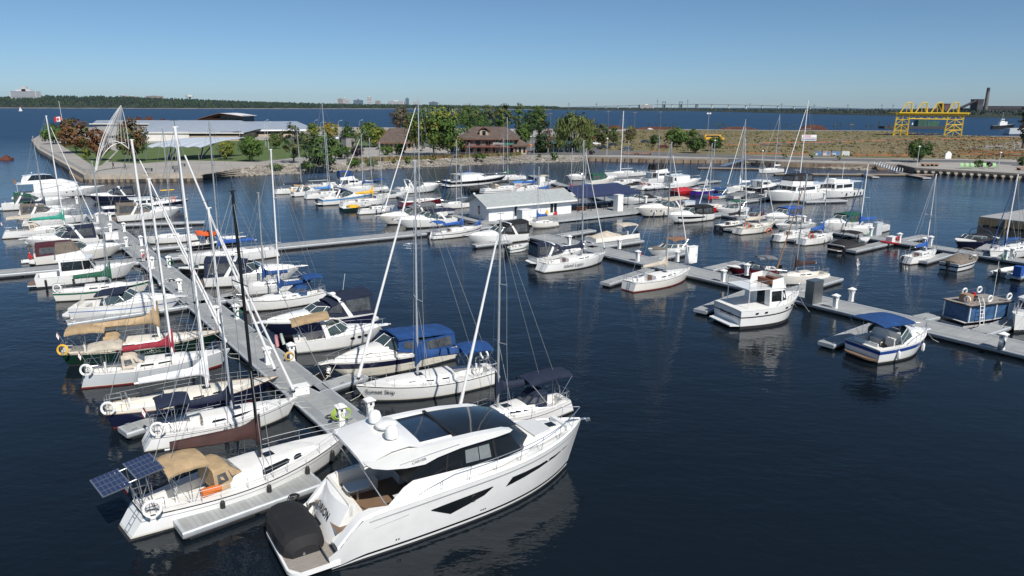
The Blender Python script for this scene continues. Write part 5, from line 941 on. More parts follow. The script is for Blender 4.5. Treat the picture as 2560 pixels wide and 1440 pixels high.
# ---------------------------------------------------------------- the big white yacht in front
O_, Bw = G(690, 1375, .5), G(1458, 1050, 2.5); hd_ = math.atan2(Bw.y - O_.y, Bw.x - O_.x)
Y_ = thing('motor_yacht', 'large white motor yacht named on its stern, black glass roof, nearest boat', 'motor yacht', (O_.x, O_.y, 0), hd_, 'motor cruisers in the marina')
WY = wmat(Vector((O_.x, O_.y, 0)), hd_)
class YH(Hull):
    def z(s, t):
        x = t * s.L; r = max(0, min(1, x / 1.75)); r = r * r * (3 - 2 * r); return .8 + 1.3 * r + .48 * max(0, (x - 1.7) / 13) ** .8
    def b(s, t): return s.B / 2 * (.93 + .07 * math.sin(math.pi / 2 * min(1, t / .35))) * (1 if t < .42 else max(0., 1 - ((t - .42) / .58) ** 2.9))
yh = YH(14.85, 4.7, 0, 0, rake=1.0, trans=.2, fm=.12, fbw=.5); X0 = 1.58
o = yh.mesh([(1, 'white'), (.15, 'blackgel'), (.10, 'white'), (.05, 'bottom')], Y_, n=34); o.location.x = X0
def hp(x, z, s=-1, off=.02):
    t = (x - X0) / yh.L; p = Vector(yh.pt(t, z / yh.z(t), s)); return p + Vector((X0, off * s, 0))
for s in (1, -1):
    for st_, nm in ((((6.28, 1.52, 1.56), (6.8, 1.24, 1.60), (7.29, .98, 1.63), (8.2, 1.18, 1.68), (9.09, 1.40, 1.72), (9.53, 1.68, 1.74)), 'hull_window'), (((10.33, 1.43, 1.45), (10.67, 1.46, 1.85), (11.5, 1.54, 1.85), (12.5, 1.64, 1.86), (13.8, 1.74, 1.87), (15.0, 1.82, 1.86)), 'hull_window')):
        mb = MB(); mb.grid([[hp(x, a, s), hp(x, b, s)] for x, a, b in st_], 'glass'); hw = mb.build(nm, Y_, 180)
        if st_[0][0] < 7: mb = MB(); p = hp(8.5, 1.45, s, .04); mb.torus(p, .15, .02, 'dark', (0, 1, 0), 14, 4); mb.build('porthole_ring', hw)
    mb = MB(); mb.tube([hp(x, yh.z((x - X0) / yh.L) - .22, s, .0) for x in [3.4 + 12.4 * j / 26 for j in range(27)]], .03, 'blind', 5); mb.build('rub_rail', Y_)
    mb = MB(); mb.tube([hp(x, z, s, .0) for x, z in ((3.6, 1.52), (4.4, 1.60), (5.2, 1.68))], .022, 'blind', 4); mb.build('styling_line', Y_)
    mb = MB()
    for x in (9.0, 9.12, 9.24, 4.6, 4.72): p = hp(x, .55, s, .01); mb.box(p.x - .03, p.x + .03, p.y - .01, p.y + .01, p.z - .03, p.z + .03, 'dark')
    mb.build('drain_outlet', Y_)
# platform, transom, steps
mb = MB(); mb.prism([(0, -1.6), (0, 1.6), (.12, 1.95), (.4, 2.15), (2.1, 2.15), (2.1, -2.15), (.4, -2.15), (.12, -1.95)], .28, .46, 'white'); mb.prism([(.1, -1.55), (.1, 1.55), (.45, 2.05), (2.1, 2.05), (2.1, -2.05), (.45, -2.05)], .44, .466, 'teakgrey'); mb.build('swim_platform', Y_)
mb = MB(); rows = []
for i in range(9):
    f = i / 8; y = lerp(2.0, -.95, f); bow = .32 * (1 - ((y - .5) / 1.5) ** 2)
    rows.append([(2.2 - bow, y, .46), (2.33 - bow, y, .9), (2.86 - bow, y, 1.85), (3.02 - bow, y, 2.08), (3.3 - bow, y, 2.12), (3.35 - bow, y, 1.25)])
mb.grid(rows, 'white', False, 'white', 'white'); tr = mb.build('transom', Y_, 40)
text_mesh('ORION', .46, 'mblack', 'boat_name', tr, basis((2.27, .45, 1.46), (0, -1, 0), (.53, 0, .95)) , .008)
mb = MB(); mb.tube([(2.02, .95, 1.02), (2.02, .1, 1.02)], .025, 'dark', 5); mb.build('transom_handle', tr)
for i in range(4): MB().box(2.15 + .27 * i, 2.6 + .27 * i, -2.0, -.95, .3, .66 + .2 * i, 'white', 'teakgrey').build('step', Y_)
mb = MB(); mb.box(2.3, 6.5, -2.1, 2.1, 1.05, 1.26, 'white', 'teak'); mb.build('cockpit_floor', Y_)
for s in (1, -1):                                             # cockpit coamings rising into the side decks
    mb = MB(); rows = []
    for x in (2.0, 2.6, 3.1, 3.6, 4.3, 5.0, 5.8, 6.5):
        t = (x - X0) / yh.L; w = yh.b(t); z = yh.z(t); rows.append([(x, s * (w - .02), z), (x, s * (w - .1), z + .1), (x, s * (w - (.55 if s < 0 and x < 4 else .3)), z + .1), (x, s * (w - (.66 if s < 0 and x < 4 else .42)), z - .1), (x, s * (w - (.7 if s < 0 and x < 4 else .45)), 1.2)])
    mb.grid(rows, 'white'); mb.build('coaming', Y_, 40)
mb = MB(); mb.box(3.1, 3.6, -.9, 1.9, 1.26, 1.72, 'ivory'); mb.box(2.98, 3.15, -.95, 1.95, 1.6, 2.22, 'ivory'); mb.build('stern_sofa', Y_)
mb = MB(); mb.box(3.55, 5.2, 1.25, 1.85, 1.26, 1.72, 'ivory'); mb.box(3.4, 5.4, 1.75, 1.95, 1.6, 2.35, 'ivory'); mb.build('side_sofa', Y_)
mb = MB(); mb.prism([(3.55, .35), (4.45, .35), (4.6, .5), (4.6, 1.1), (4.45, 1.2), (3.55, 1.2), (3.42, 1.05), (3.42, .5)], 1.95, 2.0, 'offwhite'); mb.tube([(4.0, .75, 1.26), (4.0, .75, 1.95)], .06, 'steel'); mb.build('cockpit_table', Y_)
mb = MB(); mb.box(5.0, 5.6, -1.7, -1.0, 1.26, 2.05, 'dark', 'offwhite'); mb.build('wet_bar', Y_)
mb = MB(); mb.box(6.45, 6.55, -1.85, 1.85, 1.26, 3.9, 'glass'); mb.build('saloon_door', Y_)
mb = MB(); mb.box(6.2, 6.44, 1.0, 1.85, 1.26, 3.2, 'white'); mb.build('locker', Y_)
# decks and house
mb = MB(); rows = []
for i in range(17):
    x = lerp(6.4, 16.35, i / 16); t = (x - X0) / yh.L; w = max(.02, yh.b(t) - .02); z = yh.z(t); rows.append([(x, w, z), (x, w - .06 if w > .1 else w * .5, z + .12), (x, w * .9 - .1 if w > .3 else w * .3, z + .02), (x, 0, z + .08)] + [(x, -(w * .9 - .1) if w > .3 else -w * .3, z + .02), (x, -(w - .06 if w > .1 else w * .5), z + .12), (x, -w, z)])
mb.grid(rows, 'white'); mb.build('deck', Y_, 40)
lo_ = Cab([(4.3, 2.02, 2.0), (4.7, 2.02, 2.1), (5.1, 2.02, 2.15), (5.6, 2.02, 2.2), (8, 2.0, 2.35), (10.2, 1.9, 2.45), (11.9, 1.5, 2.5), (13.1, .6, 2.5)], [(4.32, 2.0, 2.2), (4.72, 1.99, 2.52), (5.12, 1.97, 2.86), (5.6, 1.95, 3.06), (8, 1.9, 2.92), (10.2, 1.82, 2.74), (11.8, 1.42, 2.66), (12.95, .55, 2.62)], .0); lo_.mesh('side_coaming', 'white', Y_, noroof=True)
up2 = Cab([(5.3, 1.88, 3.0), (6.4, 1.88, 2.95), (8, 1.86, 2.85), (10.1, 1.78, 2.7), (11.7, 1.4, 2.62), (12.85, .5, 2.6)], [(6.3, 1.82, 3.75), (6.8, 1.8, 3.95), (8, 1.78, 4.05), (9.9, 1.62, 4.0), (10.9, 1.25, 3.92), (11.6, .45, 3.82)], .1)
wg = up2.mesh('saloon_glass', 'glass', Y_)
for s in (-1, 1):
    for u0, u1 in ((.43, .5), (.505, .565)): MB().slab([up2.S(u, v, s, .02) for u, v in ((u0, .2), (u1, .2), (u1, .72), (u0, .72))], .01, 'blind').build('window_blind', wg)
    for u0 in (.3, .585): MB().slab([up2.S(u, v, s, .02) for u, v in ((u0, .05), (u0 + .012, .05), (u0 + .012, .95), (u0, .95))], .01, 'dark').build('window_pillar', wg)
    # white wing from the roof down to the cockpit
    pl = [(3.45, 4.44), (3.75, 4.16), (4.4, 3.92), (5.3, 3.74), (6.2, 3.68), (6.8, 3.84), (8.0, 3.98), (10.0, 3.96), (10.75, 3.98), (10.9, 4.06), (10.4, 4.22), (8.8, 4.40), (7.1, 4.48), (5.2, 4.52)]
    mb = MB(); mb.grid([[(x, s * (1.98 - .035 * max(0, x - 7.5) ** 1.5 - dy), z) for x, z in pl] for dy in (.0, .34)], 'white', True, 'white', 'white'); rs = mb.build('roof_side', Y_, 40)
    if s < 0: text_mesh('CARVER', .19, 'blind', 'maker_lettering', rs, basis((5.9, -2.0, 3.93), (1, 0, .06), (0, 0, 1))); MB().tube([(5.0, -2.0, 4.0), (6.4, -2.0, 4.12), (7.9, -1.99, 4.2)], .02, 'steel', 4).build('styling_line', rs)
    MB().tube([(3.3, s * 1.7, 4.35), (4.3, s * 1.95, 2.3)], .025, 'steel', 5).build('roof_strut', Y_)
# roof: aft overhang, arch hump, black glass
mb = MB(); rows = []
for x, z, w in ((3.4, 4.40, 1.98), (3.6, 4.47, 1.98), (4.4, 4.62, 1.9), (4.7, 4.68, 1.85), (5.5, 4.72, 1.85), (5.9, 4.58, 1.85), (6.2, 4.52, 1.85)): rows.append([(x, w, z - .05), (x, w * .6, z + .05), (x, 0, z + .07), (x, -w * .6, z + .05), (x, -w, z - .05)])
mb.grid(rows, 'white'); mb.grid([[(x, y, z - .14) for x, y, z in r] for r in rows], 'white'); mb.grid([rows[0], [(x, y, z - .14) for x, y, z in rows[0]]], 'white'); mb.build('roof_arch', Y_, 50)
def roofp(x, y): return (x, y, 4.56 - .0165 * max(0, x - 6.5) ** 2 - .045 * y * y - .02 * max(0, x - 9.5) ** 2)
mb = MB(); mb.grid([[roofp(x, y) for y in (1.75 - .04 * max(0, x - 8) ** 2, .9, 0, -.9, -1.75 + .04 * max(0, x - 8) ** 2)] for x in (7.9, 8.6, 9.3, 10, 10.6, 11.1, 11.45)], 'glass'); mb.build('glass_roof', Y_, 60)
mb = MB(); mb.grid([[(x, y, roofp(x, y)[2] - .06) for y in (1.4, .7, 0, -.7, -1.4)] for x in (6.1, 7, 7.8)], 'glassb'); mb.build('sunroof', Y_, 60)
mb = MB(); mb.grid([[(x, s_ * 1.85, 4.36), (x, s_ * 1.4, roofp(x, 1.4)[2] + .02)] for s_ in (1,) for x in (5.9, 7.9)], 'white'); mb.grid([[(x, -1.85, 4.36), (x, -1.4, roofp(x, 1.4)[2] + .02)] for x in (5.9, 7.9)], 'white'); mb.box(7.78, 7.92, -1.6, 1.6, 4.38, 4.52, 'dark'); mb.build('roof_frame', Y_)
for y in (.98, -.95): mb = MB(); mb.lathe([(.16, 0), (.18, .08), (.29, .12), (.3, .38), (.24, .56), (.12, .64), (.01, .66)], (5.1, y, 4.74), 'pvc', 14); mb.build('satellite_dome', Y_)
mb = MB(); mb.lathe([(.1, 0), (.12, .1), (.48, .12), (.5, .22), (.4, .3), (.02, .34)], (5.3, .15, 4.78), 'pvc', 16); mb.build('radar_dome', Y_)
# foredeck
ft = Cab([(11.2, 1.35, 2.5), (13, 1.2, 2.55), (14.6, .75, 2.6), (15.3, .35, 2.6)], [(11.6, 1.15, 2.75), (13, 1.05, 2.82), (14.4, .62, 2.78), (14.9, .25, 2.7)], .06); ft.mesh('foredeck_trunk', 'white', Y_)
mb = MB(); mb.slab([(12.75, .95, 2.9), (12.75, -.95, 2.9), (13.85, -.75, 2.92), (13.85, .75, 2.92)], .1, 'offwhite'); mb.build('sun_pad', Y_)
mb = MB(); mb.box(14.05, 14.5, -.35, .1, 2.84, 2.88, 'glass'); mb.build('deck_hatch', Y_)
mb = MB(); mb.box(14.9, 15.15, -.75, .75, 2.6, 2.85, 'white'); mb.build('bow_seat', Y_)
mb = MB(); mb.box(15.4, 16.0, -.09, .09, 2.6, 2.7, 'steel'); mb.tube([(15.9, 0, 2.66), (17.0, 0, 2.5)], .06, 'steel', 6); mb.slab([(16.6, .25, 2.5), (17.1, 0, 2.35), (16.6, -.25, 2.5), (16.7, 0, 2.62)], .05, 'steel'); mb.build('anchor', Y_)
for s in (1, -1):
    mb = MB(); pts = []
    for i in range(15):
        x = lerp(6.2, 16.3, i / 14); t = (x - X0) / yh.L; pts.append((x, s * max(.03, yh.b(t) - .1), yh.z(t) + (.75 if i > 1 else .45 + .15 * i)))
    t0 = (5.2 - X0) / yh.L; pts = [(5.2, s * (yh.b(t0) - .12), yh.z(t0) + .1)] + pts
    mb.tube(pts, .022, 'steel', 5)
    for p in pts[2::2]: mb.tube([(p[0] - .12, p[1], p[2] - .68), p], .018, 'steel', 4)
    mb.build('bow_rail', Y_)
# covered tender on the platform
cm = WY @ Matrix.Translation((1.0, .95, .46)); D_ = thing('tender', 'tender under a fitted black cover on the stern platform of the big yacht', 'tender', cm.translation, hd_ + R(90)); mb = MB(); rows = []
random.seed(5)
for i in range(15):
    f = i / 14; x = lerp(-1.95, 1.75, f); e = (1 - abs(2 * f - 1) ** 5) ** .5; w = .95 * (.62 + .38 * e) * (1 - .18 * max(0, f - .7) / .3); hh = .34 + .48 * e * (1 + .08 * math.sin(f * 8)); j = [random.uniform(-.035, .035) for _ in range(6)]
    rows.append([(x, w * .97, 0.02), (x, w * 1.04, .2), (x, w * (.98 + j[0]), hh * .7), (x, w * .7, hh * .98 + j[1]), (x, w * .3, hh + .06 + j[2]), (x, -w * .3, hh + .06 + j[3]), (x, -w * .7, hh * .98 + j[4]), (x, -w * (.98 + j[5]), hh * .7), (x, -w * 1.04, .2), (x, -w * .97, .02)])
mb.grid(rows, 'c_black', False, 'c_black', 'c_black'); mb.build('tender_cover', D_, 28)
mb = MB(); mb.box(-1.6, 1.6, -.7, .7, .0, .06, 'blind'); mb.tube([(-1.72, 0, .2), (-2.0, .1, .1)], .06, 'steel'); mb.build('cradle', D_)
text_mesh('tender', .16, 'pvc', 'cover_lettering', D_, basis((.3, .93, .34), (-1, 0, 0), (0, -.2, 1))) if 0 else None
# solar panels and stern gear of the nearest sailboat, orange bag
T0, W0, h0, _s = BOATS[0]
for x0, x1, zz in ((-1.55, -.35, 2.75), (-.15, 1.05, 3.05)):
    p = MB(); c = [(x0, -1.0, zz - .12), (x1, -1.0, zz + .02), (x1, 1.0, zz + .02), (x0, 1.0, zz - .12)]; p.slab(c, .04, 'steel')
    for i in range(4):
        y0, y1 = -1 + .5 * i + .035, -.5 + .5 * i - .035
        for q in range(6):
            a_, b_ = lerp(x0 + .05, x1 - .05, q / 6) + .012, lerp(x0 + .05, x1 - .05, (q + 1) / 6) - .012; zz_ = [zz - .12 + .14 * (v - x0) / (x1 - x0) + .028 for v in (a_, b_)]; p.slab([(a_, y0, zz_[0]), (b_, y0, zz_[1]), (b_, y1, zz_[1]), (a_, y1, zz_[0])], .012, 'cell')
    p.build('solar_panel', T0)
mb = MB()
for s in (-1, 1):
    for x, y in ((.1, .9), (.5, .95)): mb.tube([(x, s * y, 1.0), (x - .2, s * .7, 2.75)], .025, 'steel', 5)
    mb.tube([(-1.2, s * .7, 2.66), (.9, s * .7, 2.95)], .025, 'steel', 5)
mb.build('panel_frame', T0)
mb = MB(); mb.grid([[(2.5 + lx, -1.0 + .24 * math.cos(a), 1.2 + .2 * math.sin(a)) for a in [2 * math.pi * j / 8 for j in range(8)]] for lx in (0, .05, .85, .9)], mat('bagorange', (.55, .14, .02), .7), True, 'bagorange', 'bagorange')
o = mb.build('bag', loc=W0.translation); o.rotation_euler = W0.to_euler(); tag(o, 'orange bag lying on the cockpit seat of the solar panel sailboat', 'bag')
# ---------------------------------------------------------------- odd craft: pontoon boat, inflatables, workboat
o, hd, L = place(('x', 1468, 1588, 607)); T = thing('pontoon_boat', 'pontoon boat under a beige cover with a raised beige bimini', 'pontoon boat', o, hd)
for s in (-1, 1): MB().tube([(0, s * .9, .2), (L * .9, s * .9, .2), (L, s * .9, .35)], .3, 'alu', 10).build('float_tube', T)
mb = MB(); mb.box(.1, L * .95, -1.25, 1.25, .48, .58, 'nonskidg'); mb.build('deck', T); mb = MB()
for a in ((.2, L * .93, -1.22, -1.17), (.2, L * .93, 1.17, 1.22)): mb.box(*a, .58, 1.15, 'ivory')
mb.box(L * .92, L * .93, -1.2, 1.2, .58, 1.15, 'ivory'); mb.build('side_panel', T)
mb = MB(); mb.grid([[(x, y * w, 1.1 + hh * (1 - abs(y) ** 1.6)) for y in (-1.02, -.7, -.3, 0, .3, .7, 1.02)] for x, w, hh in ((L * .38, 1.2, .15), (L * .45, 1.2, .3), (L * .6, 1.2, .75), (L * .75, 1.2, .5), (L * .93, 1.2, .12))], 'c_beige'); mb.build('boat_cover', T, 60); bimini(T, L * .05, L * .38, 1.15, 2.5, 'c_beige', .15, legs=1.1); outboard(T, -.05, 0, .7)
def inflatable(label, pos, m, **k):
    o, hd, L = place(pos); T = thing('inflatable_boat', label, 'inflatable', o, hd); w = L * .21; r = L * .065
    mb = MB(); mb.tube([(0, w, r), (L * .55, w, r), (L * .8, w * .8, r * 1.3), (L * .96, w * .3, r * 1.7), (L * .98, 0, r * 1.8), (L * .96, -w * .3, r * 1.7), (L * .8, -w * .8, r * 1.3), (L * .55, -w, r), (0, -w, r)], r, m, 9); mb.build('tube', T)
    mb = MB(); mb.box(.1, L * .8, -w * .8, w * .8, .05, .14, 'blind'); mb.box(.08, .16, -w * .8, w * .8, .05, r * 2.2, 'blind'); mb.build('floor', T); MB().box(L * .35, L * .45, -w * .9, w * .9, r * 1.2, r * 1.5, 'blind').build('seat', T)
    if k.get('ob', 1): outboard(T, .1, 0, .55, .8)
    return T, wmat(o, hd)
Ti, Wi = inflatable('pale grey inflatable at the stern of the burgundy canvas cruiser', ('x', 112, 54, 655), 'offwhite', ob=0)
inflatable('white inflatable with a black outboard at the right edge', ('x', 2556, 2480, 688, 34, 4.4), 'pvc')
mb = MB(); mb.grid([[(x, y, z * f + (1 - f) * .4) for x, y in ((-.5, -.4), (.4, -.4), (.4, .4), (-.5, .4))] for f, z in ((0, .4), (.7, 1.3), (1, 1.55))], 'c_blue', True, 'c_blue', 'c_blue'); p = G(2545, 690, .5); o = mb.build('console_cover', loc=(p.x, p.y, .1), rz=R(34)); tag(o, 'bright blue cover over the console of the inflatable at the right edge', 'cover')
inflatable('black inflatable with outboard beside the black sided yacht', ('x', 1240, 1164, 476), 'rubber')
o, hd, L = place(('w', (490, 580), (536, 583), 2.3, 2.3)); T = thing('inflatable_boat', 'orange inflatable lying upside down on the black banded cruiser', 'inflatable', o + Vector((0, 0, 2.0)), hd); mb = MB(); mb.grid([[(x, w * math.cos(a), .55 * math.sin(a)) for a in [math.pi * j / 8 for j in range(9)]] for x, w in ((0, .7), (L * .5, .75), (L * .85, .6), (L, .15))], 'orange', False, 'orange', 'orange'); mb.build('tube', T, 60)
for xx in (.25, .45): MB().box(L * xx, L * xx + .22, -.35, .35, .53, .58, 'dark').build('floor_panel', T)
# workboat with blue curtains
o, hd, L = place(('w', (2508, 783), (2378, 800), .5, .5)); T = thing('workboat', 'homemade blue curtained houseboat with cluttered roof and white life rings', 'houseboat', o, hd); W = wmat(o, hd); w = 1.25
hb_ = Hull(L, 2.7, .55, .7, .95, .5, 3.5, .5); hb_.mesh([(1, 'blackgel'), (.5, 'offwhite')], T); hb_.deck('nonskidg', T)
x0, x1 = .5, L * .82; mb = MB(); mb.box(x0, x1, -w + .08, w - .08, .6, 2.0, mat('bluetarp', (.035, .10, .22), .6, vs=2, var=.4)); mb.build('curtain_wall', T)
mb = MB()
for s in (-1, 1):
    for f in (0, .33, .66, 1): x = lerp(x0, x1, f); mb.box(x - .04, x + .04, s * w - .05, s * w + .05, .55, 2.0, 'pvc')
mb.build('window_frame', T); MB().box(x0 - .2, x1 + .3, -w - .15, w + .15, 2.0, 2.12, 'dark', 'teakgrey').build('roof', T)
MB().box(x1 - .05, x1 + .05, -.5, .5, .6, 2.0, 'white').build('door', T)
mb = MB()
for s in (0, .5): mb.tube([(1.4 + s, -w - .45, .1), (1.4 + s, -w - .2, 2.15), (1.4 + s, -w + .1, 2.75), (1.4 + s, -w + .4, 2.2)], .04, 'pvc', 5)
for j in range(6): mb.tube([(1.4, -w - .4 + .04 * j, .35 + .33 * j), (1.9, -w - .4 + .04 * j, .35 + .33 * j)], .03, 'pvc', 5)
mb.build('ladder', T); mb = MB()
for s in (-1, 1):
    mb.tube([(x0, s * w, 2.12), (x0, s * w, 2.75), (x1, s * w, 2.75), (x1, s * w, 2.12)], .02, 'steel', 4)
mb.build('roof_rail', T); MB().tube([(x1 + .2, .5, 2.1), (x1 + .15, .5, 5.4)], .02, 'pvc', 4).build('antenna', T)
for i, (x, y, nm) in enumerate(((x0 - .1, -.9, 'at its stern corner'), (2.6, -w - .1, 'beside its ladder'), (2.9, w + .1, 'on its far roof rail'), (x1 - .6, w + .1, 'farthest along its far rail'), (x1 - .4, -w - .1, 'on its near rail by the door'))): ring_obj(W, (x, y, 2.6), '', R_=.27, label=f'white life ring on the blue curtained houseboat, {nm}', ax=(0, 1, .1) if i else (1, 0, 0), arc=1)
mb = MB(); mb.box(.9, 1.7, -.5, .3, 2.12, 2.85, mat('cardboard', (.33, .2, .12), .8)); o_ = mb.build('crate', loc=W.translation, rz=hd); tag(o_, 'brown cardboard crate on the roof of the blue curtained houseboat', 'crate')
mb = MB(); mb.box(2.0, 2.5, -.3, .2, 2.12, 2.6, 'dark'); mb.lathe([(.2, 0), (.25, .3), (.1, .5)], (2.3, .4, 2.12), 'pvc'); mb.box(2.6, 3.4, -.4, .6, 2.12, 2.3, 'teakgrey'); mb.box(2.1, 2.35, -.2, .1, 2.6, 2.9, 'redgel'); o_ = mb.build('engine', loc=W.translation, rz=hd); tag(o_, 'small engine and gear heaped on the roof of the houseboat', 'engine')
fly('small white cabin boat with dark windows cut by the right edge', 'the edge cabin boat', ('w', (2535, 806), (2650, 770), 1.0, .9), house=(.4, .75), hh=1.4, over=(.35, .72), nm='cabin_cruiser', fdeck=0, rake=.3)
# boards, kayaks and bags left on the docks
def kayak(px, label, m, ln=3.2, ang=34, z=.55, nm='kayak', tilt=0):
    p = G(*px, z); mb = MB(); mb.grid([[(x, w * math.cos(a), .13 * math.sin(a) + .13) for a in [2 * math.pi * j / 8 for j in range(8)]] for x, w in ((0, .03), (ln * .15, .22), (ln * .5, .33), (ln * .85, .22), (ln, .03))], m, True, m, m); o = mb.build(nm, loc=p, rz=R(ang), sharp=60); o.rotation_euler.x = tilt; return tag(o, label, nm.replace('_', ' '))
kayak((690, 868), 'pink and white board leaning by the main dock below the arched cruiser', mat('pinkboard', (.65, .28, .30), .4), 3.0, 110, .6, 'paddle_board', R(70)); kayak((706, 862), 'pale green board leaning beside the pink board on the main dock', mat('paleboard', (.5, .6, .55), .4), 2.8, 112, .6, 'paddle_board', R(70))
kayak((1956, 560), 'red kayak on the finger pier by the grey open boat', 'redgel', 3.4); kayak((1975, 566), 'light blue kayak on the finger pier under the red kayak', 'lightblue', 3.0); kayak((2200, 605), 'red and white tender on the right dock behind the white box', 'redgel', 2.6, -54)
kayak((400, 478), 'yellow kayak on the roof of the dark bowed cruiser', 'yellow', 2.6, 34, 2.0); kayak((1230, 573), 'rolled bright yellow mat on the bow of the white cruiser with black canvas', 'yellow', 2.1, 34, 1.9, 'rolled_mat')
# ---------------------------------------------------------------- people
def person(p, label, pose, top, legs, ang=0., s=1., hair=(.05, .03, .02)):
    nm = 'person'; J = {'stand': dict(hip=.92, ch=(0, 0, 1.38), kL=(.02, .1, .5), fL=(0, .1, .06), kR=(.02, -.1, .5), fR=(0, -.1, .06), eL=(-.05, .26, 1.12), hL=(.05, .24, .88), eR=(-.05, -.26, 1.12), hR=(.08, -.22, .9)),
      'walk': dict(hip=.90, ch=(.04, 0, 1.36), kL=(.22, .1, .52), fL=(.32, .1, .08), kR=(-.08, -.1, .5), fR=(-.36, -.1, .12), eL=(-.16, .24, 1.14), hL=(-.12, .22, .9), eR=(.14, -.24, 1.12), hR=(.3, -.2, .98)),
      'sit': dict(hip=.45, ch=(.06, 0, .92), kL=(.42, .14, .5), fL=(.48, .14, .08), kR=(.42, -.14, .5), fR=(.48, -.14, .08), eL=(.16, .27, .68), hL=(.40, .22, .62), eR=(.16, -.27, .68), hR=(.42, -.18, .66))}[pose]
    hip = J['hip']; c = Vector(J['ch']); V = [((0, 0, hip), .15), (c * .5 + Vector((0, 0, hip)) * .5, .14), (tuple(c), .16), ((c.x + .01, 0, c.z + .16), .06), ((c.x + .03, 0, c.z + .27), .10), ((c.x + .03, 0, c.z + .37), .085)]; Ed = [(0, 1), (1, 2), (2, 3), (3, 4), (4, 5)]; mi = {}
    for sd, y in (('L', 1), ('R', -1)):
        b = len(V); V += [((0, y * .1, hip - .02), .095), (J['k' + sd], .065), (J['f' + sd], .045), (tuple(Vector(J['f' + sd]) + Vector((.15, 0, -.03))), .035)]; Ed += [(0, b), (b, b + 1), (b + 1, b + 2), (b + 2, b + 3)]
        b = len(V); V += [((c.x, y * .19, c.z + .03), .065), (J['e' + sd], .045), (J['h' + sd], .035)]; Ed += [(2, b), (b, b + 1), (b + 1, b + 2)]
    me = bpy.data.meshes.new('body'); me.from_pydata([tuple(v[0]) for v in V], Ed, []); ob = bpy.data.objects.new('body', me); COL.objects.link(ob); md = ob.modifiers.new('s', 'SKIN'); ob.modifiers.new('u', 'SUBSURF').levels = 1
    for i, v in enumerate(V): me.skin_vertices[0].data[i].radius = (v[1], v[1])
    me.skin_vertices[0].data[0].use_root = True
    dg = bpy.context.evaluated_depsgraph_get(); m2 = bpy.data.meshes.new_from_object(ob.evaluated_get(dg)); bpy.data.objects.remove(ob)
    m2.materials.clear(); [m2.materials.append(m_(q)) for q in (top, legs, 'skin')]
    for f in m2.polygons:
        z = f.center.z; f.use_smooth = True; f.material_index = 2 if z > c.z + .14 or abs(f.center.y) > .3 else (0 if z > hip - .02 else 1)
    if pose == 'sit':
        for f in m2.polygons:
            if f.center.x > .2 and f.center.z < .58: f.material_index = 1
    m2.name = 'person'; o = bpy.data.objects.new(nm, m2); COL.objects.link(o); o.location = p; o.rotation_euler = (0, 0, ang); o.scale = (s, s, s)
    mb = MB(); mb.ball((c.x + .01, 0, c.z + .36), .115, mat('hair', hair, .7), 8); mb.build('hair', o); return tag(o, label, 'person')
person(Wi @ Vector((.9, 0, .0)), 'person in a red top sitting in the pale grey inflatable', 'sit', mat('redtop', (.6, .02, .03), .8), mat('darkcloth', (.03, .03, .035), .8), .6, 1.1)
mat('darkcloth', (.03, .03, .035), .8); mat('bluecloth', (.08, .12, .25), .8); mat('vest', (.6, .75, .05), .7)
person(G(284, 421, LZ), 'person in dark clothes walking on the pier head plaza, nearer the sculpture', 'walk', 'darkcloth', 'darkcloth', 2.6); person(G(314, 424, LZ), 'person in dark clothes walking on the plaza behind the other walker', 'walk', mat('greytop', (.08, .08, .1), .8), 'darkcloth', 2.8)
person(G(1090, 384, LZ), 'person in a lime vest standing under the big green tree', 'stand', 'vest', 'darkcloth', 0); person(G(874, 367, LZ), 'person in black standing by the grey shed', 'stand', 'darkcloth', 'darkcloth', 1); person(G(1217, 383, LZ), 'person in dark clothes at the door of the log restaurant', 'stand', 'bluecloth', 'darkcloth', 1)
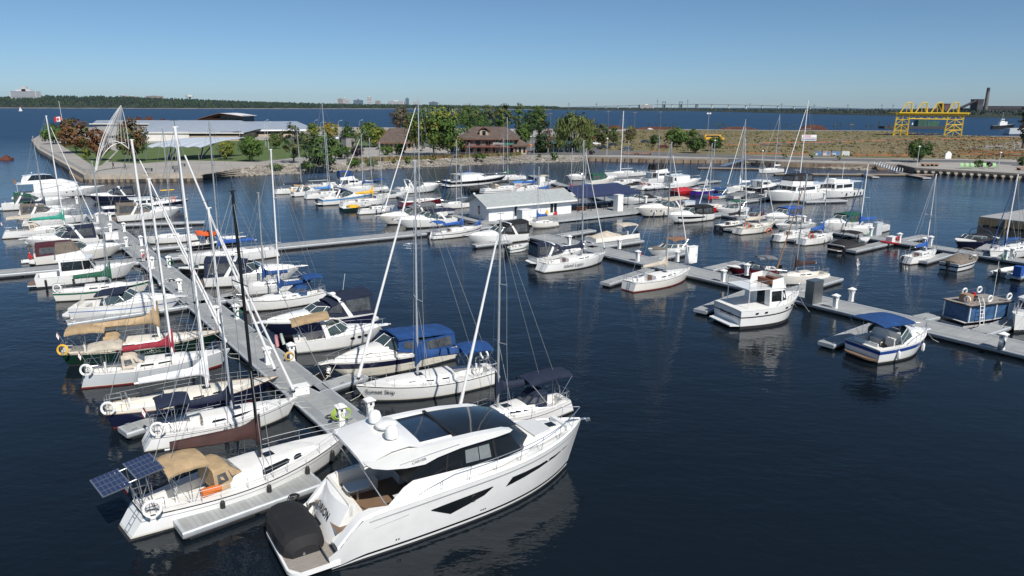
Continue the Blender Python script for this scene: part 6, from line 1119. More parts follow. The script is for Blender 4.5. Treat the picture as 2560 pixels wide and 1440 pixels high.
# ---------------------------------------------------------------- trees and shrubs
def leafm(n, c, v=.5): return mat('leaf_' + n, c, .75, var=v, vs=.9, spec=.25)
for n_, c_ in dict(green=(.065, .12, .022), dark=(.032, .065, .022), mid=(.085, .145, .03), far=(.02, .036, .022), fard=(.013, .024, .02), yellow=(.21, .21, .03), gold=(.3, .21, .025), rust=(.15, .075, .03), redrust=(.15, .05, .035), olive=(.12, .135, .045), grey=(.12, .115, .07), brown=(.13, .09, .06), willow=(.12, .16, .045), purple=(.035, .018, .03), pale=(.25, .30, .16), lime=(.12, .17, .03)).items(): leafm(n_, c_)
bark = mat('bark', (.09, .07, .055), .9, vs=3, var=.4)
def crown_mesh(h0, h1, w, kind, cols, n, seed, ls):
    rnd = random.Random(seed); mb = MB(); hc, hh = (h0 + h1) / 2, (h1 - h0) / 2; C = []
    nc = max(10, min(110, int(n / 26)))
    for _ in range(nc):
        while True:
            x, y, z = rnd.uniform(-1, 1), rnd.uniform(-1, 1), rnd.uniform(-1, 1)
            if kind == 'cone': ok = x * x + y * y < ((1 - z) / 2) ** 1.5 + .015
            elif kind == 'oval': ok = x * x + y * y + abs(z) ** 2.6 < 1
            elif kind == 'willow': ok = x * x + y * y < 1 - max(0, z) ** 2 and (z > -.2 or x * x + y * y > .3)
            elif kind == 'sparse': ok = x * x + y * y < (1 - z * z) * (.5 + .5 * math.sin(z * 9 + seed) ** 2)
            else: ok = x * x + y * y + z * z < 1
            if ok and (x * x + y * y + z * z > .22 or rnd.random() < .25): break
        C.append((x * w / 2 * rnd.uniform(.82, 1.08), y * w / 2 * rnd.uniform(.82, 1.08), hc + z * hh * rnd.uniform(.9, 1.03), rnd.choice(cols)))
    cs = w * (.13 if kind not in ('sparse',) else .10)
    for i in range(n):
        cx, cy, cz, m = C[i % nc]; u = Vector((rnd.gauss(0, 1), rnd.gauss(0, 1), rnd.gauss(0, .8))).normalized() * cs * rnd.random() ** .5
        p = Vector((cx, cy, cz)) + u; out = (Vector((cx, cy, (cz - hc) * w / (2 * hh))) * (2 / w) + u / cs * .8 + Vector((0, 0, .35)) + Vector((rnd.gauss(0, .35), rnd.gauss(0, .35), rnd.gauss(0, .35)))).normalized()
        a = out.cross(Vector((rnd.random() - .5, rnd.random() - .5, rnd.random() - .5))).normalized(); b = out.cross(a); s = ls * rnd.uniform(.6, 1.4)
        if kind == 'willow' and cz < hc + hh * .5: a, b = Vector((0, 0, 1)) * 1.5, Vector((rnd.gauss(0, 1), rnd.gauss(0, 1), 0)).normalized() * .6
        mb.face([p - a * s, p + b * s * .7, p + a * s, p - b * s * .7], m)
    return mb
TN = [0]
def tree(px, py, top, w_px, label, kind='round', cols=('green',), n=900, trunk=.3, nm='tree', grp='trees on the shore', gz=LZ, base_off=0, cat='tree', ls=None):
    TN[0] += 1; p = G(px, py, gz); h = max(1., ztop(p.x, p.y, top) - gz); w = w_px / pxm(p.x, p.y, gz); T = thing(nm, label, cat, p, (TN[0] * 1.7) % 6.28, grp); rnd = random.Random(TN[0])
    h0 = h * trunk; big = nm == 'tree' or nm == 'bush'; ls = (max(.2, min(.42, w * .038)) if big else max(.2, w * .08)); n = int(min(9000, (1.5 if kind not in ('sparse',) else .8) * w * (h - h0) * 3.14 / (ls * ls * 1.4))) if big else 70
    mb = crown_mesh(h0, h, w, kind, ['leaf_' + c for c in cols], n, TN[0] * 7, ls); mb.build('crown', T, 0)
    t = MB(); r = max(.06, h * .022); tb = [(0, 0, -.1), (rnd.uniform(-.1, .1), rnd.uniform(-.1, .1), h0), (rnd.uniform(-.3, .3), rnd.uniform(-.3, .3), h * .85)]; t.tube(tb, r * 1.3, 'bark' if 'bark' in MT else bark, 7, r * .25)
    for k in range(6):
        a = k * 1.05 + rnd.random(); z = lerp(h0 * .9, h * .7, k / 6); t.tube([(0, 0, z), (math.cos(a) * w * .18, math.sin(a) * w * .18, z + h * .1), (math.cos(a) * w * .36, math.sin(a) * w * .36, z + h * .2)], r * .5, bark, 5, r * .1)
    t.build('trunk', T); return T
TREES = [
 (135, 360, 311, 64, 'small round green tree at the far tip of the pier head', 'round', ('green', 'mid'), 700), (192, 383, 296, 80, 'big rusty brown tree near the tip of the pier head', 'oval', ('rust', 'rust', 'olive'), 1300), (250, 402, 318, 56, 'reddish brown tree left of the white rib sculpture', 'oval', ('redrust', 'rust'), 900), (333, 404, 291, 76, 'tall tree half rust half dark green behind the white rib sculpture', 'oval', ('rust', 'olive', 'dark'), 1300),
 (217, 399, 371, 22, 'small yellow green tree beside the plaza', 'round', ('lime', 'yellow'), 350), (348, 320, 291, 22, 'red tree top behind the left end of the metal roof', 'round', ('redrust',), 250), (374, 320, 290, 26, 'red tree top behind the middle of the metal roof', 'round', ('redrust', 'rust'), 250), (411, 319, 296, 20, 'small red tree top behind the metal roof', 'round', ('redrust',), 200),
 (567, 399, 350, 44, 'small yellow tree on the lawn in front of the tan wall', 'round', ('yellow', 'lime'), 600), (631, 404, 335, 62, 'green tree with a pale trunk on the lawn', 'round', ('green', 'mid'), 900), (735, 408, 306, 66, 'dark loose evergreen beside the shore mast', 'sparse', ('dark', 'olive'), 1100), (808, 420, 335, 90, 'large bushy dark green shrub tree on the shore', 'round', ('green', 'dark'), 1400),
 (785, 350, 307, 32, 'slim yellow green tree left of the curved street lamp', 'oval', ('yellow', 'green'), 450), (826, 352, 304, 42, 'golden yellow tree between two curved street lamps', 'oval', ('gold', 'yellow'), 600), (871, 356, 298, 46, 'dark green pointed tree right of the golden one', 'cone', ('green', 'dark'), 800), (925, 368, 304, 76, 'broad green tree turning yellow on its right side', 'round', ('green', 'mid', 'yellow'), 1200), (958, 366, 322, 30, 'orange yellow tree leaning to the brown hip roof', 'round', ('gold', 'yellow'), 350),
 (855, 398, 360, 46, 'dark green bush behind the stone shore', 'round', ('green', 'dark'), 600), (893, 391, 363, 34, 'dark purple bush by the shore path', 'round', ('purple',), 400), (967, 388, 361, 36, 'round green bush in front of the hip roofed building', 'round', ('green', 'mid'), 450), (1000, 386, 357, 30, 'upright green bush at the corner of the hip roofed building', 'oval', ('mid', 'green'), 400),
 (1006, 332, 264, 56, 'greyish brown half bare tree standing behind the hip roof', 'oval', ('grey', 'brown', 'grey'), 900), (1085, 390, 263, 146, 'largest tree, broad and green with yellow tinges, between the two restaurants', 'round', ('mid', 'green', 'yellow', 'green'), 3000), (1128, 388, 330, 70, 'lower yellow green tree at the right of the largest tree', 'round', ('yellow', 'green', 'olive'), 700),
 (1172, 330, 259, 60, 'pale loose poplar behind the log restaurant, leftmost of its row', 'oval', ('olive', 'mid', 'green'), 800), (1222, 330, 261, 42, 'greyish poplar behind the log restaurant roof ridge', 'oval', ('grey', 'olive', 'mid'), 600), (1258, 345, 257, 46, 'dense green poplar right of the roof ridge', 'oval', ('green', 'olive'), 900), (1296, 345, 255, 36, 'thin tall poplar with a bare pale trunk', 'sparse', ('mid', 'olive'), 600), (1347, 345, 257, 38, 'tall narrow yellow green poplar above the spruce', 'oval', ('mid', 'yellow', 'green'), 800), (1325, 350, 275, 36, 'shadowy poplar between the two tall ones', 'oval', ('dark', 'green'), 500), (1205, 335, 282, 46, 'low dark trees behind the dormer', 'round', ('dark', 'green'), 500),
 (1190, 352, 300, 60, 'dark green tree mass directly behind the log restaurant roof', 'round', ('green', 'dark'), 500), (1310, 366, 305, 44, 'rounded green tree between the pavilion and the spruce', 'round', ('green', 'mid'), 500), (1040, 362, 312, 50, 'green tree behind the right end of the hip roof', 'round', ('green', 'dark'), 500), (690, 372, 332, 40, 'low green tree in front of the flat metal roof', 'round', ('green', 'olive'), 400), (765, 372, 330, 44, 'rounded olive tree behind the bushy shore tree', 'round', ('olive', 'green'), 400), (1405, 352, 300, 40, 'dark green tree left behind the willow', 'round', ('dark', 'green'), 400),
 (1361, 382, 289, 58, 'dark brownish spruce beside the log restaurant', 'cone', ('dark', 'dark', 'brown'), 1500), (1433, 380, 275, 96, 'big weeping willow behind the bus shelter', 'willow', ('willow', 'olive', 'willow'), 2200), (1473, 370, 297, 48, 'rusty red topped tree right of the willow', 'round', ('redrust', 'olive', 'green'), 800), (1504, 368, 307, 40, 'dark green tree right of the rusty topped one', 'round', ('olive', 'dark'), 600), (1534, 360, 317, 28, 'narrow green tree at the car park', 'oval', ('green', 'olive'), 450), (1576, 357, 314, 32, 'loose yellowish tree left of the parked dark car', 'oval', ('olive', 'yellow', 'brown'), 450),
 (1690, 368, 319, 66, 'wide bright green tree in the waste field', 'round', ('mid', 'green'), 1200), (1739, 383, 336, 52, 'round dark green tree beside the boardwalk', 'round', ('green', 'dark'), 900), (1787, 378, 340, 38, 'smaller round dark tree in front of the school bus', 'round', ('green', 'dark'), 600), (1637, 366, 336, 28, 'small dark tree beside the parked pickup', 'round', ('green', 'dark'), 350), (1731, 345, 320, 22, 'small green tree behind the wide bright one', 'oval', ('green',), 300),
 (2297, 406, 348, 64, 'round dark tree standing alone on the promenade right side', 'round', ('green', 'dark', 'green'), 1400), (1961, 397, 381, 17, 'leftmost of the three pale variegated little trees', 'round', ('pale',), 200), (2030, 400, 379, 17, 'middle one of the three pale variegated little trees', 'round', ('pale',), 200), (2098, 403, 386, 15, 'rightmost of the three pale variegated little trees', 'round', ('pale',), 200),
 (2448, 418, 400, 30, 'green bush between the two groups of lime chairs', 'round', ('green',), 300), (2472, 418, 403, 18, 'dark purple bush beside the green bush', 'round', ('purple',), 200), (2556, 415, 390, 26, 'dark green bush at the right edge of the promenade', 'round', ('green', 'dark'), 250), (2556, 372, 242, 40, 'dark half bare tree cut off by the right edge', 'sparse', ('brown', 'dark'), 600)]
for t_ in TREES: tree(*t_[:4], t_[4], t_[5], t_[6], int(t_[7] * 1.7), trunk=.02 if 'bush' in t_[4] or 'shrub' in t_[4] else (.0 if t_[5] == 'cone' else .13 if t_[5] != 'willow' else .05), nm='bush' if 'bush' in t_[4] else 'tree', cat='bush' if 'bush' in t_[4] else 'tree')
for i, (x, y, tp, w, c) in enumerate([(885, 418, 396, 40, 'green'), (928, 416, 397, 34, 'olive'), (1021, 409, 391, 20, 'lime'), (985, 411, 399, 18, 'olive'), (1200, 398, 383, 30, 'green'), (1270, 395, 384, 22, 'olive'), (1385, 402, 379, 20, 'mid'), (1347, 394, 384, 12, 'dark'), (770, 424, 401, 40, 'dark'), (690, 426, 408, 44, 'olive'), (1080, 402, 388, 16, 'gold'), (1480, 387, 376, 18, 'purple')]):
    tree(x, y, tp, w, ['dense green shrub among the shore stones under the lamp', 'olive shrub on the stone shore right of the dense green one', 'bright lime shrub at the top of the stone shore', 'small olive shrub on the stone shore', 'green shrub below the log restaurant terrace', 'olive shrub at the right end of the restaurant terrace', 'bright green shrub standing on the bare stone shore', 'tiny dark shrub beside the path end', 'dark shrub at the foot of the bushy shore tree', 'straw green shrub on the shore below the lawn', 'golden shrub on the shore path rail', 'dark round shrub beside the boardwalk road'][i], 'round', (c, 'green' if c != 'purple' else c), 320, 0.02, 'bush', 'shrubs along the shore', cat='bush')
for i, x in enumerate([1620, 1640, 1662, 1681, 1760, 1785, 1795, 1810, 1925, 1945, 1965, 1985, 2030, 2084, 2101, 2128, 2165, 2178, 2196, 2222]):
    tree(x, 326, 303 + (i * 7) % 6, 8 + (i * 5) % 4, 'thin young street tree in the row along the far edge of the field', 'oval', ('olive', 'green'), 70, .35, 'young_tree', 'young trees along the far edge of the field')
# ---------------------------------------------------------------- far shores
hillm = mat('hillside', (.022, .033, .02), .95, vs=.01, var=.5); bare = mat('shore_bare', (.25, .23, .2), .9, vs=.02, var=.4)
def hills(name, pts, D, m):           # pts: (x, shore row, top row) seen from here, built as a ridge that stands at real distance and depth
    rows = []
    for x, ys, yt in pts:
        a = G(x, ys, .5); e = a.normalized(); z = max(2., ztop(a.x * 1.06, a.y * 1.06, yt)); b = a * 1.04; c = a * 1.16; rows.append([(a.x, a.y, 0), (a.x * 1.004, a.y * 1.004, 3), (b.x, b.y, z * .55), (c.x, c.y, z * 1.0), (a.x * 1.6, a.y * 1.6, z * .9), (a.x * 1.62, a.y * 1.62, -5)])
    mb = MB(); mb.grid(rows, m); tag(mb.build(name, sharp=180), None, None, kind='structure'); return rows
FS = [(-900, 268, 249), (-400, 269, 247), (0, 270, 244.5), (130, 270.5, 241), (300, 271, 243), (420, 271.5, 248), (560, 271.8, 254), (700, 272, 259), (850, 272, 263), (1000, 272.3, 264.5), (1150, 272.8, 267), (1300, 273.5, 269), (1400, 274.5, 270.5)]
FR = hills('hills', FS, 3000, hillm)
FS2 = [(1380, 274.6, 270), (1560, 276, 271.5), (1750, 278, 272.5), (1900, 281.5, 274.5), (2050, 285, 275.5), (2240, 289, 277), (2440, 293, 279), (2700, 297, 281), (3200, 300, 282)]
FR2 = hills('hills', FS2, 2000, hillm)
def forest(rows, n, seed, hmin, hmax, label, cols, lo=.004, hi=.165):
    rnd = random.Random(seed); mb = MB()
    for _ in range(n):
        k = rnd.random() * (len(rows) - 1.001); i = int(k); f = k - i; g = rnd.random() ** .55
        P = [Vector(rows[i][j]).lerp(Vector(rows[i + 1][j]), f) for j in range(4)]; q = P[1].lerp(P[2], g * 2) if g < .5 else P[2].lerp(P[3], g * 2 - 1)
        h = rnd.uniform(hmin, hmax); w = h * rnd.uniform(.45, .8); m = rnd.choice(cols); q = q - Vector((0, 0, 2)); a0 = rnd.random() * 6
        r0 = [q + Vector((w * .5 * math.cos(a0 + t * 1.05) * rnd.uniform(.8, 1.2), w * .5 * math.sin(a0 + t * 1.05) * rnd.uniform(.8, 1.2), h * rnd.uniform(.1, .3))) for t in range(6)]; r1 = [q + Vector((w * .45 * math.cos(a0 + t * 1.05 + .3) * rnd.uniform(.7, 1.2), w * .45 * math.sin(a0 + t * 1.05 + .3) * rnd.uniform(.7, 1.2), h * rnd.uniform(.6, .85))) for t in range(6)]
        mb.grid([r0, r1, [q + Vector((0, 0, h))] * 6], m, True)
    return tag(mb.build('forest', sharp=50), label, 'forest', kind='stuff')
forest(FR, 6500, 3, 8, 15, 'dark green woods covering the far shore on the left', ['leaf_far', 'leaf_fard', 'leaf_far', 'leaf_dark'])
forest(FR2, 2200, 4, 3, 8, 'low dark tree line on the far shore on the right', ['leaf_fard', 'leaf_far'])
mb = MB()
for r0, r1 in zip(FR, FR[1:]): mb.face([Vector(r0[0]) * .997, Vector(r1[0]) * .997, Vector(r1[0]) + Vector((0, 0, 2.2)), Vector(r0[0]) + Vector((0, 0, 2.2))], bare)
tag(mb.build('shore'), None, None, kind='structure')
concp = mat('pale_concrete', (.62, .60, .57), .8, vs=.02, var=.1); brickp = mat('pale_brick', (.42, .33, .28), .8, vs=.02, var=.15); glassp = mat('dark_tower', (.13, .16, .20), .3, vs=.02, var=.2)
def tower(x0, x1, yb, yt, D, label, m=concp, nf=8, nm='tower_block', steps=(), dep=.8, roofbox=1):
    a, b = GY(x0, yb, D), GY(x1, yb, D); w = b.x - a.x; zt = GY((x0 + x1) / 2, yt, D).z; z0 = min(a.z, 0) - 5; T = thing(nm, label, 'building', ((a.x + b.x) / 2, D, 0), 0, 'distant buildings across the bay'); d = w * dep
    mb = MB(); mb.box(-w / 2, w / 2, 0, d, z0, zt, m)
    for fx0, fx1, fh in steps: mb.box(w * (fx0 - .5), w * (fx1 - .5), d * .2, d * .8, zt, zt + (zt - z0) * fh, m)
    mb.build('wall', T); g = MB()
    zz = max(5, a.z) if D < 4000 else z0 + 20
    for i in range(nf): z = lerp(GY(x0, yb, D).z, zt, (i + .45) / nf); g.box(-w * .47, w * .47, -.6, 0, z, z + (zt - GY(x0, yb, D).z) / nf * .4, glassp)
    g.build('window', T)
    if roofbox: mb = MB(); mb.box(-w * .12, w * .12, d * .3, d * .6, zt, zt + (zt - GY(x0, yb, D).z) * .14, m); mb.build('roof_house', T)
    return T
tower(27, 92, 248, 228, 3600, 'wide white hospital block with stepped roof above the far woods', mat('white_block', (.52, .53, .54), .7, var=.05), 7, 'hospital', ((.2, .75, .12), (.42, .58, .28)), .3)
for x0, x1, yb, yt, D, l_, m in [(300, 312, 248, 238, 5200, 'small white block above the far woods, leftmost of a pair', concp), (318, 341, 248, 240, 5200, 'long low white block right of the small one above the far woods', concp), (365, 397, 249, 240, 5200, 'pale brick row of flats above the far woods', brickp), (845, 856, 266, 247, 6500, 'pinkish tower, left one of the close trio on the skyline', brickp), (857, 867, 266, 246, 6500, 'pinkish tower in the middle of the close trio', concp), (868, 875, 266, 249, 6500, 'shorter pale tower, right one of the close trio', concp), (884, 905, 266, 250, 6500, 'wide dark glass block on the skyline', glassp), (918, 929, 266, 243, 6500, 'tall pale tower with a crane on the skyline', concp), (938, 950, 266, 252, 6500, 'short brick tower right of the tall pale one', brickp), (968, 1010, 267, 253, 6500, 'long low pale cluster on the skyline', concp), (1014, 1022, 267, 246, 6500, 'slim dark tower right of the low pale cluster', glassp), (1033, 1042, 267, 254, 6500, 'small white tower right of the slim dark one', concp), (1073, 1093, 268, 255, 6500, 'wide bluish glass block right end of the skyline', glassp), (1600, 1634, 274, 262, 4000, 'white box shaped plant under the far bridge', concp)]: tower(x0, x1, yb, yt, D, l_, m, 6)
p = GY(475, 250, 5200); T = thing('water_tower', 'pale water tower above the far woods', 'water tower', (p.x, p.y, 0)); zt = GY(475, 237, 5200).z; MB().lathe([(6, 0), (6, zt - 18), (26, zt - 14), (26, zt - 3), (3, zt)], (0, 0, 0), concp, 12).build('tank', T)
# bridge
steel_g = mat('bridge_steel', (.16, .19, .21), .7, vs=.01, var=.2); T = thing('road_bridge', 'long grey high level bridge on many piers across the far bay', 'bridge', (0, 0, 0)); DB = 4300; prof = [(1330, 269), (1440, 267.5), (1560, 264.2), (1660, 261.4), (1760, 260.6), (1860, 262.6), (1960, 265), (2080, 269), (2230, 274)]
P = [GY(x, y, DB) for x, y in prof]; mb = MB()
for a, b in zip(P, P[1:]):
    mb.slab([(a.x, a.y - 9, a.z), (b.x, b.y - 9, b.z), (b.x, b.y + 9, b.z), (a.x, a.y + 9, a.z)], 3.2, steel_g)
mb.build('deck', T)
for x in [1440, 1480, 1515, 1545, 1575, 1605, 1632, 1659, 1680, 1701, 1742, 1780, 1822, 1865, 1905, 1945, 1985, 2025, 2070, 2120]:
    i = max(j for j in range(len(prof) - 1) if prof[j][0] <= x); f = (x - prof[i][0]) / (prof[i + 1][0] - prof[i][0]); q = P[i].lerp(P[i + 1], f); big = x in (1659, 1701, 1742); w = 7 if big else 2.5; MB().box(q.x - w, q.x + w, q.y - 6, q.y + 6, -2, q.z - 1, concp if not big else steel_g).build('pier', T)
for x in (1659, 1701):
    q = GY(x, 261, DB); zt = GY(x, 254, DB).z; mb = MB(); mb.box(q.x - 9, q.x - 6, DB - 14, DB - 10, 0, zt, steel_g); mb.box(q.x + 6, q.x + 9, DB - 14, DB - 10, 0, zt, steel_g); mb.box(q.x - 9, q.x + 9, DB - 14, DB - 10, zt - 4, zt, steel_g); mb.build('lift_tower', T)
for i, (x, yt) in enumerate([(1422, 256), (1491, 257), (1643, 247), (1718, 247), (1874, 257), (1953, 257), (2035, 260), (2119, 259), (2204, 260), (2232, 260), (2289, 261)]):
    q = GY(x, 272, 3000); zt = GY(x, yt, 3000).z; mb = MB(); mb.tube([(0, 0, 0), (0, 0, zt)], .9, steel_g, 4, .5); [mb.tube([(-5 + k, 0, zt * (.75 + .07 * k)), (5 - k, 0, zt * (.75 + .07 * k))], .5, steel_g, 4) for k in range(3)]; tag(mb.build('power_pylon', loc=(q.x, q.y, 0)), 'thin grey power pylon on the far shore behind the bay', 'pylon', 'power pylons on the far shore')
# steel mill on the right
DM = 1900; rustm = mat('mill_dark', (.05, .045, .05), .85, vs=.05, var=.4); rust2 = mat('mill_rust', (.11, .06, .05), .85, vs=.05, var=.4)
q = GY(2461, 287, DM); zt = GY(2466, 219, DM).z; mb = MB(); mb.tube([(0, 0, 0), (0, 0, zt * .86)], 5., mat('stack', (.16, .14, .13), .85, vs=.05, var=.2), 12, 3.9); mb.tube([(0, 0, zt * .86), (0, 0, zt)], 3.9, rustm, 12, 3.6); tag(mb.build('chimney', loc=(q.x, q.y, 0)), 'tall brown smokestack with dark top at the steel mill', 'chimney')
def block(x0, x1, yb, yt, D, m, label, nm='mill_building', dep=30, cat='building'):
    a, b = GY(x0, yb, D), GY(x1, yb, D); zt = GY(x0, yt, D).z; T = thing(nm, label, cat, (a.x, D, 0)); MB().box(0, b.x - a.x, 0, dep, -2, zt, m).build('wall', T); MB().box(-1, b.x - a.x + 1, -1, dep + 1, zt, zt + 1.2, m).build('roof', T); mb = MB(); [mb.box((b.x - a.x) * f, (b.x - a.x) * (f + .06), -.3, 0, zt * .4, zt * .7, glassp) for f in (.15, .4, .65, .85)]; mb.build('window', T); return T
block(2439, 2454, 290, 249, DM, rustm, 'dark coal hopper tower left of the smokestack', 'hopper_tower'); block(2430, 2700, 291, 272, DM + 60, rustm, 'long black mill hall right of the smokestack', dep=60); block(2455, 2660, 290, 266, DM + 120, rustm, 'higher dark mill hall behind the long black one', dep=40); block(2310, 2345, 291, 272, DM, rust2, 'low rusty mill building behind the yellow gantry'); block(2355, 2372, 291, 260, DM + 20, rust2, 'taller rusty mill block behind the right end of the yellow gantry')
a, b = GY(2385, 277, DM), GY(2441, 252, DM); mb = MB(); mb.tube([a, b], 3.2, rustm, 4); [mb.tube([a.lerp(b, f) - Vector((0, 0, 3)), Vector((a.lerp(b, f).x, DM, 0))], .9, rustm, 4) for f in (.25, .5, .75)]; tag(mb.build('conveyor'), 'dark sloping conveyor bridge rising to the hopper tower', 'conveyor')

# ---------------------------------------------------------------- buildings and things on land
zincm = mat('zinc_roof', (.40, .45, .51), .5, .25, vs=.3, var=.08, bump=.01, bs=.8); wallw = mat('stucco', (.66, .64, .6), .85, vs=.5, var=.08); tanw = mat('tan_stone', (.42, .34, .25), .9, vs=.6, var=.2); woodb = mat('brown_wood', (.16, .075, .04), .7, vs=.8, var=.3, stretch=(1, 1, 5)); shin = mat('shingle_brown', (.115, .085, .07), .9, vs=.8, var=.35, bump=.03, bs=5); dkw = mat('dark_wall', (.05, .045, .045), .7, vs=.5)
def frame2(a, b):                      # local frame: origin at a, x towards b
    d = b - a; return a, math.atan2(d.y, d.x), math.hypot(d.x, d.y)
# long metal-roofed hall with a curved roof
A, ang, L = frame2(G(362, 353, LZ), G(606, 352, LZ)); T = thing('exhibition_hall', 'long low hall with curved grey metal roof and pale walls on the pier head', 'building', A, ang); he = ztop(A.x, A.y, 330) - LZ; D_ = 60.; hr = ztop(A.x, A.y + 45, 301) - LZ
mb = MB(); mb.box(0, L * .45, .4, D_, 0, he, wallw); mb.box(L * .45, L * .96, .4, D_, 0, he * .55, tanw); mb.box(L * .45, L * .96, 1.5, D_, he * .55, he, dkw); mb.build('wall', T)
mb = MB(); rt_ = []
for i in range(15):
    x = lerp(-36, L + 1, i / 14); e = 1 if x < L * .72 else max(.0, 1 - ((x - L * .72) / (L * .29)) ** 2); he2 = lerp(he, he * .9, i / 14); xo = 0
    rt_.append([(x, (34 if x < -2 else -.2) + 0, he2 if x >= -2 else lerp(he2, hr, .7)), (x, 36 if x < -2 else 12, lerp(he2, lerp(he2, hr, .55), e)), (x, 45, lerp(he2 + .3, hr, e)), (x, D_ + 2, lerp(he2, hr * .97, e))])
mb.grid(rt_, zincm); mb.grid([[(x, y, z - .45) for x, y, z in r] for r in rt_], dkw); mb.grid([[r[0], (r[0][0], r[0][1], r[0][2] - .45)] for r in rt_], wallw); mb.build('roof', T, 50)
# round glass room with a curved timber roof
A, ang, L = frame2(G(500, 343, LZ), G(604, 343, LZ)); A, B_2 = [GY(x, 330, A.y + 60) for x in (482, 614)]; A.z = LZ; L = B_2.x - A.x; ang = 0; T = thing('glass_pavilion', 'glass room under a lens shaped timber roof rising above the metal roofs', 'building', A, ang); z0, z1 = ztop(A.x, A.y, 308) - LZ, ztop(A.x, A.y, 286) - LZ
MB().box(L * .52, L * .95, 2, 22, 0, z1 * .96, mat('curtain_glass', (.03, .045, .05), .1, vs=.2, var=.4)).build('glass_wall', T); MB().box(L * .2, L * .52, 2, 22, 0, z1 * .8, woodb).build('wood_wall', T)
mb = MB(); rt_ = [[(L * f, y, lerp(z0 + 1, z1, min(1, f / .55)) + (z1 - z0) * .16 * math.sin(math.pi * min(1, f)) - max(0, f - .6) * 2.2) for y in (-3, 8, 24)] for f in [i / 14 for i in range(15)]]
mb.grid(rt_, mat('white_roof', (.7, .7, .7), .6)); mb.grid([[(x, y, z - 1.1 * (.25 + .75 * math.sin(math.pi * min(1, .08 + i / 16)))) for x, y, z in r] for i, r in enumerate(rt_)], woodb); mb.grid([[r[0], (r[0][0], r[0][1], r[0][2] - .3)] for r in rt_], woodb); mb.build('roof', T, 60)
for f in (.56, .68, .8, .92): MB().box(L * f - .15, L * f + .15, 1.7, 2, 0, z1 * .95, woodb).build('mullion', T)
A, ang, L = frame2(G(602, 341, LZ), G(748, 339, LZ)); T = thing('long_hall', 'low hall with flat grey metal roof and white eave right of the lens roof', 'building', A, ang); he = ztop(A.x, A.y, 325) - LZ; hr = ztop(A.x, A.y + 50, 304) - LZ
MB().box(0, L, 0, 55, 0, he, dkw).build('wall', T); mb = MB(); mb.grid([[(x, -2, he), (x, 20, lerp(he, hr, .55)), (x, 50, hr), (x, 60, hr * .98)] for x in (-2, L * .5, L * .9, L + 8)], zincm); mb.box(-2, L + 8, -2.2, -2, he - .7, he + .1, 'pvc'); mb.build('roof', T, 60); [MB().box(L * f, L * f + 2.5, -.1, 0, he * .25, he * .8, 'glassb').build('window', T) for f in (.1, .3, .5, .7, .86)]; MB().box(0, L, -5, -4.5, 0, 1.2, tanw).build('planter_wall', T)
# tent-like canopy
A, ang, L = frame2(G(357, 402, LZ), G(506, 401, LZ)); T = thing('canopy', 'white arched fabric canopy on slanted dark posts over the plaza', 'canopy', A, ang); zf, zb = ztop(A.x, A.y, 369) - LZ, ztop(A.x, A.y + 22, 345) - LZ; nb = 5; mb = MB()
rows = []
for i in range(nb * 6 + 1):
    x = L * i / (nb * 6); c = .35 * math.sin(math.pi * (i % 6) / 6); rows.append([(x + 11 * f, 22 * f - 1, lerp(zf, zb, f ** .75) + c + .5 * math.sin(math.pi * f)) for f in (0, .2, .4, .6, .8, 1)])
mb.grid(rows, mat('membrane', (.42, .47, .53), .6, vs=.3, var=.05)); mb.grid([[(x, y, z - .12) for x, y, z in r] for r in rows], 'membrane'); mb.build('roof', T, 60)
for x in (L * .3, L * .86):
    for dx in (-1.8, 1.8): MB().tube([(x, 8, 0), (x + dx + 3, 8 + abs(dx), zf + 1.5)], .22, 'slateh', 6).build('post', T)
for x in (1, L * .55, L - 1): MB().tube([(x, .2, 0), (x, .2, zf)], .1, 'steel', 6).build('post', T)
# rib sculpture
B0 = G(244, 430, LZ); ppm = pxm(B0.x, B0.y, LZ)
def sp_(x, y, d=0): q = GY(x, y, B0.y + d); return q - B0
T = thing('sculpture', 'tall white fan of curved steel ribs shaped like a ship prow on the plaza', 'sculpture', B0); ap = sp_(302, 264, 3)
def bez(p, n=12): return [p[0] * (1 - t) ** 2 + p[1] * 2 * t * (1 - t) + p[2] * t * t for t in [i / n for i in range(n + 1)]]
for x, y, d, bx, by in ((238, 432, 0, 246, 330), (241, 426, .4, 254, 335), (243, 420, .8, 258, 338)): MB().tube(bez([sp_(x, y, d), sp_(bx, by, d + 1), ap]), .11, 'pvc', 5, .05).build('rib', T)
lo = bez([sp_(241, 415, 1), sp_(262, 318, 4), sp_(322, 372, 8)], 20); lo2 = bez([sp_(243, 418, 1.5), sp_(268, 352, 4), sp_(312, 357, 8)], 20)
MB().tube(lo, .11, 'pvc', 5).build('rib', T); MB().tube(lo2, .09, 'pvc', 5).build('rib', T); MB().tube(bez([ap, sp_(318, 310, 6), sp_(322, 372, 8)]), .11, 'pvc', 5).build('rib', T)
for k in range(3, 20, 1): e = lo[k] if k % 2 else lo2[k]; MB().tube(bez([ap, (ap + e) * .5 + Vector((-.4, 0, -.2)), e], 5), .05, 'pvc', 4, .04).build('rib', T)
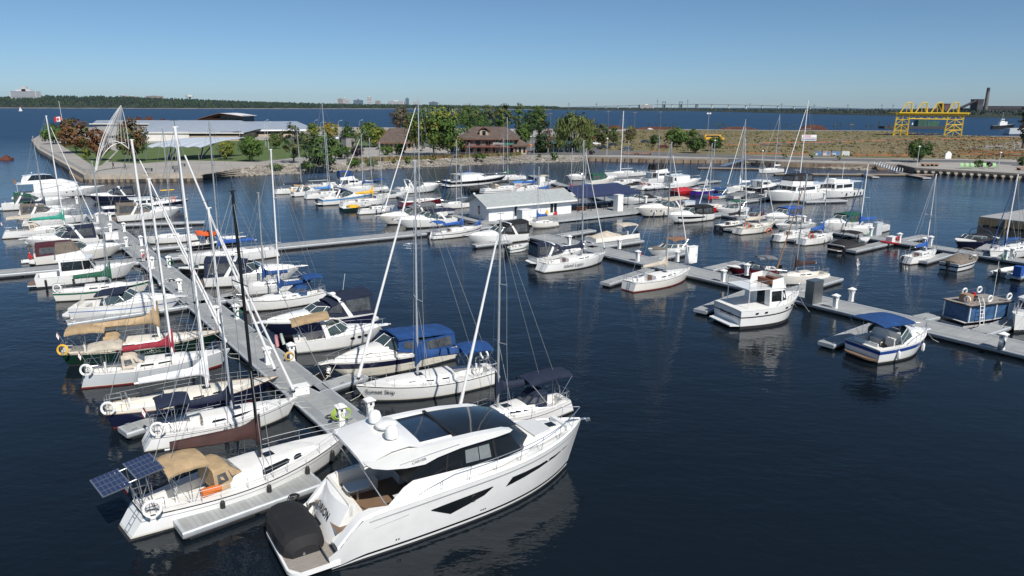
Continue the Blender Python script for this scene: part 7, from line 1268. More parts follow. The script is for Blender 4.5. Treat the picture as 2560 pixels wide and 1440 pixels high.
# flag on a pole
p = G(164, 350, LZ); zt = ztop(p.x, p.y, 252) - LZ; T = thing('flagpole', 'tall flagpole with a red and white maple leaf flag on the pier head', 'flagpole', p); MB().tube([(0, 0, 0), (-.6, 0, zt)], .12, 'pvc', 6, .06).build('pole', T); z = ztop(p.x, p.y, 291) - LZ
w = 19 / pxm(p.x, p.y, LZ); hh = w * .62; mb = MB()
for i, m in enumerate(('flagred', 'flagwhite', 'flagwhite', 'flagred')): xs = [-.3 - w * f for f in (0, .25, .5, .75, 1)]; mb.slab([(xs[i], .15 * (i % 2), z - .1 * i), (xs[i + 1], .15 * ((i + 1) % 2), z - .1 * (i + 1)), (xs[i + 1], .15 * ((i + 1) % 2), z - hh - .1 * (i + 1)), (xs[i], .15 * (i % 2), z - hh - .1 * i)], .03, m)
c = Vector((-.3 - w * .5, -.1, z - hh * .5 - .2)); mb.slab([c + Vector((a * hh * .3, 0, b * hh * .3)) for a, b in ((0, 1.2), (.3, .6), (.9, .5), (.6, 0), (.2, -.9), (-.2, -.9), (-.6, 0), (-.9, .5), (-.3, .6))], .25, 'flagred'); mb.build('flag', T)
# log restaurants
def hip(name, label, a, b, eave, ridge, dep, wallm, n=6, gd=LZ, ov=1.2, story2=False):
    A, ang, L = frame2(G(*a, gd), G(*b, gd)); T = thing(name, label, 'building', A, ang); he = ztop(A.x, A.y, eave) - gd; hr = ztop(A.x, A.y + dep / 2, ridge) - gd
    MB().box(0, L, 0, dep, 0, he, wallm).build('wall', T); mb = MB(); r0, r1 = L * .2, L * .8
    c = [(-ov, -ov, he), (L + ov, -ov, he), (L + ov, dep + ov, he), (-ov, dep + ov, he)]; p, q = (r0, dep / 2, hr), (r1, dep / 2, hr)
    for f in ([c[0], c[1], q, p], [c[1], c[2], q], [c[2], c[3], p, q], [c[3], c[0], p]): mb.face(f, shin)
    mb.box(-ov, L + ov, -ov, dep + ov, he - .3, he - .005, woodb); mb.build('roof', T)
    for i in range(n): x = L * (i + .5) / n; MB().box(x - L / n * .28, x + L / n * .28, -.08, 0, .6, 2.5 if not story2 else 2.4, 'glass').build('window', T); MB().box(x - L / n * .34, x - L / n * .28, -.12, 0, .4, 2.7, tanw).build('shutter', T)
    return T, L, he, hr
hip('restaurant', 'single storey building with brown hip roof and tan window posts', (950, 374), (1040, 374), 357, 320, 22, tanw, 8)
T, L, he, hr = hip('restaurant', 'two storey log restaurant with brown roof, dormer and red balcony', (1148, 386), (1288, 387), 347, 316, 20, mat('grey_stone', (.22, .20, .17), .9, vs=.7, var=.3), 7, story2=True)
redw = mat('red_wood', (.15, .03, .025), .6, vs=1, var=.2); mb = MB(); mb.box(.5, L - .5, -2.4, .1, he * .47, he * .52, redw); mb.box(.5, L - .5, -2.4, -2.3, he * .62, he * .65, redw); [mb.box(x - .07, x + .07, -2.4, -2.26, 0, he - .2, redw) for x in [L * i / 8 + .6 for i in range(8)] + [L - .6]]; [mb.box(x - .03, x + .03, -2.38, -2.32, he * .52, he * .62, redw) for x in [1 + i * .5 for i in range(int(L * 2) - 3)]]; mb.build('balcony', T)
for f in (.12, .3, .48, .66, .84): MB().box(L * f, L * f + 1.6, -.08, 0, he * .58, he * .88, 'glass').build('window', T)
x = L * .36; zc = lerp(he, hr, .45); mb = MB(); mb.box(x, x + 3.2, 2.2, 7, he, zc + 1.2, tanw); mb.grid([[(x - .4, y, zc + 1.0), (x + 1.6, y, zc + 2.5), (x + 3.6, y, zc + 1.0)] for y in (1.7, 8)], shin); mb.tube([(x - .4, 1.7, zc + 1.0), (x + 1.6, 1.7, zc + 2.5), (x + 3.6, 1.7, zc + 1.0)], .14, redw, 4); mb.box(x + 1, x + 2.2, 2.1, 2.2, he + 1, zc + 1, 'glass'); mb.build('dormer', T)
MB().prism([(L * .8, -2.5), (L * .98, -2.5), (L * .98, -2.44), (L * .8, -2.44)], he * .66, he * .78, mat('banner_green', (.03, .2, .12), .7)).build('banner', T); text_mesh('Williams', 1.15, 'pvc', 'sign_lettering', T, basis((L * .70, -2.55, he * .74), (1, 0, .05), (0, 0, 1)), .03, .3)
hip('gazebo', 'small brown roofed open pavilion right of the log restaurant', (1283, 387), (1316, 386), 364, 346, 8, tanw, 3)
A, ang, L = frame2(G(866, 368, LZ), G(888, 367, LZ)); T = thing('shed', 'plain grey shed beside the purple bush', 'shed', A, ang); h_ = ztop(A.x, A.y, 345) - LZ; MB().box(0, L, 0, L * .8, 0, h_, mat('grey_siding', (.27, .26, .26), .8, vs=.4, var=.15)).build('wall', T); MB().box(-.15, L + .15, -.15, L * .8 + .15, h_, h_ + .2, dkw).build('roof', T); MB().box(L * .6, L * .8, -.06, 0, 0, 2.1, dkw).build('door', T)
# glass shelter
A, ang, L = frame2(G(1370, 381, LZ), G(1462, 380, LZ)); T = thing('bus_shelter', 'long shelter with teal glass roof and pale posts in front of the willow', 'shelter', A, ang); h_ = ztop(A.x, A.y, 358) - LZ; tealg = mat('teal_glass', (.12, .24, .28), .15, vs=.4, var=.2)
mb = MB(); mb.slab([(0, -1.5, h_), (L, -1.5, h_), (L, 4, h_ + .9), (0, 4, h_ + .9)], .15, tealg); mb.build('roof', T); MB().box(0, L * .3, 3, 4.5, 0, h_ + 1.3, 'pvc').build('end_wall', T)
for i in range(8): MB().box(L * i / 7 - .08, L * i / 7 + .08, -.08, .08, 0, h_, 'steel').build('post', T)
for i in range(7): MB().box(L * i / 7 + .2, L * (i + 1) / 7 - .2, 2.4, 2.46, .3, h_ - .2, tealg).build('glass_panel', T)
# ---------------------------------------------------------------- boathouse and canopy on the floating platform
pc = [G(1170, 550, .5), G(1338, 588, .5)]; a0 = math.radians(34.3); O2 = G(1222, 553, .5); ux, uy = Vector((math.cos(a0), math.sin(a0), 0)), Vector((-math.sin(a0), math.cos(a0), 0))
T = thing('floating_platform', 'broad grey floating platform under the white boathouse and the navy canopy', 'dock', (O2.x, O2.y, 0), a0); Lp = 41.
MB().box(-2.2, Lp, -5.2, 9.5, .32, .5, 'dockdeck').build('deck', T); mb = MB(); mb.box(-2.3, Lp + .1, -5.35, -5.2, .15, .52, 'dockedge'); mb.box(-2.3, -2.2, -5.2, 9.5, .15, .52, 'dockedge'); mb.box(Lp, Lp + .1, -5.2, 9.5, .15, .52, 'dockedge'); mb.build('edge_beam', T); MB().box(-2., Lp - .2, -5., 9.3, -.3, .32, 'float').build('float', T)
siding = mat('white_siding', (.74, .75, .77), .6, vs=1, var=.04, bump=.01, bs=1); rgrey = mat('grey_shingle', (.34, .365, .36), .85, vs=1.5, var=.12, bump=.01, bs=12)
T = thing('boathouse', 'white floating boathouse with pale grey gabled roof and narrow dark windows', 'boathouse', O2, a0); Lh, Wd = 17.4, 6.2; he, hr = 2.6, 3.95
mb = MB(); mb.prism([(0, 0), (Lh, 0), (Lh, Wd), (0, Wd)], 0, he, siding)
for x in (0, Lh): mb.slab([(x + (.05 if x == 0 else -.05), 0, he), (x + (.05 if x == 0 else -.05), Wd, he), (x + (.05 if x == 0 else -.05), Wd / 2, hr - .1)], .1, siding)
mb.build('wall', T); mb = MB(); ov = .75
for s0, s1 in ((-ov, Wd / 2), (Wd + ov, Wd / 2)): zl = he - (hr - he) * ov / (Wd / 2); mb.slab([(-ov - .2, s0, zl + .1), (Lh + ov, s0, zl + .1), (Lh + ov, s1, hr + .1), (-ov - .2, s1, hr + .1)], .14, rgrey)
mb.box(-ov - .2, Lh + ov, -ov - .08, -ov + .02, zl - .1, zl + .16, 'pvc'); mb.build('roof', T)
for x in (5.4, 13.0, 13.8): MB().box(x - .3, x + .3, -.05, 0, .45, 2.1, 'glass').build('window', T); MB().box(x - .36, x + .36, -.03, .0, .38, 2.17, 'pvc').build('window_frame', T)
for x in (7.6, 10.2): d = MB().box(x - .5, x + .5, -.05, 0, 0, 2.1, siding).build('door', T); MB().box(x + .35, x + .42, -.1, -.05, .95, 1.05, 'dark').build('handle', d)
MB().box(-.05, 0, 2.75, 3.35, .8, 2.2, 'glass').build('window', T); MB().ball((-.9, Wd / 2, hr + .3), .22, 'pvc').build('lamp', T)
for x in (6.3, 9.0, 11.6): MB().box(x - .08, x + .08, -.12, 0, 2.1, 2.25, 'dark').build('wall_lamp', T)
o = MB().lathe([(.2, 0), (.2, .9), (.05, 1.1)], (0, 0, 0), 'yellow', 8).build('umbrella', loc=O2 + ux * 11.7 - uy * .5); tag(o, 'closed yellow parasol against the boathouse wall', 'parasol'); o = MB().box(-.22, .22, -.2, .2, 0, .6, 'redgel').build('bin', loc=O2 + ux * 13.6 - uy * .5); tag(o, 'small red bin beside the boathouse window', 'bin')
O3 = O2 + ux * (Lh + 1.2); T = thing('canopy', 'navy blue fabric canopy with hipped end on thin posts beside the boathouse', 'canopy', O3, a0); Lc = 15.5; zc, zr = 2.75, 4.35
mb = MB(); nv = mat('c_navyroof', (.018, .03, .085), .8, var=.2, vs=1, bump=.01, bs=2)
for f in ([(0, -.2, zc), (Lc, -.2, zc), (Lc - 3, 3.2, zr), (0, 3.2, zr)], [(Lc, -.2, zc), (Lc, 6.6, zc), (Lc - 3, 3.2, zr)], [(Lc, 6.6, zc), (0, 6.6, zc), (0, 3.2, zr), (Lc - 3, 3.2, zr)]): mb.slab(f, .05, nv)
mb.box(0, Lc, -.22, -.18, zc - .3, zc, nv); mb.box(Lc - .02, Lc + .02, -.2, 6.6, zc - .3, zc, nv); mb.build('roof', T)
for x in (.3, 3.4, 6.4, 9.4, 12.4, Lc - .15):
    for y in (-.05, 6.45): MB().tube([(x, y, 0), (x, y, zc)], .06, 'dark', 6).build('post', T)
for i, (x, y) in enumerate(((2.2, 1.6), (5.2, 2.4), (8., 2.2), (10.8, 2.4))):
    T = thing('picnic_table', ['reddish picnic table under the left end of the navy canopy', 'dark picnic table under the navy canopy, second from the boathouse', 'dark picnic table under the navy canopy, third from the boathouse', 'dark picnic table under the navy canopy, farthest from the boathouse'][i], 'table', O3 + ux * x + uy * y, a0, 'picnic tables under the navy canopy'); m = 'mahog' if i == 0 else 'c_slate'
    MB().box(-.9, .9, -.38, .38, .70, .76, m).build('table_top', T); [MB().box(-.9, .9, s * .72 - .13, s * .72 + .13, .42, .47, m).build('bench', T) for s in (-1, 1)]; [MB().box(x_ - .05, x_ + .05, -.7, .7, 0, .7, m).build('leg', T) for x_ in (-.7, .7)]
# ---------------------------------------------------------------- timber pier at the right
A = G(2448, 541, 1.5); B = A + Vector((math.cos(R(-54)), math.sin(R(-54)), 0)) * 40; C = A + Vector((math.cos(R(33)), math.sin(R(33)), 0)) * 45; T = thing('timber_pier', 'timber clad pier with grey top at the right edge', 'pier', A); d1, d2 = (B - A), (C - A)
MB().prism([(0, 0), (d1.x, d1.y), (d1.x + d2.x, d1.y + d2.y), (d2.x, d2.y)], -.15, 0, mat('pier_top', (.33, .33, .33), .9, vs=.5, var=.1)).build('deck', T); tm = mat('pier_plank', (.34, .25, .15), .85, vs=.9, var=.45, stretch=(1.2, 1.2, .2))
for k, (e, L_) in enumerate(((d1.normalized(), 40), (d2.normalized(), 45))):
    mb = MB(); n = Vector((e.y, -e.x, 0)) * (1 if k == 0 else -1)
    for i in range(int(L_ / .55)):
        a = e * (i * .55); b = e * (i * .55 + .5); q = [(a.x, a.y), (b.x, b.y), ((b - n * .12).x, (b - n * .12).y), ((a - n * .12).x, (a - n * .12).y)]; mb.prism(q, -1.45 + .1 * (i % 3), -.16, tm)
    mb.build('plank_wall', T)
    for i in range(1, int(L_ / 4)): a = e * (i * 4.); MB().tube([(a.x + n.x * .1, a.y + n.y * .1, -2.2), (a.x + n.x * .1, a.y + n.y * .1, -.1)], .16, timber, 6).build('pile', T)
# ---------------------------------------------------------------- yellow gantry
ym = mat('crane_yellow', (.72, .50, .02), .5, vs=.1, var=.12); A, ang, L = frame2(G(2252, 330, LZ), G(2418, 337, LZ)); ang = 0; Dg = 470.
def gp(x, y, d=0): q = GY(x, y, Dg + d); return q
T = thing('gantry', 'big yellow steel gantry with two braced towers and four raised frames', 'gantry', (0, 0, 0)); zb_ = LZ
def beam(ps, r, nm): mb = MB(); mb.tube(ps, r, ym, 4); mb.build(nm, T)
for x0, x1 in ((2241, 2274), (2369, 2410)):
    for d in (0, 10):
        L0, R0_ = gp(x0 + 2, 285, d), gp(x1, 285, d); l0, r0 = Vector((L0.x - .8, L0.y, LZ)), Vector((R0_.x + .2, R0_.y, LZ))
        beam([l0, L0], .42, 'leg'); beam([r0, R0_], .42, 'leg'); m0, m1 = (l0 + r0) / 2, (L0 + R0_) / 2; beam([m0, m1], .3, 'leg')
        mb = MB()
        for k in range(4):
            a, b, c, e = l0.lerp(L0, k / 4), r0.lerp(R0_, k / 4), l0.lerp(L0, (k + 1) / 4), r0.lerp(R0_, (k + 1) / 4); mb.tube([a, m0.lerp(m1, (k + 1) / 4), b], .16, ym, 4); mb.tube([c, e], .16, ym, 4)
        mb.build('bracing', T)
for d in (0, 10):
    for y, r in ((285, .5), (297, .32)): beam([gp(2241 if y == 285 else 2274, y, d), gp(2421 if y == 285 else 2369, y + 1.5, d)], r, 'girder')
    mb = MB()
    for k in range(10): a, b = 2274 + 9.5 * k, 2274 + 9.5 * (k + 1); mb.tube([gp(a, 297 if k % 2 else 285, d), gp(b, 285 if k % 2 else 297, d)], .18, ym, 4)
    mb.build('lattice', T)
mb = MB(); a, b = gp(2244, 283), gp(2421, 284.5); mb.box(a.x, b.x, Dg - 2, Dg + 12, a.z, a.z + .5, ym); mb.build('walkway', T)
for x in (2268, 2306, 2345, 2385):
    for d in (2,):
        a, b, c, e = gp(x - 18, 283, d), gp(x, 256.5, d), gp(x + 12.5, 256.5, d), gp(x + 11, 283.5, d); mb = MB(); mb.tube([a, b], .34, ym, 4); mb.tube([b, c], .26, ym, 4); mb.tube([c, e], .5, ym, 4); mb.tube([b, e], .16, ym, 4); mb.tube([gp(x - 2, 283, d), b], .2, ym, 4); mb.build('raised_frame', T)
# barge, tugs, little boats on the bay
q = G(2292, 322, 0); T = thing('barge', 'low dark barge loaded with green containers behind the yellow gantry', 'barge', (q.x, q.y, 0)); Lb = 90 / pxm(q.x, q.y); MB().prism([(-Lb * .9, 0), (Lb * 1.2, 0), (Lb * 1.25, 6), (Lb * 1.2, 12), (-Lb * .9, 12)], -1, 2.2, dkw).build('hull', T)
for x0, x1, zz in ((.05, .30, 7.8), (.31, .64, 7.0)): MB().box(Lb * x0, Lb * x1, 2, 9, 2.2, zz, mat('container', (.03, .09, .06), .6, vs=.2, var=.3)).build('container', T)
def ship(px0, px1, y, label, hullm, supm, hgt, nm, mast=0):
    a, b = G(px0, y, 0), G(px1, y, 0); L = b.x - a.x; T = thing(nm, label, 'ship', (a.x, a.y, 0)); h = Hull(L, L * .22, hgt * .4, hgt * .6, .8, .5, 2.2, L * .06); h.mesh([(1, hullm), (.1, 'bottom')], T, n=12); h.deck('nonskidg', T, n=8)
    MB().box(L * .3, L * .62, -L * .07, L * .07, hgt * .4, hgt * .85, supm).build('deckhouse', T); MB().box(L * .36, L * .5, -L * .05, L * .05, hgt * .85, hgt * 1.15, supm).build('bridge', T); MB().box(L * .37, L * .505, -L * .051, -L * .05, hgt * .95, hgt * 1.08, 'glass').build('window', T); MB().tube([(L * .42, 0, hgt), (L * .42, 0, hgt * (1.9 if mast else 1.5))], .25, 'wire', 5).build('mast', T); MB().lathe([(L * .02, 0), (L * .018, hgt * .3)], (L * .56, 0, hgt * .85), hullm, 8).build('funnel', T); return T
ship(2478, 2530, 323, 'dark tug with white wheelhouse moored right of the yellow gantry', 'blackgel', 'white', 8, 'tug', 1); ship(2515, 2640, 336, 'grey patrol ship at the right edge behind the field', 'greywhite', 'greywhite', 11, 'patrol_ship', 1)
for x, l_, sc in ((47, 'lone white sailing boat under sail far out on the left', 1), (2279, 'tiny white sail behind the left leg of the gantry', .6)):
    q = G(x, 278 if sc == 1 else 312, 0); T = thing('sailing_boat', l_, 'sailboat', (q.x, q.y, 0), .3); hh = 11 / pxm(q.x, q.y) * sc; hu = Hull(hh * .75, hh * .22, hh * .08, hh * .1); hu.mesh([(1, 'white')], T, n=6); MB().slab([(hh * .4, 0, hh * .1), (hh * .05, .1, hh * .12), (hh * .38, 0, hh)], .1, 'flagwhite').build('mainsail', T); MB().slab([(hh * .43, 0, hh * .1), (hh * .72, .1, hh * .1), (hh * .42, 0, hh * .85)], .1, 'flagwhite').build('headsail', T); MB().tube([(hh * .41, 0, 0), (hh * .41, 0, hh)], .12, 'pvc', 4).build('mast', T)
q = G(14, 400, 0); T = thing('dredge_barge', 'low rust red barge floating at the left edge', 'barge', (q.x, q.y, 0), .05); Lb = 34 / pxm(q.x, q.y); MB().prism([(-Lb, -1.2), (Lb * .45, -1.2), (Lb * .5, 0), (Lb * .45, 1.2), (-Lb, 1.2)], -.3, .8, mat('rusthull', (.16, .05, .03), .8, vs=1, var=.3)).build('hull', T); MB().prism([(-Lb * .1, -.7), (Lb * .3, -.7), (Lb * .25, .7), (-Lb * .1, .7)], .8, 1.3, 'rusthull').build('hatch', T); MB().box(Lb * .05, Lb * .15, -.3, .3, 1.3, 1.7, 'rusthull').build('winch', T)
# ---------------------------------------------------------------- vehicles
def car(px, py, label, m, ang=0., L=4.5, hh=1.45, kind='car', nm='parked_car', s=1.):
    p = G(px, py, LZ) + Vector((0, 0, .04)); T = thing(nm, label, kind, p, R(ang), 'cars parked on the shore'); w = .88
    if nm == 'school_bus': prof = [(0, .45), (0, 2.7), (.2, 2.95), (L * .82, 2.95), (L * .84, 1.7), (L * .98, 1.5), (L, .45)]
    elif nm == 'pickup': prof = [(0, .45), (0, 1.0), (L * .38, 1.02), (L * .40, 1.75), (L * .62, 1.75), (L * .72, 1.08), (L * .97, .98), (L, .45)]
    else: prof = [(0, .4), (.03, .85), (L * .08, 1.0), (L * .2, hh), (L * .58, hh), (L * .73, .98), (L * .96, .82), (L, .4)]
    w = 1.15 if nm == 'school_bus' else .88; mb = MB(); mb.grid([[(x, y * (1 if z < 1.05 else .88), z) for y in (-w, w)] for x, z in prof], m); n = len(prof)
    for sy in (-1, 1): mb.face([(x, sy * w * (1 if z < 1.05 else .88), z) for x, z in prof], m)
    mb.build('body', T, 30); zb, zt2 = (1.02, hh - .1) if nm == 'parked_car' else ((1.8, 2.6) if nm == 'school_bus' else (1.1, 1.66)); xa, xb = {'parked_car': (.16, .68), 'school_bus': (.03, .78), 'pickup': (.41, .67)}[nm]
    for sy in (-1, 1): MB().slab([(L * xa, sy * (w * .9 + .03), zb), (L * xb, sy * (w * .9 + .03), zb), (L * (xb - .08), sy * (w * .87), zt2), (L * (xa + .06), sy * (w * .87), zt2)], .03, 'glass').build('side_window', T)
    MB().slab([(L * (xb + .03), -w * .8, zb + .02), (L * (xb + .03), w * .8, zb + .02), (L * (xb - .08), w * .75, zt2 + .02), (L * (xb - .08), -w * .75, zt2 + .02)], .03, 'glass').build('windshield', T)
    for x in (.18, .8):
        for sy in (-1, 1): MB().tube([(L * x, sy * w * .8, .33), (L * x, sy * w * 1.02, .33)], .33, 'rubber', 10).build('wheel', T)
    return T
gl('carwhite', (.7, .7, .7)); gl('carblack', (.015, .016, .02)); gl('carblue', (.03, .04, .07)); gl('cargrey', (.12, .13, .14)); gl('carorange', (.6, .2, .02)); gl('carred', (.3, .03, .03)); gl('busyellow', (.75, .40, .02)); gl('carbrown', (.1, .02, .02))
for i, x in enumerate((826, 834, 842, 850, 858, 866)): car(x, 350, ['white', 'grey', 'white', 'dark', 'silver grey', 'black'][i] + ' parked car, ' + ['first', 'second', 'third', 'fourth', 'fifth', 'last'][i] + ' from the left in the row under the street lamps', ['carwhite', 'cargrey', 'carwhite', 'carblue', 'cargrey', 'carblack'][i], 80)
for x, y, l_, m, a, nm in [(1322, 368, 'orange parked car beside the log restaurant', 'carorange', 0, 'parked_car'), (1500, 373, 'black pickup driving past the bus shelter', 'carblack', 0, 'pickup'), (1567, 376, 'dark sedan on the road right of the thick white mast', 'carblue', 0, 'parked_car'), (1612, 357, 'dark blue car parked at the edge of the waste field', 'carblue', 0, 'parked_car'), (1628, 325, 'white car far off on the field edge', 'carwhite', 0, 'parked_car'), (1472, 364, 'silver car parked behind the black pickup', 'cargrey', 10, 'parked_car'), (1487, 363, 'white car parked behind the black pickup', 'carwhite', 10, 'parked_car'), (1460, 366, 'dark grey car at the end of the shelter', 'carblack', 10, 'parked_car'), (1655, 371, 'maroon car parked in the weeds behind the orange fence', 'carbrown', 0, 'parked_car'), (1302, 383, 'small red utility cart under the pavilion', 'carred', 0, 'parked_car'), (1530, 366, 'dark car beneath the narrow green tree', 'carblack', 0, 'parked_car')]: car(x - 10, y, l_, m, a, 5.6 if nm == 'pickup' else 4.5, nm=nm)
car(1760, 351, 'yellow school bus standing in the waste field', 'busyellow', 0, 10.5, nm='school_bus', kind='bus')
# ---------------------------------------------------------------- lamps, poles, signs, benches
def pole(px, py, top, label, kind='lamp', m='greywhite', r=.09, grp='street lamps and poles on the shore'):
    p = G(px, py, LZ); h = ztop(p.x, p.y, top) - LZ; T = thing('utility_pole' if kind == 'pole' else 'street_lamp', label, 'pole' if kind == 'pole' else 'street lamp', p, 0, grp); MB().tube([(0, 0, 0), (0, 0, h if kind != 'curve' else h * .85)], r, m, 6, r * .7).build('post', T)
    if kind == 'curve': MB().tube([(0, 0, h * .85), (.2, 0, h * .95), (1.2, 0, h)], r * .6, m, 5).build('arm', T); MB().box(1.1, 2.0, -.15, .15, h - .05, h + .12, m).build('lamp_head', T)
    elif kind == 'lamp': MB().lathe([(.05, 0), (.35, .05), (.3, .2), (.05, .4)], (0, 0, h - .3), 'pvc', 8).build('lamp_head', T)
    elif kind == 'twin': [MB().box(s - .55, s + .55, -.2, .2, h - .3, h + .6, 'pvc').build('floodlight', T) for s in (-.8, .8)]
    else: MB().box(-1.1, 1.1, -.08, .08, h - 1, h - .8, m).build('crossarm', T)
woodp = mat('pole_wood', (.25, .21, .17), .9)
for a in [(788, 345, 300, 'curved street lamp behind the yellow green tree', 'curve'), (803, 350, 305, 'curved street lamp left of the golden tree', 'curve'), (848, 360, 301, 'curved street lamp right of the golden tree', 'curve'), (900, 352, 300, 'curved street lamp farthest right at the parking lot', 'curve'), (672, 375, 304, 'curved street lamp in front of the flat metal roof', 'curve'), (665, 366, 300, 'taller curved street lamp beside it at the flat metal roof', 'curve'), (600, 352, 310, 'curved street lamp at the end of the tan wall', 'curve'), (1519, 345, 275, 'bare wooden pole left of the thick white mast', 'pole', woodp), (1585, 345, 277, 'bare wooden pole right of the thick white mast', 'pole', woodp), (1649, 340, 276, 'bare wooden pole near the white car', 'pole', woodp), (1769, 335, 284, 'pole with twin white floodlights in the field', 'twin'), (2124, 352, 307, 'leaning wooden pole in the middle of the field', 'pole', woodp), (2292, 416, 365, 'promenade lamp in front of the lone round tree', 'lamp'), (2497, 414, 380, 'promenade lamp near the lime chairs', 'lamp'), (1327, 373, 340, 'white lamp post left of the dark spruce', 'lamp'), (1517, 388, 345, 'white lamp post beside the black pickup', 'lamp'), (1785, 392, 350, 'lamp post at the smaller round dark tree', 'lamp'), (1905, 402, 376, 'lamp post with a big white disc on the boardwalk', 'lamp'), (1376, 345, 280, 'thin pole behind the spruce', 'pole', woodp)]: pole(*a)
def fence(name, label, pts, m, h, step=2.5, z=LZ, cat='fence', rails=2, r=.035):
    P = [G(x, y, z) for x, y in pts]; T = thing(name, label, cat, P[0]); rl, ps = MB(), MB()
    for a, b in zip(P, P[1:]):
        for k in range(rails): dz = Vector((0, 0, h * (k + 1) / rails)); rl.tube([a - P[0] + dz, b - P[0] + dz], r, m, 4)
        n = max(1, int((b - a).length / step))
        for i in range(n + 1): q = a.lerp(b, i / n) - P[0]; ps.tube([q, q + Vector((0, 0, h))], r * 1.1, m, 4)
    rl.build('rail', T); ps.build('fence_frame', T); return T
fence('railing', 'blue grey railing along the left pier edge', [(100, 372), (150, 399), (213, 434), (240, 437)], 'cargrey', 1.1); fence('railing', 'thin railing along the lawn path above the shore', [(640, 410), (760, 407), (860, 403)], 'steel', 1.1); fence('railing', 'thin railing in front of the log restaurant', [(960, 397), (1080, 391), (1280, 386)], 'steel', 1.1)
fence('railing', 'grey railing on the boardwalk beside the rocks', [(1820, 394), (1947, 401), (2080, 405), (2190, 408)], 'steel', 1.1); fence('railing', 'grey railing along the promenade left of the lime chairs', [(2245, 408), (2287, 417)], 'steel', 1.1)
orf = mat('orange_mesh', (.38, .15, .065), .85, vs=.6, var=.3)
def strip(label, pts, h=.6):
    P = [G(x, y, LZ) for x, y in pts]; mb = MB(); random.seed(len(label))
    for a, b in zip(P, P[1:]):
        n = max(2, int((b - a).length / 6))
        for i in range(n): p, q = a.lerp(b, i / n), a.lerp(b, (i + 1) / n); t0, t1 = h * random.uniform(.5, 1), h * random.uniform(.5, 1); mb.slab([p, q, q + Vector((0, 0, t1)), p + Vector((0, 0, t0))], .03, orf)
    return tag(mb.build('snow_fence'), label, 'fence', 'orange construction fences in the field')
for l_, pts in [('orange mesh fence along the front edge of the field', [(1860, 384), (2000, 386), (2120, 388), (2300, 390)]), ('orange mesh fence crossing the field below the billboard', [(1900, 358), (2040, 357), (2170, 353), (2300, 348), (2560, 347)]), ('orange mesh fence in the left part of the field', [(1800, 362), (1900, 363), (1990, 368)]), ('orange mesh fence sagging in the right part of the field', [(2395, 386), (2480, 388), (2570, 392)]), ('orange mesh fence behind the white arched sign', [(2380, 378), (2470, 381), (2570, 383)]), ('orange mesh fence around the maroon car', [(1628, 377), (1662, 378)])]: strip(l_, pts)
rustp = mat('rust_sheet', (.085, .03, .02), .9, vs=.2, var=.4)
for x0, x1, y, yt, l_ in [(1585, 1710, 324, 317, 'dark rusty stack of sheet piles at the far edge of the field, left'), (1800, 1898, 324, 317, 'rusty mound at the far edge of the field, middle'), (2002, 2072, 325, 312, 'rounded rust red mound left of the gantry'), (1518, 1560, 324, 313, 'red barge cabin beyond the left end of the field')]:
    A, ang, L = frame2(G(x0, y, LZ), G(x1, y, LZ)); h_ = ztop(A.x, A.y, yt) - LZ; mb = MB(); mb.grid([[(L * f, yy, h_ * (1 - abs(2 * f - 1) ** 3) * hz_) for yy, hz_ in ((0, 0), (.6, .9), (4, 1), (8, 0))] for f in [i / 10 for i in range(11)]], rustp); tag(mb.build('scrap_heap', loc=A, rz=ang), l_, 'heap')
def panel(px0, px1, yb, yt, label, m, nm='sign_board', cat='sign', art=None, cl=.0):
    A, ang, L = frame2(G(px0, yb, LZ), G(px1, yb, LZ)); h = ztop(A.x, A.y, yt) - LZ; T = thing(nm, label, cat, A, ang); MB().box(0, L, -.08, .08, cl, h, m).build('panel', T)
    if art: [MB().box(L * a, L * b, -.1, -.08, lerp(cl, h, c), lerp(cl, h, d), mm).build('picture', T) for a, b, c, d, mm in art]
    [MB().box(x - .08, x + .08, -.05, .05, 0, max(cl, .05), 'steel').build('post', T) for x in (L * .1, L * .9)]; return T
panel(2003, 2040, 356, 337, 'white billboard with a pinkish harbour picture in the field', 'pvc', 'billboard', 'billboard', [(.03, .97, .3, .6, mat('skyart', (.55, .5, .55), .6)), (.03, .97, .08, .3, mat('seaart', (.25, .3, .35), .6)), (.1, .6, .6, .95, mat('pinkart', (.6, .4, .42), .6))], .8)
for i, (x0, x1) in enumerate(((2034, 2053), (2056, 2076), (2079, 2099), (2104, 2123))): panel(x0, x1, 390, 378, ['painted panel in dark blue and grey, leftmost of the four on the promenade fence', 'painted panel with a red top edge, second of the four on the promenade fence', 'painted panel in light blue, third of the four on the promenade fence', 'pale green painted panel with grid lines, rightmost of the four'][i], mat(f'mural{i}', ((.1, .15, .25), (.3, .25, .25), (.15, .22, .35), (.5, .6, .55))[i], .6), 'mural_panel', 'panel', [(.05, .5, .15, .6, mat('mart1', (.45, .5, .55), .6)), (.55, .9, .4, .9, mat('mart2', (.08, .2, .4), .6))] if i < 3 else [(.1, .45, .1, .9, 'greywhite'), (.55, .9, .1, .9, 'greywhite')])
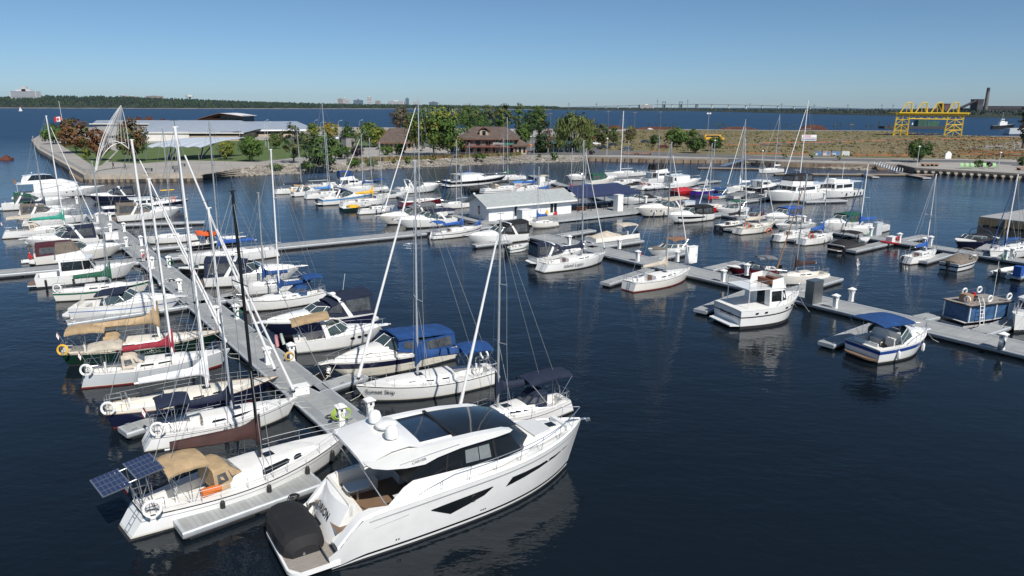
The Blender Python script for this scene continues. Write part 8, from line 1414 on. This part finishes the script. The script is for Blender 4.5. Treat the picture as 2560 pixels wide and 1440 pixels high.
A, ang, L = frame2(G(2362, 397, LZ), G(2377, 397, LZ)); h_ = ztop(A.x, A.y, 378) - LZ; T = thing('welcome_sign', 'white arched sign board standing on the promenade lawn', 'sign', A, ang); mb = MB(); mb.grid([[(x, y, 0), (x, y, z)] for y in (-.15,) for x, z in ((0, h_ * .7), (L * .15, h_ * .75), (L * .25, h_ * .92), (L * .5, h_), (L * .75, h_ * .92), (L * .85, h_ * .75), (L, h_ * .7))], 'pvc'); mb.grid([[(x, .15, 0), (x, .15, z), (x, -.15, z)] for x, z in ((0, h_ * .7), (L * .15, h_ * .75), (L * .25, h_ * .92), (L * .5, h_), (L * .75, h_ * .92), (L * .85, h_ * .75), (L, h_ * .7))], 'pvc'); mb.build('panel', T); [MB().box(x - .1, x + .1, -.2, .2, 0, .5, 'pvc').build('post', T) for x in (.15, L - .15)]
limec = mat('chair_lime', (.28, .5, .22), .6)
for i, x in enumerate((2407, 2420, 2433, 2464, 2488)):
    p = G(x, 422, LZ); T = thing('adirondack_chair', ['leftmost of the three lime garden chairs standing together', 'middle one of the three lime garden chairs standing together', 'right one of the three lime garden chairs standing together', 'lime garden chair alone right of the green bush', 'last lime garden chair, farthest right by the lamp'][i], 'chair', p, R(0), 'lime garden chairs on the promenade'); s = 1.5
    MB().slab([(-.35 * s, -.3 * s, .42 * s), (.35 * s, -.3 * s, .42 * s), (.35 * s, .3 * s, .3 * s), (-.35 * s, .3 * s, .3 * s)], .05, limec).build('seat', T); MB().slab([(-.33 * s, .3 * s, .28 * s), (.33 * s, .3 * s, .28 * s), (.3 * s, .6 * s, 1.1 * s), (-.3 * s, .6 * s, 1.1 * s)], .06, limec).build('backrest', T)
    for sx in (-1, 1): MB().box(sx * .42 * s - .07 * s, sx * .42 * s + .07 * s, -.35 * s, .4 * s, .58 * s, .62 * s, limec).build('armrest', T); MB().box(sx * .4 * s - .04, sx * .4 * s + .04, -.34 * s, -.26 * s, 0, .58 * s, limec).build('leg', T)
benchw = mat('bench_wood', (.34, .15, .06), .6, vs=1, var=.3)
for x0, x1, y, l_ in [(2308, 2327, 416, 'long brown wooden bench left of its twin by the lone round tree'), (2331, 2348, 416, 'long brown wooden bench right of its twin by the lone round tree'), (1555, 1592, 387, 'low orange brown timber platform on the boardwalk, left half'), (1594, 1630, 387, 'low orange brown timber platform on the boardwalk, right half'), (2548, 2580, 426, 'brown wooden bench at the right edge of the promenade')]:
    A, ang, L = frame2(G(x0, y, LZ), G(x1, y, LZ)); T = thing('bench', l_, 'bench', A, ang, 'wooden benches on the promenade'); MB().box(0, L, 0, 1.6, .5, .72, benchw).build('seat', T); [MB().box(x - .15, x + .15, .2, 1.4, 0, .5, 'dark').build('leg', T) for x in (.4, L - .4)]
for x, y, l_ in [(372, 428, 'grey picnic table on the plaza'), (440, 422, 'dark picnic table on the plaza under the canopy edge'), (455, 416, 'dark picnic table farthest right on the plaza'), (445, 430, 'dark bench table nearest the wall on the plaza'), (975, 384, 'terrace table in front of the hip roofed building'), (996, 385, 'terrace table beside the upright green bush')]:
    T = thing('picnic_table', l_, 'table', G(x, y, LZ), .3, 'picnic tables on the plaza'); m = 'c_slate'; MB().box(-1, 1, -.4, .4, .72, .8, m).build('table_top', T); [MB().box(-1, 1, s * .8 - .15, s * .8 + .15, .42, .48, m).build('bench', T) for s in (-1, 1)]; [MB().box(x_ - .06, x_ + .06, -.75, .75, 0, .72, m).build('leg', T) for x_ in (-.75, .75)]
def gang(label, a, b, za, zb, m, white=False):
    A, B = G(*a, za), G(*b, zb); d = B - A; n = Vector((-d.y, d.x, 0)).normalized() * .9; T = thing('gangway', label, 'gangway', A); MB().slab([-n, n, d + n, d - n], .12, m).build('deck', T)
    for s in (-1, 1):
        mb = MB(); mb.tube([n * s + Vector((0, 0, 1)), d + n * s + Vector((0, 0, 1))], .05, m, 4); K = 9
        for k in range(K + 1): q = d * (k / K) + n * s; mb.tube([q, q + Vector((0, 0, 1))], .14 if white else .04, 'pvc' if white else m, 5)
        mb.build('handrail', T)
gang('gangway with white posts sloping down from the promenade to the dock', (2192, 411), (2248, 429), LZ + .1, .6, 'cargrey', True); gang('grey truss gangway sloping down at the left end of the rocks', (1868, 397), (1805, 415), LZ + .1, .6, 'steel')
for l_, a, b, w in [('long weathered dock along the foot of the rocks', (1935, 434), (2330, 436), 2.2), ('weathered dock at the foot of the truss gangway', (1745, 419), (1900, 421), 2.2), ('short weathered finger dock pointing out from the rocks, left one', (2150, 433), (2190, 442), 2.0), ('short weathered finger dock pointing out below the white posts', (2245, 431), (2318, 444), 2.4)]: dock(l_, a, b, w, dm='teakgrey', em='timber')
# ---------------------------------------------------------------- mooring lines of the nearer boats
for T, W, h, sd in BOATS:
    d = W.translation.length
    if d > 95: continue
    for t, sdn, side in ((.93, 'bow', 1), (.93, 'bow', -1)):
        a = W @ Vector(h.pt(t, 1, side)); f = W.to_3x3() @ Vector((1, side * .25, 0)); b = a + f.normalized() * 1.25; b.z = .53
        m = (a + b) / 2 - Vector((0, 0, .18)); tag(MB().tube([a, m, b], .016, 'rope', 4).build('mooring_line'), f"{'port' if side > 0 else 'starboard'} mooring line at the bow of {sd}", 'rope', 'mooring lines of the nearer boats')
# ---------------------------------------------------------------- air over the bay
hm = bpy.data.materials.new('haze'); hm.use_nodes = True; nt = hm.node_tree; nt.nodes.clear(); out = nt.nodes.new('ShaderNodeOutputMaterial'); pv = nt.nodes.new('ShaderNodeVolumePrincipled'); pv.inputs['Color'].default_value = (.6, .8, 1, 1); pv.inputs['Density'].default_value = HAZE; pv.inputs['Anisotropy'].default_value = .2; nt.links.new(pv.outputs[0], out.inputs['Volume'])
mb = MB(); mb.box(-14000, 14000, -400, 14000, -6, 190, hm); tag(mb.build('haze'), 'pale blue haze lying over the whole bay', 'haze', kind='stuff')
